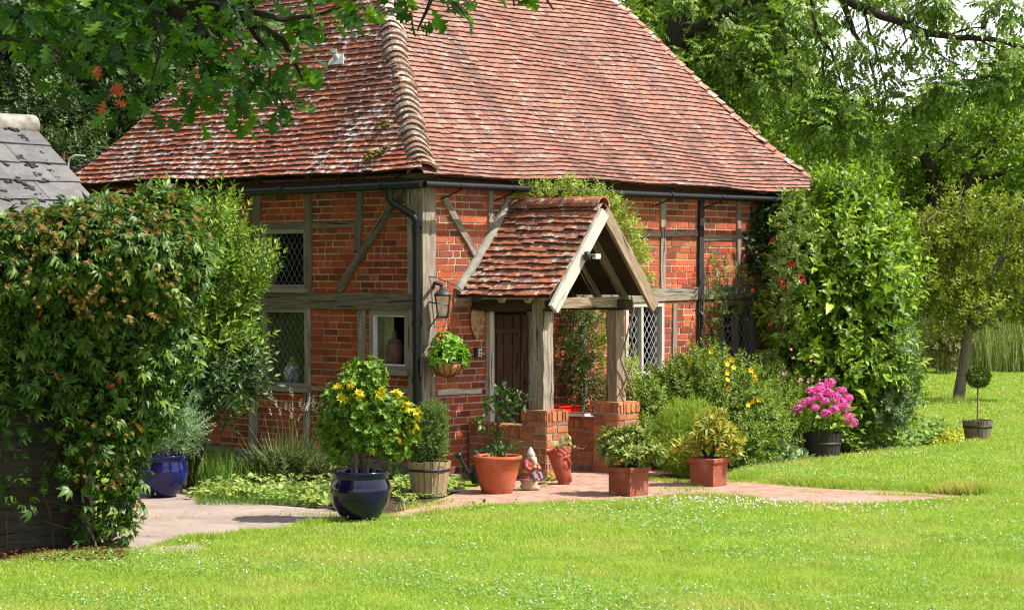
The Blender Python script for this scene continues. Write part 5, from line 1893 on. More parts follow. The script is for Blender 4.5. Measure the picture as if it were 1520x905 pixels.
# pale twisted driftwood at its foot
q = G(352, 706)
m = MB()
m.tube([q + Vector(v) for v in ((-.05, 0, .02), (.02, 0, .12), (.08, -.02, .2), (.15, 0, .22), (.20, .02, .19))], [.014, .013, .012, .010, .004], 7, noise=.2)
m.tube([q + Vector(v) for v in ((.02, 0, .12), (-.0, .02, .17), (.04, .04, .2))], [.010, .008, .003], 6, noise=.2)
tag(m.build("driftwood", M_stem_tan), "pale twisted stick standing in the bed left of lavender", "stick")

# low growth in the shaded bed
M_gc = leaf_mat("groundcover_leaf", [(0.11, 0.19, 0.03), (0.22, 0.32, 0.06), (0.42, 0.48, 0.17), (0.17, 0.27, 0.04)], 0.6, 0.4)
r = np.random.default_rng(8)


def scatter_in(poly, n, seed, margin=0.0):
    rr = np.random.default_rng(seed)
    lo_, hi_ = poly.min(0), poly.max(0)
    x = rr.uniform(lo_[0], hi_[0], n); y = rr.uniform(lo_[1], hi_[1], n)
    k = inside(poly, x, y)
    return x[k], y[k]


GC1 = poly_px([(272, 742), (300, 728), (370, 715), (440, 706), (495, 712), (505, 745), (520, 760), (440, 752), (380, 746)])
x, y = scatter_in(GC1, 2100, 5)
h = 0.01 + 0.08 * r.random(len(x)) * np.clip(noise3(np.stack([x, y, x * 0], 1), 5, 3) + .8, .2, 1.5)
pos = np.stack([x, y, GZ + h], 1)
d = np.stack([r.normal(size=len(x)), r.normal(size=len(x)) - .3, .5 + 0 * x], 1)
V, T = scatter(LB(0.8, 0.1, 0.2), pos, d, np.stack([.3 * r.normal(size=len(x)), .3 * r.normal(size=len(x)), 1 + 0 * x], 1), (.030 + .035 * r.random(len(x))) * (1 + .6 * (noise3(pos, 3, 8) > .3)))
o = mesh_np("ground_cover", V, T, M_gc)
tag(o, "pale green low leafy ground cover along the concrete path", "ground cover", kind="stuff")
GC2 = poly_px([(585, 704), (680, 712), (686, 724), (640, 738), (600, 746), (578, 738)])
x, y = scatter_in(GC2, 1000, 6)
pos = np.stack([x, y, GZ + .05 * r.random(len(x))], 1)
V, T = scatter(LB(0.7, 0.1, 0.2), pos, np.stack([r.normal(size=len(x)), r.normal(size=len(x)) - .3, .5 + 0 * x], 1), np.stack([.3 * r.normal(size=len(x)), 0 * x, 1 + 0 * x], 1), .05 + .04 * r.random(len(x)))
o = mesh_np("ground_cover", V, T, M_gc)
tag(o, "patchy low weeds around the pale wooden tub", "ground cover", kind="stuff")
M_longgrass = leaf_mat("long_grass", [(0.07, 0.15, 0.018), (0.11, 0.20, 0.025), (0.16, 0.25, 0.04)], 0.6, 0.35, 0.3)
t_blade = (np.array([(-.5, 0, 0), (.5, 0, 0), (.35, .55, .03), (-.35, .55, .03), (0, 1, .12)], float), np.array([(0, 1, 2), (0, 2, 3), (3, 2, 4)]))


def blades(px0, px1, py0, py1, n, h, wdt, seed, lean=0.3):
    rr = np.random.default_rng(seed)
    a = [G(px0, py0), G(px1, py0), G(px1, py1), G(px0, py1)]
    u, v = rr.random(n), rr.random(n)
    p = [np.array(k) for k in a]
    pos = (p[0] * ((1 - u) * (1 - v))[:, None] + p[1] * (u * (1 - v))[:, None] + p[2] * (u * v)[:, None] + p[3] * ((1 - u) * v)[:, None])
    d = np.stack([rr.normal(0, lean, n), rr.normal(0, lean, n), np.ones(n)], 1)
    tb = (t_blade[0] * np.array([wdt / h, 1, 1]), t_blade[1])
    return scatter(tb, pos, d, rr.normal(size=(n, 3)), h * (.6 + .7 * rr.random(n)))


V, T = join([blades(285, 345, 690, 724, 900, .28, .011, 1), blades(345, 420, 700, 715, 500, .22, .011, 2), blades(560, 600, 700, 712, 200, .2, .01, 3), blades(290, 500, 722, 750, 4200, .08, .006, 4, .6)])
tag(mesh_np("grass_tuft", V, T, M_longgrass), "long dark grass growing along the shaded plinth", "grass", kind="stuff")

# hypericum with yellow flowers
M_hyp = leaf_mat("hypericum_leaf", [(0.09, 0.155, 0.020), (0.16, 0.235, 0.032), (0.25, 0.32, 0.06)], 0.5, 0.34, 0.3)
M_yel = leaf_mat("yellow_petal", [(0.80, 0.48, 0.01), (0.88, 0.60, 0.02)], 0.5, 0.3, 0.3, tmul=(1.1, 1.0, .5))
t = plant("flowering_shrub", "rounded green shrub dotted with golden yellow flowers under the windows", "shrub", 1060, 690)
hb = rel(t, [BP(1060, 600, 25.0, 78, 70, .5), BP(1000, 590, 25.0, 48, 42, .35), BP(1110, 630, 25.0, 42, 55, .4), BP(965, 585, 25.0, 26, 25, .25), BP(1060, 655, 24.8, 70, 40, .5), BP(1040, 555, 25.1, 45, 30, .35)])
foliage("foliage", M_hyp, t, hb, 3300, t_shoot(4, t_leaf(0.48), .7, .48), 0.112, seed=21, shell=0.5, lump=.25)
yf = [(1079, 540), (1079, 553), (1079, 564), (1114, 549), (1119, 556), (1121, 563), (1078, 585), (1050, 566), (1076, 592), (1082, 576), (1126, 593), (1110, 600), (1024, 537), (1056, 522), (1089, 546), (1095, 602), (1020, 570), (1117, 595), (1086, 533)]
for (x, y) in yf:
    fp = P(x, y, 24.55 + .25 * random.random()) - Vector(t.location)
    V, T = scatter(t_flower(5, .5, .9), [fp], [(random.gauss(.2, .4), -1, random.gauss(.3, .4))], [(0, .3, 1)], .080)
    mesh_np("flower", V, T, M_yel, t)

# bright green dome
M_dome = leaf_mat("feathery_leaf", [(0.15, 0.24, 0.02), (0.23, 0.33, 0.03), (0.32, 0.42, 0.06)], 0.6, 0.35, 0.25)
t = plant("dome_shrub", "soft feathery bright green dome shaped shrub behind the terracotta pots", "shrub", 1022, 695)
foliage("foliage", M_dome, t, rel(t, [BP(1022, 648, 23.6, 48, 52, .36), BP(1000, 662, 23.5, 30, 36, .3), BP(1046, 660, 23.5, 32, 40, .3)]), 9500, t_shoot(5, t_leaf(0.20, 0, 0), 1.0, .5), 0.052, out=1.0, up=0.3, rnd=.7, shell=.7, lump=.10, seed=23)
# dark low stuff between them
t = plant("leafy_shrub", "dark leafy low bush right of the green dome under the yellow flowers", "shrub", 1095, 690)
foliage("foliage", M_hyp, t, rel(t, [BP(1100, 665, 24.6, 40, 35, .3), BP(1130, 645, 25.2, 50, 45, .4), BP(1155, 620, 25.9, 45, 50, .4)]), 1150, t_shoot(4, t_leaf(0.48), .7, .48), 0.115, seed=24, shell=.4, lump=.25)
t = plant("leafy_shrub", "dark sprawling bush at the foot of the right porch pier", "shrub", 965, 690)
foliage("foliage", M_hyp, t, rel(t, [BP(962, 600, 24.5, 22, 34, .2), BP(968, 640, 24.5, 18, 36, .2), BP(955, 655, 24.0, 14, 26, .2), BP(1000, 600, 24.9, 40, 30, .3)]), 900, t_shoot(4, t_leaf(0.48), .7, .48), 0.115, seed=25, shell=.4, lump=.25)
# pink roses
t = plant("rose_bush", "airy bush of pale pink roses left of the hydrangea barrel", "shrub", 1165, 686)
M_rose_l = leaf_mat("rose_leaf", [(0.07, 0.12, 0.02), (0.13, 0.19, 0.03), (0.22, 0.26, 0.06)], 0.45, 0.3)
foliage("foliage", M_rose_l, t, rel(t, [BP(1160, 610, 26.3, 45, 48, .4), BP(1135, 570, 26.3, 28, 28, .3), BP(1200, 595, 26.6, 36, 28, .3), BP(1155, 655, 26.1, 38, 28, .35), BP(1140, 545, 26.4, 14, 20, .15)]), 1900, t_pinnate(3, t_leaf(.5)), 0.10, seed=26, shell=.4, lump=.3)
M_pinkp = leaf_mat("pale_pink_petal", [(0.78, 0.30, 0.36), (0.85, 0.45, 0.48), (0.72, 0.20, 0.28)], 0.55, 0.3, 0.3, tmul=(1.1, 1, 1))
for k in range(46):
    x, y = random.gauss(1165, 26), random.gauss(590, 30)
    if k < 10: x, y = random.gauss(1210, 14), random.gauss(572, 8)
    if k in (11, 12): x, y = 1166 + k, 531
    fp = P(x, y, 25.85 + .3 * random.random()) - Vector(t.location)
    V, T = join([scatter(t_flower(6, .5, .9), [fp], [(random.gauss(.2, .5), -1, random.gauss(.4, .4))], [(0, .3, 1)], .040), scatter(t_flower(4, 1.1, .9), [fp], [(random.gauss(.2, .3), -1, .4)], [(0, .3, 1)], .03)])
    mesh_np("flower", V, T, M_pinkp, t)
# silvery perennial
t = plant("silver_perennial", "pale silvery leaved clump at the lawn edge left of the barrel", "plant", 1152, 690)
foliage("foliage", leaf_mat("silver_leaf", [(0.16, 0.25, 0.10), (0.27, 0.36, 0.18), (0.36, 0.44, 0.27)], .6, .25), t, rel(t, [BP(1152, 676, 25.0, 33, 16, .2), BP(1125, 682, 24.9, 20, 9, .15), BP(1182, 680, 25.2, 20, 9, .15)]), 420, LB(.6), 0.075, seed=27, shell=.5)
# bed right of the barrel
GC3 = poly_px([(1255, 680), (1260, 655), (1345, 640), (1400, 645), (1400, 662), (1340, 668)])
x, y = scatter_in(GC3, 5200, 9)
rr = np.random.default_rng(10)
h = (0.04 + .26 * rr.random(len(x))) * np.clip(.8 + .7 * noise3(np.stack([x, y, 0 * x], 1), 3, 4), .25, 1.4)
pos = np.stack([x, y, GZ + h], 1)
V, T = scatter(LB(.65, .1, .25), pos, np.stack([rr.normal(size=len(x)), rr.normal(size=len(x)) - .4, .4 + 0 * x], 1), np.stack([.4 * rr.normal(size=len(x)), -.3 + 0 * x, 1 + 0 * x], 1), .06 + .05 * rr.random(len(x)))
o = mesh_np("ground_cover", V, T, leaf_mat("bed_leaf", [(0.10, 0.19, 0.03), (0.17, 0.28, 0.045), (0.27, 0.37, 0.09)], .5, .35))
tag(o, "leafy perennials filling the bed right of the hydrangea barrel", "ground cover", kind="stuff")
t = plant("alchemilla", "frothy yellow green clump beside the topiary barrel", "plant", 1401, 660)
foliage("foliage", leaf_mat("acid_yellow", [(0.42, 0.46, 0.04), (0.55, 0.55, 0.05), (0.30, 0.38, 0.04)], .7, .3, .2), t, rel(t, [BP(1402, 646, 28.2, 26, 15, .25), BP(1415, 652, 28.0, 18, 10, .2), BP(1385, 655, 27.9, 16, 8, .15)]), 1500, t_flower(5, .5), .032, seed=29, shell=.3)
# weeds on the paths
wp = []
for (px, py, n_, s_) in ((815, 713, 26, .07), (806, 722, 18, .06), (770, 728, 8, .05), (700, 758, 22, .05), (720, 756, 22, .05), (985, 735, 12, .05), (1010, 736, 10, .05), (425, 766, 8, .03), (445, 764, 5, .03), (520, 762, 6, .03), (268, 770, 6, .03), (650, 738, 20, .05), (610, 752, 14, .05)):
    for _ in range(n_):
        q = G(px + random.gauss(0, 7), py + random.gauss(0, 1.8)); wp.append((q.x, q.y, GZ + .02 + random.random() * s_, s_ * random.uniform(.6, 1.2)))
wp = np.array(wp); rr = np.random.default_rng(4)
V, T = scatter(LB(.75), wp[:, :3], np.stack([rr.normal(size=len(wp)), rr.normal(size=len(wp)), .5 + 0 * wp[:, 0]], 1), np.stack([0 * wp[:, 0], .3 * rr.normal(size=len(wp)), 1 + 0 * wp[:, 0]], 1), wp[:, 3])
tag(mesh_np("weeds", V, T, M_gc), "small green weeds sprouting from cracks in the paving", "weeds", kind="stuff")

fl_ = []
for _ in range(110):
    q = G(random.uniform(200, 1250), random.uniform(728, 800))
    if inside(PATH_CONC, np.array([q.x]), np.array([q.y]))[0] or inside(PATH_BRICK, np.array([q.x]), np.array([q.y]))[0]: fl_.append((q.x, q.y, GZ + .013))
fl_ = np.array(fl_); rr = np.random.default_rng(14)
V, T = scatter(t_leaf6(.6, .08, .1), fl_, rr.normal(size=fl_.shape) * np.array([1, 1, .08]), np.stack([.2 * rr.normal(size=len(fl_)), .2 * rr.normal(size=len(fl_)), 1 + 0 * fl_[:, 0]], 1), .025 + .03 * rr.random(len(fl_)))
tag(mesh_np("leaf_litter", V, T, leaf_mat("fallen_leaf", [(0.14, 0.08, 0.03), (0.24, 0.15, 0.05), (0.10, 0.05, 0.03), (0.16, 0.18, 0.05)], .8, .1, .2)), "scattered small fallen leaves lying on the paths", "leaf litter", kind="stuff")

# ------------------------------------------------------------------ climbers
def wall_blob(px, py, rx, ry, side='F', out=.12, dep=.12):
    a, z = (RW if side == 'F' else LW)(px, py, out)
    c = at_wall(side, a, z, out)
    d = c.y
    return (c.x, c.y, c.z, rx / F * d * 1.0, dep + rx / F * d * .6, ry / F * d)


def climber(name, label, cat, base, blobs, n, tmpl, size, mat, seed, stems=(), stem_mat=None, **kw):
    t = thing(name, label, cat, base)
    b = rel(t, blobs)
    foliage("foliage", mat, t, b, n, tmpl, size, seed=seed, **kw)
    if stems:
        m = MB()
        for pts, r0 in stems:
            pts = [Vector(p) - Vector(base) for p in pts]
            full = []
            for i in range(len(pts) - 1): full += wander(pts[i], pts[i + 1], 4, .07)[:-1]
            full.append(pts[-1])
            m.tube(full, lerp_r(r0, r0 * .35, len(full) - 1), 7, noise=.12)
        m.build("stem", stem_mat or M_stem_tan, t)
    return t


def wp_(px, py, out=.06, side='F'):
    a, z = (RW if side == 'F' else LW)(px, py, out)
    return at_wall(side, a, z, out)


M_jas = leaf_mat("porch_vine_leaf", [(0.045, 0.085, 0.018), (0.08, 0.14, 0.026), (0.16, 0.23, 0.05)], .45, .3)
b0 = wp_(850, 660, .25); b0.z = GZ
climber("porch_vine", "dark tangled vine climbing the wall inside the porch right of the door", "climber", b0,
        [wall_blob(860, 500, 34, 55, out=.15), wall_blob(870, 560, 36, 45, out=.18), wall_blob(845, 540, 26, 60, out=.12), wall_blob(885, 460, 20, 20), wall_blob(850, 455, 25, 18), wall_blob(900, 590, 20, 25)],
        1100, t_shoot(3, t_leaf(.42), .6, .45), .095, M_jas, 31,
        [([b0, wp_(848, 560), wp_(852, 470), wp_(870, 442), wp_(900, 446)], .018), ([b0, wp_(868, 590), wp_(862, 500), wp_(845, 445)], .014), ([b0 + Vector((.1, 0, 0)), wp_(885, 600), wp_(840, 560), wp_(835, 450)], .010), ([b0, wp_(878, 540), wp_(885, 470), wp_(915, 440)], .012)], shell=.2, lump=.3)

M_clem = leaf_mat("pale_climber_leaf", [(0.16, 0.24, 0.025), (0.25, 0.34, 0.04), (0.34, 0.42, 0.08)], .5, .4)


def por(x, y, z): return clocal(x, y, z)


def lb(x, y, z, a, b, c):
    q = por(x, y, z); return (q.x, q.y, q.z, a, b, c)


pb = clocal(2.32, -1.12, GZ)
climber("porch_climber", "light green climber scrambling over the ridge and right side of the porch roof", "climber", pb,
        [lb(1.42, -.15, 2.96, .14, .14, .08), lb(1.45, -.45, 2.98, .16, .16, .09), lb(1.5, -.8, 2.97, .15, .18, .10), lb(1.62, -1.05, 2.90, .14, .16, .11), lb(1.80, -1.15, 2.76, .14, .16, .12), lb(1.95, -1.2, 2.60, .13, .15, .13), lb(2.10, -1.2, 2.42, .13, .15, .13), lb(2.25, -1.15, 2.24, .12, .14, .12), lb(2.40, -1.0, 2.20, .14, .14, .12), lb(2.42, -.8, 1.98, .12, .14, .14), lb(2.2, -.6, 2.55, .18, .2, .14), lb(2.5, -.5, 2.3, .14, .14, .12), lb(2.28, -1.25, 1.95, .07, .08, .12)],
        1080, t_shoot(3, LB(.6), .5, .42), .078, M_clem, 33,
        [([pb, clocal(2.2, -1.12, .7), clocal(1.95, -1.13, 1.1), clocal(2.22, -1.1, 1.65), clocal(2.3, -1.0, 2.05), clocal(1.9, -.8, 2.5)], .016),
         ([pb, clocal(1.95, -1.12, .72), clocal(2.25, -1.08, 1.1), clocal(2.12, -1.15, 1.5), clocal(2.34, -.9, 1.9), clocal(2.0, -.9, 2.45), clocal(1.5, -.4, 2.86)], .012),
         ([pb + Vector((.05, .05, 0)), clocal(2.32, -1.0, .8), clocal(2.4, -.7, 1.5), clocal(2.4, -.6, 2.0), clocal(2.1, -.5, 2.3)], .010)], shell=.15, lump=.35)
pb = clocal(2.45, -.95, GZ)
climber("pier_climber", "fresh green climber with tiny red buds right of the right porch post", "climber", pb,
        [lb(2.42, -.8, .95, .16, .18, .22), lb(2.5, -.7, .62, .2, .2, .16), lb(2.35, -.9, .70, .14, .14, .14), lb(2.45, -.5, 1.25, .10, .12, .2)], 620, t_shoot(3, LB(.5), .5, .42), .085, M_clem, 34,
        [([pb, clocal(2.42, -.8, .8), clocal(2.45, -.6, 1.4)], .010), ([pb, clocal(2.25, -1.0, .72), clocal(2.1, -1.12, .75), clocal(1.92, -1.1, .85)], .012)], shell=.2, lump=.3)

M_crose = leaf_mat("climbing_rose_leaf", [(0.10, 0.16, 0.025), (0.17, 0.24, 0.05), (0.26, 0.32, 0.11)], .42, .3, .5)
b0 = wp_(1090, 610, .3); b0.z = GZ
climber("climbing_rose", "sparse leggy climbing rose crossing the far leaded window", "climber", b0,
        [wall_blob(1065, 390, 22, 28), wall_blob(1060, 430, 26, 22), wall_blob(1090, 410, 18, 18), wall_blob(1058, 470, 18, 24), wall_blob(1100, 440, 24, 14), wall_blob(1115, 470, 22, 14, out=.25), wall_blob(1062, 500, 20, 20), wall_blob(1085, 455, 20, 18), wall_blob(1130, 420, 18, 14, out=.25)],
        210, t_pinnate(3, t_leaf(.55)), .10, M_crose, 36,
        [([b0, wp_(1080, 520, .1), wp_(1062, 460, .1), wp_(1062, 370, .08)], .016), ([b0, wp_(1090, 530, .1), wp_(1085, 470, .12), wp_(1120, 440, .2)], .012), ([b0, wp_(1070, 540, .12), wp_(1045, 480, .1), wp_(1048, 400, .08)], .010), ([b0, wp_(1105, 520, .1), wp_(1118, 470, .15), wp_(1140, 430, .2)], .010), ([b0, wp_(1060, 545, .1), wp_(1100, 500, .1), wp_(1080, 450, .1)], .008)], shell=.1, lump=.3)
M_ivy = leaf_mat("ivy_leaf", [(0.020, 0.045, 0.014), (0.035, 0.075, 0.020), (0.07, 0.12, 0.04)], .35, .15, .5)
b0 = wp_(1130, 620, .1); b0.z = GZ
climber("wall_ivy", "dark ivy clinging to the wall end under the eave", "climber", b0,
        [wall_blob(1125, 330, 18, 32, out=.06, dep=.03), wall_blob(1118, 375, 18, 28, out=.06, dep=.03), wall_blob(1135, 420, 20, 40, out=.06, dep=.03), wall_blob(1145, 350, 18, 50, out=.06, dep=.03), wall_blob(1145, 500, 22, 60, out=.08, dep=.05), wall_blob(1140, 310, 25, 18, out=.06, dep=.03), wall_blob(1130, 570, 20, 30)],
        1500, LB(.85, .05, .15), .075, M_ivy, 37, [([b0, wp_(1135, 500), wp_(1122, 400), wp_(1120, 320)], .014)], shell=.3, out=.4, up=-.2)

# the great leafy climber at the end of the house
M_big = leaf_mat("big_climber_leaf", [(0.045, 0.10, 0.010), (0.11, 0.20, 0.014), (0.20, 0.30, 0.020), (0.34, 0.43, 0.045)], .45, .34, .3)
bb = [BP(1238, 350, 27.6, 70, 70, .8), BP(1265, 420, 27.3, 74, 82, .8), BP(1215, 450, 27.0, 68, 90, .6), BP(1282, 520, 27.2, 58, 88, .7), BP(1235, 555, 26.9, 75, 80, .6), BP(1205, 390, 27.2, 40, 55, .5), BP(1185, 510, 27.0, 36, 65, .5), BP(1250, 312, 27.9, 44, 38, .5), BP(1312, 450, 27.6, 32, 60, .5), BP(1178, 565, 26.8, 24, 42, .4), BP(1300, 360, 27.8, 42, 50, .5), BP(1300, 590, 27.3, 50, 38, .5), BP(1232, 610, 27.0, 60, 30, .5)]
q = G(1240, 645)
t = thing("giant_climber", "huge dense bright green leafy climber swallowing the far house corner", "shrub", (q.x, 27.4, GZ))
foliage("foliage", M_big, t, rel(t, bb), 4600, LB(.46, .09, .3), .19, seed=41, out=.8, up=-.1, rnd=.9, shell=.45, lump=.34, lf=5, hint_up=1.0)
foliage("foliage", M_big, t, rel(t, bb), 1900, t_shoot(4, LB(.46), .8, .5), .24, seed=42, out=1.0, up=.6, rnd=.8, shell=.8, lump=.36, lf=5)
m = MB()
for k in range(10):
    e = Vector(random.choice(rel(t, bb))[:3]); m.tube(wander((random.gauss(0, .15), random.gauss(0, .15), 0), e, 7, .1), lerp_r(.03, .01, 7), 7)
m.build("stem", M_bark, t)
t = thing("variegated_bush", "grey green small leaved bush spilling from the right foot of the climber", "shrub", (G(1330, 640).x, 27.2, GZ))
foliage("foliage", leaf_mat("grey_leaf", [(0.08, 0.14, 0.045), (0.15, 0.22, 0.09), (0.24, 0.31, 0.17)], .45, .25), t, rel(t, [BP(1335, 530, 27.0, 22, 50, .35), BP(1330, 590, 26.9, 26, 40, .35), BP(1310, 610, 26.8, 30, 25, .3)]), 1100, t_shoot(4, t_leaf(.5), .7, .42), .11, seed=43, shell=.4, lump=.25)
b0 = wp_(1165, 600, .5); b0.z = GZ
t = climber("red_rose", "dark red climbing rose with loose blooms beside the giant climber", "climber", b0,
            [BP(1176, 400, 26.4, 22, 30, .25), BP(1160, 440, 26.4, 16, 30, .2), BP(1185, 360, 26.6, 26, 24, .25), BP(1158, 390, 26.6, 12, 28, .2), BP(1168, 480, 26.4, 16, 28, .2), BP(1175, 330, 26.8, 20, 20, .2)], 420, t_pinnate(3, t_leaf(.55)), .11, M_crose, 44,
            [([b0, P(1160, 500, 26.5), P(1170, 420, 26.4), P(1178, 350, 26.6)], .014), ([b0, P(1145, 480, 26.6), P(1150, 400, 26.5)], .010)], shell=.2, lump=.3)
M_redp = leaf_mat("dark_red_petal", [(0.28, 0.006, 0.014), (0.40, 0.012, 0.022), (0.20, 0.004, 0.010)], .5, .15, .3, tmul=(1.2, .6, .6))
for (x, y, s_) in ((1189, 412, .085), (1193, 418, .07), (1162, 422, .07), (1159, 416, .06), (1174, 391, .08), (1178, 394, .05), (1147, 357, .06), (1143, 482, .05), (1118, 431, .05), (1164, 428, .05)):
    fp = P(x, y, 26.05) - Vector(t.location)
    V, T = join([scatter(t_flower(7, k, .9), [fp], [(random.gauss(.2, .3), -1, random.gauss(.3, .3))], [(0, .3, 1)], s_ * q_) for k, q_ in ((.3, 1.1), (.8, .9), (1.6, .7))])
    mesh_np("flower", V, T, M_redp, t)

# creeper over the shed
M_cre = leaf_mat("creeper_leaf", [(0.024, 0.062, 0.010), (0.048, 0.105, 0.014), (0.09, 0.16, 0.020), (0.18, 0.26, 0.036)], .42, .30, .32)
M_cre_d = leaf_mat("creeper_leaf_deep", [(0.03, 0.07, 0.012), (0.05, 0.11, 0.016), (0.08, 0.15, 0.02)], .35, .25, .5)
M_rust = leaf_mat("creeper_flower", [(0.30, 0.13, 0.04), (0.36, 0.21, 0.07), (0.22, 0.08, 0.04), (0.22, 0.22, 0.06), (0.16, 0.20, 0.04)], .7, .25, .2)
cb = [BP(20, 385, 16.75, 75, 70, .45), BP(100, 375, 16.85, 85, 70, .5), BP(190, 365, 16.95, 90, 66, .5), BP(255, 390, 17.2, 56, 75, .5), BP(60, 470, 16.95, 100, 65, .22), BP(160, 480, 17.15, 90, 80, .22), BP(235, 500, 17.4, 58, 80, .28), BP(150, 580, 17.2, 75, 60, .18), BP(212, 590, 17.4, 54, 76, .22), BP(180, 680, 17.4, 34, 70, .18), BP(172, 765, 17.45, 26, 40, .14), BP(150, 640, 17.3, 50, 60, .16), BP(20, 540, 16.9, 60, 45, .12), BP(120, 335, 17.1, 60, 35, .4), BP(235, 318, 17.3, 52, 38, .4), BP(160, 322, 17.3, 40, 32, .4), BP(-60, 430, 16.75, 90, 110, .35)]
t = thing("shed_creeper", "thick creeper with rusty flower clusters smothering the shed wall and corner", "climber", (G(170, 815).x, 17.5, GZ))
pal = [t_palmate(5, LB(.33, .05, .25)), t_palmate(5, LB(.28, .06, .35), 1.15), t_palmate(5, LB(.36, .05, .2), 1.5)]
foliage("foliage", M_cre, t, rel(t, cb), 6600, pal, .090, seed=51, out=.8, up=-.15, rnd=.9, shell=.55, lump=.3, lf=6, hint_up=.7)
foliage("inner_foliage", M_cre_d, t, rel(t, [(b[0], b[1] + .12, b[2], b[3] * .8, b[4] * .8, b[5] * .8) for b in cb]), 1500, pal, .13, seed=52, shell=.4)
foliage("hanging_foliage", M_cre_d, t, rel(t, [BP(30, 620, 16.8, 60, 60, .12), BP(110, 690, 17.1, 60, 70, .15), BP(20, 720, 16.85, 40, 50, .1), BP(130, 780, 17.35, 40, 40, .12), BP(80, 580, 16.95, 70, 40, .15)]), 190, pal, .10, seed=57, shell=.1, lump=.4)
foliage("flower_clusters", M_rust, t, rel(t, [BP(60, 345, 16.5, 75, 34, .35), BP(150, 335, 16.6, 80, 36, .4), BP(205, 325, 16.8, 80, 40, .4), BP(20, 375, 16.4, 65, 60, .35), BP(100, 410, 16.5, 90, 55, .35), BP(180, 430, 16.6, 80, 50, .35), BP(262, 345, 17.0, 45, 50, .4), BP(240, 420, 17.0, 50, 60, .35), BP(150, 650, 17.1, 60, 70, .2), BP(205, 720, 17.3, 26, 50, .15)]), 640, t_whorl(6, .5, .4, t_leaf(.4), 2), .036, seed=53, shell=.85, lump=.2)
foliage("red_leaves", leaf_mat("red_creeper_leaf", [(0.38, 0.03, 0.02), (0.45, 0.08, 0.04)], .4, .25), t, rel(t, [BP(60, 474, 16.75, 8, 4, .02), BP(75, 552, 16.8, 12, 5, .03), BP(178, 565, 16.9, 14, 10, .03)]), 12, LB(.4), .065, seed=54)
m = MB()
base = Vector(t.location)
for (pts, r0) in (([P(165, 815, 17.75), P(130, 760, 17.45), P(60, 740, 17.2), P(-20, 700, 16.9)], .014), ([P(150, 815, 17.65), P(120, 700, 17.45), P(90, 600, 17.3), P(80, 500, 17.2)], .022), ([P(160, 818, 17.6), P(110, 785, 17.3), P(60, 770, 17.1)], .009),
                  ([P(10, 820, 17.0), P(5, 700, 16.95), P(20, 600, 16.9)], .010), ([P(80, 815, 17.3), P(60, 720, 17.2), P(100, 640, 17.3), P(150, 560, 17.3)], .012), ([P(0, 523, 16.7), P(30, 540, 16.75), P(70, 558, 16.8), P(100, 560, 16.85)], .007),
                  ([P(208, 490, 16.85), P(214, 445, 16.88)], .007), ([P(140, 810, 17.5), P(60, 620, 17.2), P(0, 590, 16.9)], .010), ([P(170, 818, 17.5), P(148, 790, 17.3), P(110, 760, 17.2)], .008)):
    full = []
    for i in range(len(pts) - 1): full += wander(pts[i] - base, pts[i + 1] - base, 4, .08)[:-1]
    full.append(pts[-1] - base)
    m.tube(full, lerp_r(r0, r0 * .5, len(full) - 1), 6, noise=.1)
m.build("stem", M_bark_thin, t)
# dry leaf litter at the shed foot
xx = []
for _ in range(700):
    q = G(random.uniform(-60, 190), random.uniform(808, 838)); xx.append((q.x, q.y, GZ + .02 + .03 * random.random()))
xx = np.array(xx); rr = np.random.default_rng(2)
V, T = scatter(t_leaf(.6), xx, rr.normal(size=xx.shape) * np.array([1, 1, .2]), np.stack([.4 * rr.normal(size=len(xx)), 0 * xx[:, 0], 1 + 0 * xx[:, 0]], 1), .05)
tag(mesh_np("leaf_litter", V, T, leaf_mat("dry_leaf", [(0.10, 0.035, 0.018), (0.16, 0.06, 0.03), (0.06, 0.03, 0.018)], .8, .1, .2)), "reddish brown dry leaves lying along the shed foot", "leaf litter", kind="stuff")

# privet like shrub between shed and cottage
M_under_l2 = leaf_mat("laurel_leaf", [(0.03, 0.065, 0.020), (0.055, 0.10, 0.03), (0.09, 0.15, 0.05)], .42, .25, .3)
M_priv = leaf_mat("privet_leaf", [(0.07, 0.14, 0.012), (0.11, 0.20, 0.018), (0.18, 0.27, 0.03), (0.27, 0.36, 0.06)], .38, .34, .5)
t = thing("tall_shrub", "tall fine leaved shrub with upright shoots between creeper and cottage", "shrub", (G(262, 720).x, 22.6, GZ))
pb_ = [BP(295, 400, 22.3, 66, 80, .5), BP(338, 440, 22.3, 32, 58, .35), BP(285, 500, 22.3, 76, 70, .5), BP(332, 520, 22.3, 42, 44, .4), BP(255, 370, 22.4, 56, 64, .4), BP(318, 345, 22.3, 34, 38, .3), BP(300, 560, 22.4, 66, 44, .4)]
sh = [t_shoot(6, t_leaf(.34, .07, .1), .9, .36), t_shoot(5, t_leaf(.36, .07, .1), .8, .38)]
foliage("foliage", M_priv, t, rel(t, pb_), 1250, sh, .25, seed=61, out=1.0, up=.9, rnd=.7, shell=.35, lump=.3)
sp_ = []
for _ in range(120):
    a = random.uniform(-1, 1)
    p0 = P(305 + 75 * a, 385 + 55 * abs(a), 22.25 + random.gauss(0, .2)); sp_.append((p0, Vector((a * .7 + random.gauss(0, .15), random.gauss(-.1, .2), 1.0))))
V, T = scatter(t_shoot(10, t_leaf(.34, .06, .1), .9, .20), np.array([tuple(p - Vector(t.location)) for p, d in sp_]), np.array([tuple(d) for p, d in sp_]), rr.normal(size=(120, 3)), .36 + .24 * rr.random(120))
foliage("lower_foliage", M_under_l2, t, rel(t, [BP(335, 565, 22.2, 42, 32, .35), BP(285, 585, 22.2, 56, 34, .4), BP(360, 545, 22.2, 24, 18, .25)]), 400, t_shoot(5, LB(.3, .05, .1), .6, .45), .24, seed=63, shell=.2, lump=.3)
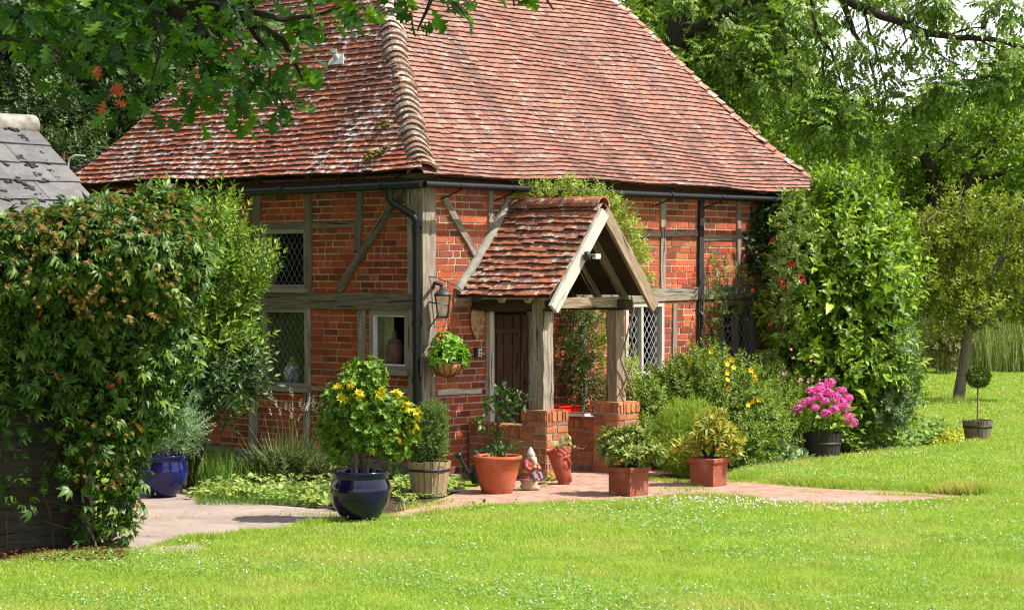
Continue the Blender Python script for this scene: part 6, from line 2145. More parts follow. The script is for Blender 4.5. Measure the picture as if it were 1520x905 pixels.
mesh_np("upright_shoots", V, T, M_priv, t)
m = MB()
for k in range(12):
    e = Vector(random.choice(rel(t, pb_))[:3]); m.tube(wander((random.gauss(0, .1), random.gauss(0, .1), 0), e, 6, .08), lerp_r(.02, .006, 6), 6)
m.build("stem", M_bark_thin, t)

# ------------------------------------------------------------------ trees
def grow(name, label, loc, height, blobs, clump_n, clump_r, n, size, lm, bm, seed, tr=.22, tmpl=None, limbs=10, group=None, shell=.3, cat="tree", first=0.3, out=.7, up=.2):
    random.seed(seed)
    t = thing(name, label, cat, loc, 0, group)
    m = MB()
    top = max(b[2] + b[5] * .4 for b in blobs)
    trunk = wander((0, 0, -.1), (random.gauss(0, .3), random.gauss(0, .3), top), 9, .05)
    m.tube(trunk, [tr * 1.3] + lerp_r(tr, tr * .25, 8), 10, noise=.08)
    sb = sub_blobs(blobs, clump_n, clump_r, seed)
    for k in range(limbs):
        b = sb[(k * 7) % len(sb)]
        i = min(8, max(2, int(9 * (first + (1 - first) * random.random() * .8))))
        m.tube(wander(trunk[i], b[:3], 6, .10), lerp_r(tr * .42, tr * .06, 6), 7, noise=.1)
    m.build("trunk", bm, t)
    foliage("crown", lm, t, sb, n, tmpl or t_leaf(.5, .1, .2), size, seed=seed, shell=shell, lump=.3, out=out, up=up, rnd=1.0)
    return t


def copy_tree(src, name_label, loc, rz, s, group=None):
    c = src.copy(); COL.objects.link(c)
    c.location = loc; c.rotation_euler = (0, 0, rz); c.scale = (s, s, s * random.uniform(.92, 1.08))
    c["label"] = name_label
    if group: c["group"] = group
    for ch in list(src.children):
        d = ch.copy(); COL.objects.link(d); d.parent = c
    return c


M_wood_r = leaf_mat("woodland_leaf", [(0.050, 0.10, 0.012), (0.12, 0.21, 0.020), (0.24, 0.34, 0.035)], .5, .45, .3, (0.24, 0.32, 0.035), .6, .5)
M_wood_b = leaf_mat("bright_woodland_leaf", [(0.075, 0.14, 0.014), (0.165, 0.265, 0.024), (0.30, 0.40, 0.04)], .5, .47, .3, (0.28, 0.36, 0.035), .6, .5)
M_wood_d = leaf_mat("shaded_woodland_leaf", [(0.022, 0.042, 0.012), (0.036, 0.066, 0.016), (0.060, 0.10, 0.022)], .45, .2, .4)  # leaf colour darkened to stand for backlit, shaded trees
GT = "trees standing behind the cottage"
full = [(0, 0, 5.4, 3.0, 3.0, 3.4), (1.2, .3, 4.0, 2.2, 2.2, 2.0), (-1.2, -.2, 4.2, 2.2, 2.2, 2.0), (0, 0, 8.0, 1.9, 1.9, 1.6), (.3, 0, 2.6, 2.3, 2.3, 1.2)]
sh3 = t_shoot(3, t_leaf(.5), .5, .55)


def gl(px, d): return ((px - CX) / F * d, d, GZ - .05)


tA = grow("broadleaf_tree", "mid green broadleaf tree just right of the cottage ridge", gl(1000, 44), 9, full, 52, .74, 6400, .34, M_wood_r, M_bark_dark, 101, tmpl=sh3, group=GT)
tB = grow("broadleaf_tree", "bright green broadleaf tree rising behind the giant climber", gl(1225, 52), 9, [(0, 0, 4.4, 2.6, 2.6, 2.6), (1.3, 0, 3.4, 1.9, 1.9, 1.7), (-1.1, 0, 3.3, 1.9, 1.9, 1.7), (0, 0, 2.2, 2.4, 2.2, 1.3), (-.6, .2, 5.9, 1.4, 1.4, 1.2)], 40, .62, 5400, .32, M_wood_b, M_bark, 102, tmpl=sh3, group=GT)
tD = grow("dark_tree", "tree with shade darkened leaf colour at the far left behind the shed", gl(30, 40), 9, full, 46, .80, 6500, .28, M_wood_d, M_bark_dark, 103, tmpl=sh3, group=GT, tr=.30)
for (px, d, rz, s, lab, src) in ((950, 43, 1.1, 1.12, "dark green tree directly behind the top of the roof slope", tA), (1140, 49, 2.3, .68, "mid green tree between the roof and the giant climber", tA),
                                 (1330, 58, .6, .66, "low mid green tree under the gap of white sky", tA), (1480, 55, 3.0, .95, "bright green tree behind the cherry tree crown", tB),
                                 (1400, 63, 1.9, 1.0, "distant bright green tree left of the gnarled oak", tB), (1610, 54, 4.1, 1.2, "tall bright green tree at the right picture edge", tB),
                                 (1290, 66, 5.0, .95, "farthest pale green tree showing below the white sky", tB), (1560, 66, 5.4, .85, "farthest mid green tree near the right picture edge", tA)):
    copy_tree(src, lab, gl(px, d), rz, s, GT)
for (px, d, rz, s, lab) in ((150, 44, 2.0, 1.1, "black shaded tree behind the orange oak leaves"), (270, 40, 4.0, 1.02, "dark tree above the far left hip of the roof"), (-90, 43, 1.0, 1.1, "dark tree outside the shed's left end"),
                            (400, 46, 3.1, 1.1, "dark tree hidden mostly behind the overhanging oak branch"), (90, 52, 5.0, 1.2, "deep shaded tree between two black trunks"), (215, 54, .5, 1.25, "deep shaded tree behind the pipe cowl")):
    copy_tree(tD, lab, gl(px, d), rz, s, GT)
for (x_, y_, rz) in ((-10, 13, .4), (-12, 19.5, 1.4), (-13, 26, 2.2), (-11.5, 32, 3.3), (-16, 16, 4.0), (-17, 23, 5.0), (-9.5, 8, 5.6)):  # out of view, added to darken window reflections and the left wall's sky light
    copy_tree(tD, "unseen dark tree added beyond the left end of the shed", (x_, y_, GZ), rz, 1.0, "unseen row of dark trees added beyond the shed")
# understory of the left wood, lit at the edges
M_under_l = leaf_mat("holly_leaf", [(0.028, 0.055, 0.012), (0.050, 0.090, 0.018), (0.10, 0.15, 0.035)], .45, .25, .3)
for (px, py, d, rx, ry, lab, sd_) in ((120, 250, 36, 75, 55, "speckled holly bush between shed roof and cottage roof", 111), (40, 170, 37, 70, 70, "glossy holly behind the pale ridge tile of the shed", 112), (230, 120, 38, 80, 60, "dark glossy bush below the oak leaves", 113)):
    base = gl(px, d)
    t = thing("holly_bush", lab, "bush", base, 0, "holly bushes in the shaded wood")
    c = P(px, py, d)
    zt = c.z - base[2]
    foliage("foliage", M_under_l, t, [(0, 0, zt, rx / F * d, .8, ry / F * d), (0, .1, zt * .55, rx / F * d * .8, .7, zt * .5)], 1500, t_shoot(4, t_leaf(.5), .6, .5), .22, seed=sd_, shell=.3, lump=.3)
    m = MB(); m.tube(wander((0, 0, 0), (0, 0, zt), 6, .04), lerp_r(.09, .03, 6), 8); m.build("trunk", M_bark_dark, t)

# gnarled oak with bare dark limbs
t = thing("gnarled_oak", "gnarled oak with twisting dark limbs behind the cherry tree", "tree", gl(1395, 50))
m = MB()
L0 = Vector(t.location)


def rp(px, py, d): return P(px, py, d) - L0


for pts, r0, r1 in (([Vector((0, 0, -.1)), rp(1388, 430, 50), rp(1392, 300, 50), rp(1385, 255, 50)], .34, .20), ([rp(1385, 262, 50), rp(1372, 235, 49.7), rp(1400, 215, 49.5), rp(1418, 196, 49.5)], .15, .05), ([rp(1391, 300, 50), rp(1430, 275, 49.6), rp(1440, 245, 49.5), rp(1462, 220, 49.4), rp(1500, 190, 49.4)], .17, .05),
                    ([rp(1385, 260, 50), rp(1380, 220, 50.2), rp(1365, 190, 50.2)], .12, .04), ([rp(1430, 275, 49.6), rp(1475, 262, 49.4), rp(1520, 240, 49.3)], .10, .04)):
    full_ = []
    for i in range(len(pts) - 1): full_ += wander(pts[i], pts[i + 1], 5, .07)[:-1]
    full_.append(pts[-1]); m.tube(full_, lerp_r(r0, r1, len(full_) - 1), 10, noise=.1)
m.build("trunk", M_bark_dark, t)
ob = rel(t, sub_blobs([BP(1420, 210, 50, 90, 60, 1.2), BP(1500, 250, 50, 70, 60, 1.2), BP(1350, 250, 50.5, 60, 60, 1.0), BP(1450, 330, 50.5, 80, 50, 1.0)], 34, .55, 7))
foliage("crown", M_wood_r, t, ob, 2300, sh3, .30, seed=121, shell=.3, lump=.3, out=.7, up=.2, rnd=1)

# ash with long limb reaching over the sky gap and hanging sprays
t = thing("ash_tree", "big ash behind the cottage with a long limb and hanging sprays", "tree", gl(1010, 40))
L0 = Vector(t.location)
m = MB()
limb1 = [rp(1010, 60, 40), rp(1090, 10, 39.5), rp(1180, -30, 39), rp(1255, 0, 38.6), rp(1310, 24, 38.3), rp(1370, 48, 38), rp(1420, 57, 37.8), rp(1470, 58, 37.6), rp(1540, 74, 37.4), rp(1640, 96, 37)]
m.tube(wander((0, 0, -.1), rp(1010, 60, 40), 6, .03) + [rp(1020, -60, 40), rp(1050, -200, 40)], lerp_r(.42, .16, 8), 12, noise=.06)
fl = []
for i in range(len(limb1) - 1): fl += wander(limb1[i], limb1[i + 1], 3, .04)[:-1]
m.tube(fl, lerp_r(.12, .03, len(fl) - 1), 9, noise=.08)
hang = []
for pts, r0 in (([rp(1250, 0, 38.6), rp(1268, 50, 38.4), rp(1290, 90, 38.3), rp(1305, 135, 38.2)], .06), ([rp(1205, -10, 38.8), rp(1212, 45, 38.6), rp(1240, 95, 38.4), rp(1255, 150, 38.3)], .05), ([rp(1225, 70, 38.5), rp(1222, 110, 38.4), rp(1218, 150, 38.3)], .03), ([rp(1370, 48, 38), rp(1385, 75, 37.9), rp(1412, 92, 37.8)], .03), ([rp(1400, 54, 38), rp(1440, 42, 37.9), rp(1465, 40, 37.8)], .025),
                ([rp(1340, 36, 38.2), rp(1345, 60, 38.2), rp(1330, 80, 38.2)], .02), ([rp(1455, 58, 37.7), rp(1480, 72, 37.6), rp(1490, 100, 37.6)], .02), ([rp(1130, -20, 39), rp(1150, 40, 38.8), rp(1170, 90, 38.7), rp(1175, 130, 38.6)], .05), ([rp(1090, 5, 39.5), rp(1095, 50, 39.3), rp(1110, 90, 39)], .04), ([rp(1280, 12, 38.5), rp(1296, 60, 38.4), rp(1310, 110, 38.3), rp(1318, 170, 38.3)], .03)):
    f2 = []
    for i in range(len(pts) - 1): f2 += wander(pts[i], pts[i + 1], 3, .07)[:-1]
    f2.append(pts[-1]); m.tube(f2, lerp_r(r0, .008, len(f2) - 1), 7, noise=.1); hang += f2
m.build("trunk", M_bark_dark, t)
pin = t_pinnate(4, t_leaf(.48))
pin = (pin[0] * np.array([1, 1, 1]), pin[1])
rr = np.random.default_rng(77)
hp = np.array([tuple(p) for p in hang])
NH = 620
k = rr.integers(0, len(hp), NH)
pos = hp[k] + rr.normal(size=(NH, 3)) * np.array([.26, .26, .22])
d = np.stack([rr.normal(0, .6, NH), rr.normal(0, .6, NH), -.7 + .4 * rr.random(NH)], 1)
parts = [scatter(pin, pos, d, np.stack([.4 * rr.normal(size=NH), -.4 + 0 * pos[:, 0], .8 + 0 * pos[:, 0]], 1), .20 + .12 * rr.random(NH))]
gb = sub_blobs([BP(1015, 40, 39.5, 90, 70, 1.2), BP(1110, 30, 39.3, 70, 70, 1.2), BP(1180, 30, 39, 50, 60, 1.0), BP(1060, 130, 39.6, 70, 60, 1.0), BP(1330, -8, 38.5, 60, 14, .8), BP(1400, -2, 38, 26, 14, .6), BP(1500, 10, 37.8, 22, 10, .5), BP(1490, 120, 37.6, 50, 30, .7), BP(1410, 125, 37.9, 50, 20, .7), BP(1290, 190, 38.3, 60, 40, .8), BP(1510, 100, 37.4, 45, 22, .7), BP(1225, 170, 38.4, 35, 40, .8), BP(1160, 110, 38.8, 45, 60, .8), BP(1330, 165, 38.2, 40, 30, .7)], 74, .30, 17)
gb = rel(t, gb)
pos, o_ = blob_points(gb, 2500, .2, .3, 5, 18)
d = o_ * .5 + np.stack([rr.normal(0, .5, len(pos)), rr.normal(0, .5, len(pos)), -.5 + .4 * rr.random(len(pos))], 1)
parts.append(scatter(pin, pos, d, np.stack([.4 * rr.normal(size=len(pos)), -.4 + 0 * pos[:, 0], .8 + 0 * pos[:, 0]], 1), .22 + .12 * rr.random(len(pos))))
mesh_np("crown", *join(parts), leaf_mat("ash_leaf", [(0.06, 0.115, 0.016), (0.13, 0.215, 0.026), (0.24, 0.34, 0.045)], .5, .42, .3), t)

# cherry tree on the lawn
q = G(1422, 603)
t = thing("cherry_tree", "small spreading cherry tree with leaning grey trunk on the lawn", "tree", (q.x, q.y, GZ + .03))
L0 = Vector(t.location); D = q.y
m = MB()
tp = [Vector((0, 0, -.05)), rp(1423, 590, D), rp(1430, 545, D), rp(1436, 500, D), rp(1438, 486, D)]
m.tube(tp, [.125, .098, .085, .085, .10], 14, noise=.05)
tips = []
for pts, r0 in (([rp(1437, 492, D), rp(1425, 460, D - .3), rp(1400, 430, D - .5), rp(1375, 400, D - .6)], 0.0510), ([rp(1438, 490, D), rp(1440, 450, D + .2), rp(1455, 410, D + .3), rp(1450, 350, D + .2)], 0.0578), ([rp(1438, 495, D), rp(1462, 480, D - .2), rp(1490, 460, D - .3), rp(1530, 440, D - .3)], 0.0476),
                ([rp(1438, 490, D), rp(1462, 440, D - .2), rp(1480, 390, D - .2), rp(1500, 340, D - .2)], 0.0510), ([rp(1455, 430, D), rp(1490, 385, D), rp(1530, 340, D)], 0.0340), ([rp(1425, 455, D), rp(1410, 400, D), rp(1400, 350, D)], 0.0340), ([rp(1480, 400, D), rp(1496, 350, D), rp(1500, 300, D)], 0.0272), ([rp(1400, 430, D - .4), rp(1370, 440, D - .5), rp(1350, 445, D - .5)], 0.0238), ([rp(1450, 360, D), rp(1430, 320, D), rp(1425, 290, D)], 0.0238), ([rp(1410, 400, D), rp(1385, 360, D), rp(1375, 325, D)], 0.0238)):
    f2 = []
    for i in range(len(pts) - 1): f2 += wander(pts[i], pts[i + 1], 3, .06)[:-1]
    f2.append(pts[-1]); m.tube(f2, lerp_r(r0, .012, len(f2) - 1), 8, noise=.08); tips += f2[3:]
m.build("trunk", M_bark, t)
m = MB()
for pts in ([rp(1425, 290, D), rp(1432, 275, D)], [rp(1375, 330, D - .2), rp(1395, 312, D - .2), rp(1400, 306, D)], [rp(1498, 310, D), rp(1510, 290, D), rp(1502, 282, D)], [rp(1515, 320, D), rp(1520, 295, D)]):
    m = MB(); m.tube(pts, lerp_r(.018, .006, len(pts) - 1), 6); m.build("dead_twig", M_stem_tan, t)
M_cherry = leaf_mat("cherry_leaf", [(0.11, 0.165, 0.024), (0.17, 0.235, 0.03), (0.25, 0.30, 0.04), (0.34, 0.30, 0.05)], .5, .45, .3)
chb = rel(t, sub_blobs([BP(1440, 370, D, 80, 60, .9), BP(1490, 400, D, 75, 70, .9), BP(1390, 400, D, 48, 50, .7), BP(1440, 440, D, 75, 32, .8), BP(1430, 320, D, 52, 32, .6), BP(1510, 330, D, 55, 45, .7), BP(1370, 350, D, 34, 32, .5), BP(1400, 465, D, 45, 20, .5), BP(1530, 440, D, 40, 30, .5)], 70, .26, 21))
chb = [(b[0], b[1], b[2], b[3] * 1.25, b[4] * 1.25, b[5] * .55) for b in chb]
foliage("crown", M_cherry, t, chb, 2300, t_shoot(4, t_leaf(.5), .6, .48), .18, seed=131, shell=.2, lump=.3, out=.9, up=-.05, rnd=.8)

# weathered stump and reeds beyond the lawn
def rd(px, d): return Vector(((px - CX) / F * d, d, GZ))


q = rd(1382, 51)
m = MB(); m.tube(wander(q, q + Vector((.05, 0, 1.75)), 6, .03), [.30, .27, .25, .24, .22, .20, .13], 10, noise=.12); m.tube([q + Vector((.1, 0, 1.3)), q + Vector((.35, 0, 1.72))], [.12, .05], 8, noise=.1)
tag(m.build("tree_stump", plain("grey_deadwood", (0.28, 0.26, 0.24), .9, .2, .4, 6, .6)), "tall grey dead stump standing in the reeds", "stump")
n = 5200
rr = np.random.default_rng(31)
px = rr.uniform(1310, 1640, n); dd_ = rr.uniform(46.9, 51.5, n)
pos = np.stack([(px - CX) / F * dd_, dd_, np.full(n, GZ)], 1)
d = np.stack([rr.normal(0, .12, n), rr.normal(0, .12, n), np.ones(n)], 1)
tb = (t_blade[0] * np.array([.022, 1, 1.4]), t_blade[1])
V, T = scatter(tb, pos, d, rr.normal(size=(n, 3)), .85 + .60 * rr.random(n))
tag(mesh_np("reeds", V, T, leaf_mat("reed_blade", [(0.14, 0.21, 0.04), (0.20, 0.28, 0.06), (0.28, 0.34, 0.11), (0.40, 0.38, 0.20)], .5, .3, .4)), "tall green reeds lining the far edge of the lawn", "reeds", kind="stuff")
m = MB()
for _ in range(110):
    q = rd(random.uniform(1320, 1620), random.uniform(46.7, 49)); h = random.uniform(1.35, 1.75); lx = random.gauss(0, .08)
    m.tube([q, q + Vector((lx, 0, h - .25))], .008, 5, 1)
    m.tube([q + Vector((lx, 0, h - .25)), q + Vector((lx * 1.1, 0, h - .24)), q + Vector((lx * 1.2, 0, h - .02)), q + Vector((lx * 1.2, 0, h))], [.014, .034, .032, .010], 7, 0)
tag(m.build("bulrushes", [plain("bulrush_brown", (0.035, 0.020, 0.012), .9, .1), M_stem_green]), "dark brown bulrush heads standing among the reeds", "bulrushes", kind="stuff")
t = thing("reed_bush", "thin russet tinged bush growing before the reeds", "bush", rd(1405, 46.4))
foliage("foliage", leaf_mat("russet_leaf", [(0.14, 0.16, 0.04), (0.22, 0.20, 0.07), (0.30, 0.22, 0.14), (0.10, 0.15, 0.03)], .5, .3), t, rel(t, [BP(1405, 510, 46.4, 28, 32, .3)]), 260, t_shoot(4, t_leaf(.5), .6, .5), .17, seed=133, shell=.1, lump=.3)
m = MB(); m.tube([(0, 0, 0), (0, 0, .9)], [.02, .008], 6); m.build("stem", M_stem_tan, t)

# the far wood that closes the view, one mass
wb = []
rr = np.random.default_rng(5)
for px in range(-300, 1950, 45):
    d = 76 + 6 * rr.random()
    h = 3.2 + 1.6 * rr.random()
    if px < 700: h += 4.5
    wb.append(((px - CX) / F * d, d, h * .5 - .3, 1.6, 1.5, h * .6))
pos, o_ = blob_points(wb, 15000, .7, .3, 2.2, 141)
k = pos[:, 2] > -.2
pos, o_ = pos[k], o_[k]
V, T = scatter(sh3, pos, o_ * .6 + rr.normal(size=pos.shape) * .6, o_ * .5 + np.array([0, 0, .6]) + rr.normal(size=pos.shape) * .3, .42 + .2 * rr.random(len(pos)))
tag(mesh_np("far_wood", V, T, M_wood_r), "far wood closing the view beyond the reeds and trees", "wood", kind="stuff")

# oak reaching over from the left, its leaves hang into the top of the picture
random.seed(33)
t = thing("oak_tree", "oak at the left whose leafy branch hangs over the roof", "tree", (-6.2, 9.4, GZ))
L0 = Vector(t.location)
m = MB()
m.tube(wander((0, 0, -.1), (.1, .1, 4.2), 7, .03) + [Vector((.3, .2, 6.0))], lerp_r(.34, .16, 8), 12, noise=.07)
OD = 9.6
twigs = []
for pts, r0 in (([Vector((.1, .1, 3.6)), rp(-300, -160, OD), rp(-60, -90, OD), rp(120, -40, OD), rp(330, 10, OD + .2), rp(420, 60, OD + .3), rp(450, 120, OD + .3)], .075), ([rp(-100, -60, OD), rp(0, 55, OD - .2), rp(60, 60, OD - .2), rp(110, 90, OD - .2)], .022), ([rp(120, -40, OD), rp(150, 30, OD), rp(185, 75, OD), (rp(200, 130, OD))], .018),
                ([rp(200, -20, OD), rp(280, 60, OD + .2), rp(320, 95, OD + .2), rp(370, 150, OD + .2)], .018), ([rp(280, 0, OD + .2), rp(310, 50, OD + .4), rp(350, 90, OD + .4), rp(430, 165, OD + .4)], .016), ([rp(330, 10, OD + .2), rp(420, 30, OD), rp(480, 20, OD), rp(540, -5, OD)], .016),
                ([rp(60, -60, OD), rp(70, 20, OD + .3), rp(90, 60, OD + .3), rp(95, 100, OD + .3)], .014), ([rp(350, -60, OD + .2), rp(480, -70, OD + .2), rp(620, -50, OD + .3), rp(640, 0, OD + .3), rp(620, 45, OD + .3)], .030), ([rp(600, -50, OD + .3), rp(660, -10, OD + .2), rp(690, 20, OD + .2)], .014), ([rp(620, -50, OD + .3), rp(740, -60, OD + .3), rp(800, -20, OD + .3), rp(822, 15, OD + .3)], .018), ([rp(740, -60, OD + .3), rp(760, -20, OD + .3), rp(763, 10, OD + .3)], .010),
                ([rp(-60, -90, OD), rp(20, -20, OD + .4), rp(20, 40, OD + .4)], .016), ([rp(230, -10, OD), rp(240, 60, OD - .2), rp(225, 120, OD - .2)], .014), ([rp(370, 40, OD + .3), rp(400, 90, OD + .1), rp(400, 130, OD + .1)], .012)):
    f2 = []
    for i in range(len(pts) - 1): f2 += wander(pts[i], pts[i + 1], 3, .05)[:-1]
    f2.append(pts[-1]); m.tube(f2, lerp_r(r0, .004, len(f2) - 1), 7, noise=.06)
m.build("trunk", M_bark_dark, t)
M_oakleaf = leaf_mat("oak_leaf", [(0.018, 0.050, 0.010), (0.030, 0.080, 0.012), (0.055, 0.125, 0.014), (0.10, 0.19, 0.02)], .42, .45, .3, tmul=(1.4, 1.7, .5))
olv = [oak_leaf() for _ in range(3)]
obl = [BP(30, 20, OD, 75, 50, .5), BP(110, 30, OD, 70, 60, .5), BP(190, 40, OD, 80, 65, .5), BP(280, 55, OD + .1, 75, 65, .5), BP(350, 70, OD + .2, 70, 65, .5), BP(420, 60, OD + .2, 55, 70, .5), BP(90, 95, OD, 34, 34, .3), BP(195, 125, OD, 34, 45, .3), BP(285, 140, OD + .1, 45, 38, .3), BP(370, 150, OD + .2, 45, 38, .3), BP(425, 155, OD + .3, 32, 30, .2), BP(300, 105, OD, 60, 40, .4), BP(480, 15, OD, 45, 26, .3), BP(545, 5, OD, 40, 20, .3), BP(620, 15, OD + .3, 40, 30, .3), BP(670, 5, OD + .2, 30, 18, .2), BP(815, 8, OD + .3, 16, 12, .1), BP(762, 0, OD + .3, 10, 14, .1), BP(250, -60, OD, 330, 40, .7), BP(640, -60, OD, 240, 34, .5), BP(-140, 0, OD, 120, 120, .7), BP(195, 0, OD, 200, 35, .5)]
pos, o_ = blob_points(rel(t, obl), 1120, .1, .3, 6, 151)
rr = np.random.default_rng(152)
d = o_ * .5 + np.stack([.25 + rr.normal(0, .6, len(pos)), rr.normal(0, .6, len(pos)), -.45 + rr.normal(0, .5, len(pos))], 1)
h = np.stack([.5 * rr.normal(size=len(pos)), -.3 + .6 * rr.normal(size=len(pos)), .7 + .3 * rr.normal(size=len(pos))], 1)
kk = rr.integers(0, 3, len(pos))
V, T = join([scatter(olv[i], pos[kk == i], d[kk == i], h[kk == i], .080 + .055 * rr.random((kk == i).sum())) for i in range(3)])
mesh_np("crown", V, T, M_oakleaf, t)
xp = [(146, 122, .07, (-.1, 0, 1)), (160, 136, .07, (.8, -.2, .3)), (168, 148, .06, (.7, 0, -.3)), (155, 147, .07, (-.2, 0, -.8)), (164, 140, .06, (.9, 0, .1))]
V, T = join([scatter(olv[0], [rp(x, y, OD - .3)], [dv], [(0, -1, .1)], s_) for x, y, s_, dv in xp])
mesh_np("autumn_leaves", V, T, leaf_mat("autumn_leaf", [(0.30, 0.07, 0.012), (0.38, 0.035, 0.015)], .5, .4), t)
# upper crown of the same oak, above the picture: it shades the left side
pos, o_ = blob_points([(-.5, -.2, 6.6, 2.3, 2.3, 1.5), (4.6, -.3, 5.0, 2.2, 1.5, .7), (2.6, -.2, 5.4, 2.0, 1.6, .9), (6.2, -.5, 4.9, 1.6, 1.2, .6)], 4200, .2, .3, 4, 161)
V, T = scatter(t_leaf6(.55), pos, o_ + rr.normal(size=pos.shape) * .6, rr.normal(size=pos.shape), .13)
mesh_np("upper_crown", V, T, M_oakleaf, t)

# ------------------------------------------------------------------ grass and clover
M_grass = leaf_mat("lawn_grass", [(0.19, 0.315, 0.032), (0.29, 0.42, 0.046), (0.365, 0.485, 0.066), (0.48, 0.50, 0.16)], .6, .45, .2, (0.46, 0.45, 0.13), .9, .8, tmul=(1.3, 1.35, .9))
t_tri = (np.array([(-.5, 0, 0), (.5, 0, 0), (0, 1, .25)], float), np.array([(0, 1, 2)]))


def lawn_blades(polys, y0, y1, dens, h, wdt, seed, lean=.55):
    rr = np.random.default_rng(seed)
    xm = .245 * y1 + .4
    n = int(2 * xm * (y1 - y0) * dens)
    x = rr.uniform(-xm, xm, n); y = rr.uniform(y0, y1, n)
    k = np.abs(x) < .245 * y + .3
    x, y = x[k], y[k]
    ins = np.zeros(len(x), bool)
    for p in polys: ins |= inside(p, x, y)
    x, y = x[ins], y[ins]
    n = len(x)
    lump = np.clip(1 + .35 * noise3(np.stack([x, y, 0 * x], 1), 6, seed), .5, 1.7)
    pos = np.stack([x, y, ground_z(x, y) - .004], 1)
    d = np.stack([rr.normal(0, lean, n), rr.normal(0, lean, n), np.ones(n)], 1)
    tb = (t_tri[0] * np.array([wdt / h, 1, 1]), t_tri[1])
    return scatter(tb, pos, d, rr.normal(size=(n, 3)), h * (.5 + .8 * rr.random(n)) * lump)


def edge_blades(poly_pts, n, h, wdt, seed, spread=.10):
    """longer tufts along an untrimmed edge"""
    rr = np.random.default_rng(seed)
    p = np.array([tuple(G(x, y))[:2] for x, y in poly_pts])
    i = rr.integers(0, len(p) - 1, n); u = rr.random(n)[:, None]
    q = p[i] * (1 - u) + p[i + 1] * u + rr.normal(0, spread, (n, 2))
    lump = np.clip(1 + .9 * noise3(np.concatenate([q, 0 * u], 1), 4, seed), .25, 2.0)
    pos = np.stack([q[:, 0], q[:, 1], np.full(n, GZ)], 1)
    d = np.stack([rr.normal(0, .4, n), rr.normal(-.15, .4, n), np.ones(n)], 1)
    tb = (t_tri[0] * np.array([wdt / h, 1, 1]), t_tri[1])
    return scatter(tb, pos, d, rr.normal(size=(n, 3)), h * (.5 + .7 * rr.random(n)) * lump)


parts = [lawn_blades([LAWN_FRONT], 13.0, 17.0, 5600, .031, .0055, 1), lawn_blades([LAWN_FRONT, LAWN_BACK], 17.0, 22.5, 4200, .033, .0065, 2), lawn_blades([LAWN_FRONT, LAWN_BACK], 22.5, 31, 2000, .036, .010, 3), lawn_blades([LAWN_BACK], 31, 47, 900, .038, .015, 4),
         edge_blades([(0, 843), (60, 832), (120, 823), (200, 816), (265, 806), (330, 797), (400, 786), (490, 775), (560, 770)], 8000, .052, .006, 5, .05),
         edge_blades([(560, 770), (610, 771), (650, 766), (700, 757), (760, 750), (850, 746), (950, 741), (1050, 739), (1130, 743)], 9000, .048, .007, 6, .06), edge_blades([(1130, 746), (1250, 750), (1330, 749), (1400, 745)], 3000, .032, .007, 16, .06),
         edge_blades([(1095, 711), (1130, 715), (1190, 721), (1250, 725), (1330, 727), (1400, 732), (1460, 736)], 14000, .105, .008, 7, .06),
         edge_blades([(1095, 706), (1130, 699), (1190, 692), (1275, 680), (1350, 672), (1410, 666)], 5000, .09, .008, 8, .10),
         edge_blades([(870, 752), (920, 757), (960, 753)], 1600, .06, .007, 9, .10), edge_blades([(1405, 606), (1440, 606)], 700, .16, .010, 10, .10)]
V, T = join(parts)
tag(mesh_np("grass", V, T, M_grass), "short bright green grass of the lawns", "grass", kind="stuff")
# thin tufts in paving joints
parts = [edge_blades([(600, 757), (640, 750), (670, 742)], 500, .045, .006, 21, .06), edge_blades([(960, 712), (1010, 716), (1100, 716)], 1500, .05, .006, 22, .08), edge_blades([(560, 764), (585, 765)], 300, .05, .006, 23, .05), edge_blades([(225, 771), (420, 764), (560, 764)], 500, .03, .005, 24, .02), edge_blades([(985, 726), (1060, 728)], 400, .06, .006, 25, .05), edge_blades([(1190, 731), (1400, 738)], 900, .035, .006, 26, .05)]
V, T = join(parts)
tag(mesh_np("grass_tuft", V, T, M_grass), "thin grass growing in joints of the paths", "grass", kind="stuff")

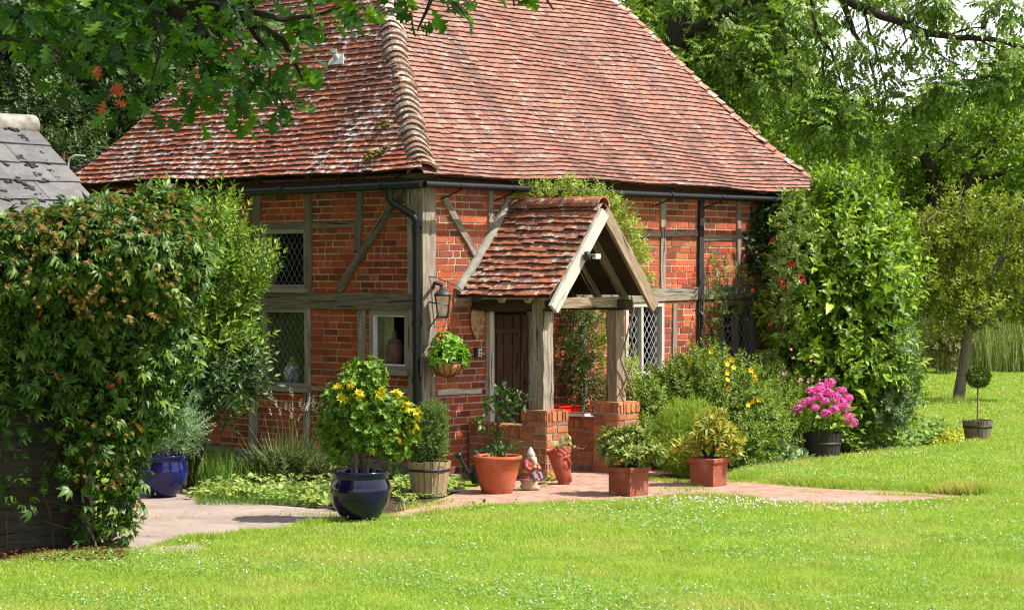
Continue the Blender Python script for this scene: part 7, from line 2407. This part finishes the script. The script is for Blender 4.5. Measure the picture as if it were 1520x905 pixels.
rr = np.random.default_rng(58)
n = 60000
y = 13.2 + 20 * rr.random(n) ** 1.5
x = rr.uniform(-1, 1, n) * (.245 * y)
den = noise3(np.stack([x, y, 0 * x], 1), 1.6, 62) + .6 * noise3(np.stack([x, y, 0 * x], 1), 4.5, 63)
k = (inside(LAWN_FRONT, x, y) | inside(LAWN_BACK, x, y)) & (den + .25 * rr.normal(size=n) > .25)
x, y = x[k], y[k]; n = len(x)
pos = np.stack([x, y, ground_z(x, y) + .018 + .02 * rr.random(n)], 1)
V, T = scatter(t_flower(3, .15, .95), pos, np.stack([.35 * rr.normal(size=n), -.25 + .35 * rr.normal(size=n), 1 + 0 * x], 1), rr.normal(size=(n, 3)), .020 + .014 * rr.random(n))
tag(mesh_np("clover_leaves", V, T, leaf_mat("clover_leaf", [(0.10, 0.21, 0.035), (0.15, 0.28, 0.05), (0.22, 0.36, 0.08)], .5, .35)), "patches of darker clover leaves growing in the lawn", "clover", kind="stuff")

rr = np.random.default_rng(61)
n = 9000
y = 13.2 + 34 * rr.random(n) ** 1.7
x = rr.uniform(-1, 1, n) * (.245 * y)
ins = inside(LAWN_FRONT, x, y) | inside(LAWN_BACK, x, y)
den = noise3(np.stack([x, y, 0 * x], 1), 1.6, 62) + .5 * noise3(np.stack([x, y, 0 * x], 1), 5, 63)
k = ins & (den + .55 * rr.normal(size=n) > .42)
x, y = x[k], y[k]
# a denser drift along the edge of the front lawn
p = np.array([tuple(G(a, b))[:2] for a, b in ((960, 748), (1040, 745), (1100, 746), (1180, 750), (1300, 752))])
i = rr.integers(0, 4, 340); u = rr.random(340)[:, None]
e = p[i] * (1 - u) + p[i + 1] * u + np.stack([rr.normal(0, .3, 340), -np.abs(rr.normal(0, .55, 340))], 1)
x = np.concatenate([x, e[:, 0]]); y = np.concatenate([y, e[:, 1]])
n = len(x)
pos = np.stack([x, y, ground_z(x, y) + .028 + .02 * rr.random(n)], 1)
oc = (np.array([(1, 0, 0), (0, 1, 0), (-1, 0, 0), (0, -1, 0), (0, 0, .9), (0, 0, -.5), (.6, .6, .5), (-.6, .6, .5), (-.6, -.6, .5), (.6, -.6, .5)], float), np.array([(0, 6, 4), (6, 1, 4), (1, 7, 4), (7, 2, 4), (2, 8, 4), (8, 3, 4), (3, 9, 4), (9, 0, 4), (1, 0, 5), (2, 1, 5), (3, 2, 5), (0, 3, 5), (0, 1, 6), (1, 2, 7), (2, 3, 8), (3, 0, 9)]))
V, T = scatter(oc, pos, np.stack([rr.normal(0, .1, n), np.ones(n), rr.normal(0, .1, n)], 1), np.stack([0 * x, 0 * x, 1 + 0 * x], 1), (.0055 + .0065 * rr.random(n)) * np.clip(y / 19, .85, 1.5))
tag(mesh_np("clover_flowers", V, T, plain("clover_white", (0.66, 0.60, 0.56), .8, .2, .1)), "small white clover flowers dotted over the lawn", "clover", kind="stuff")
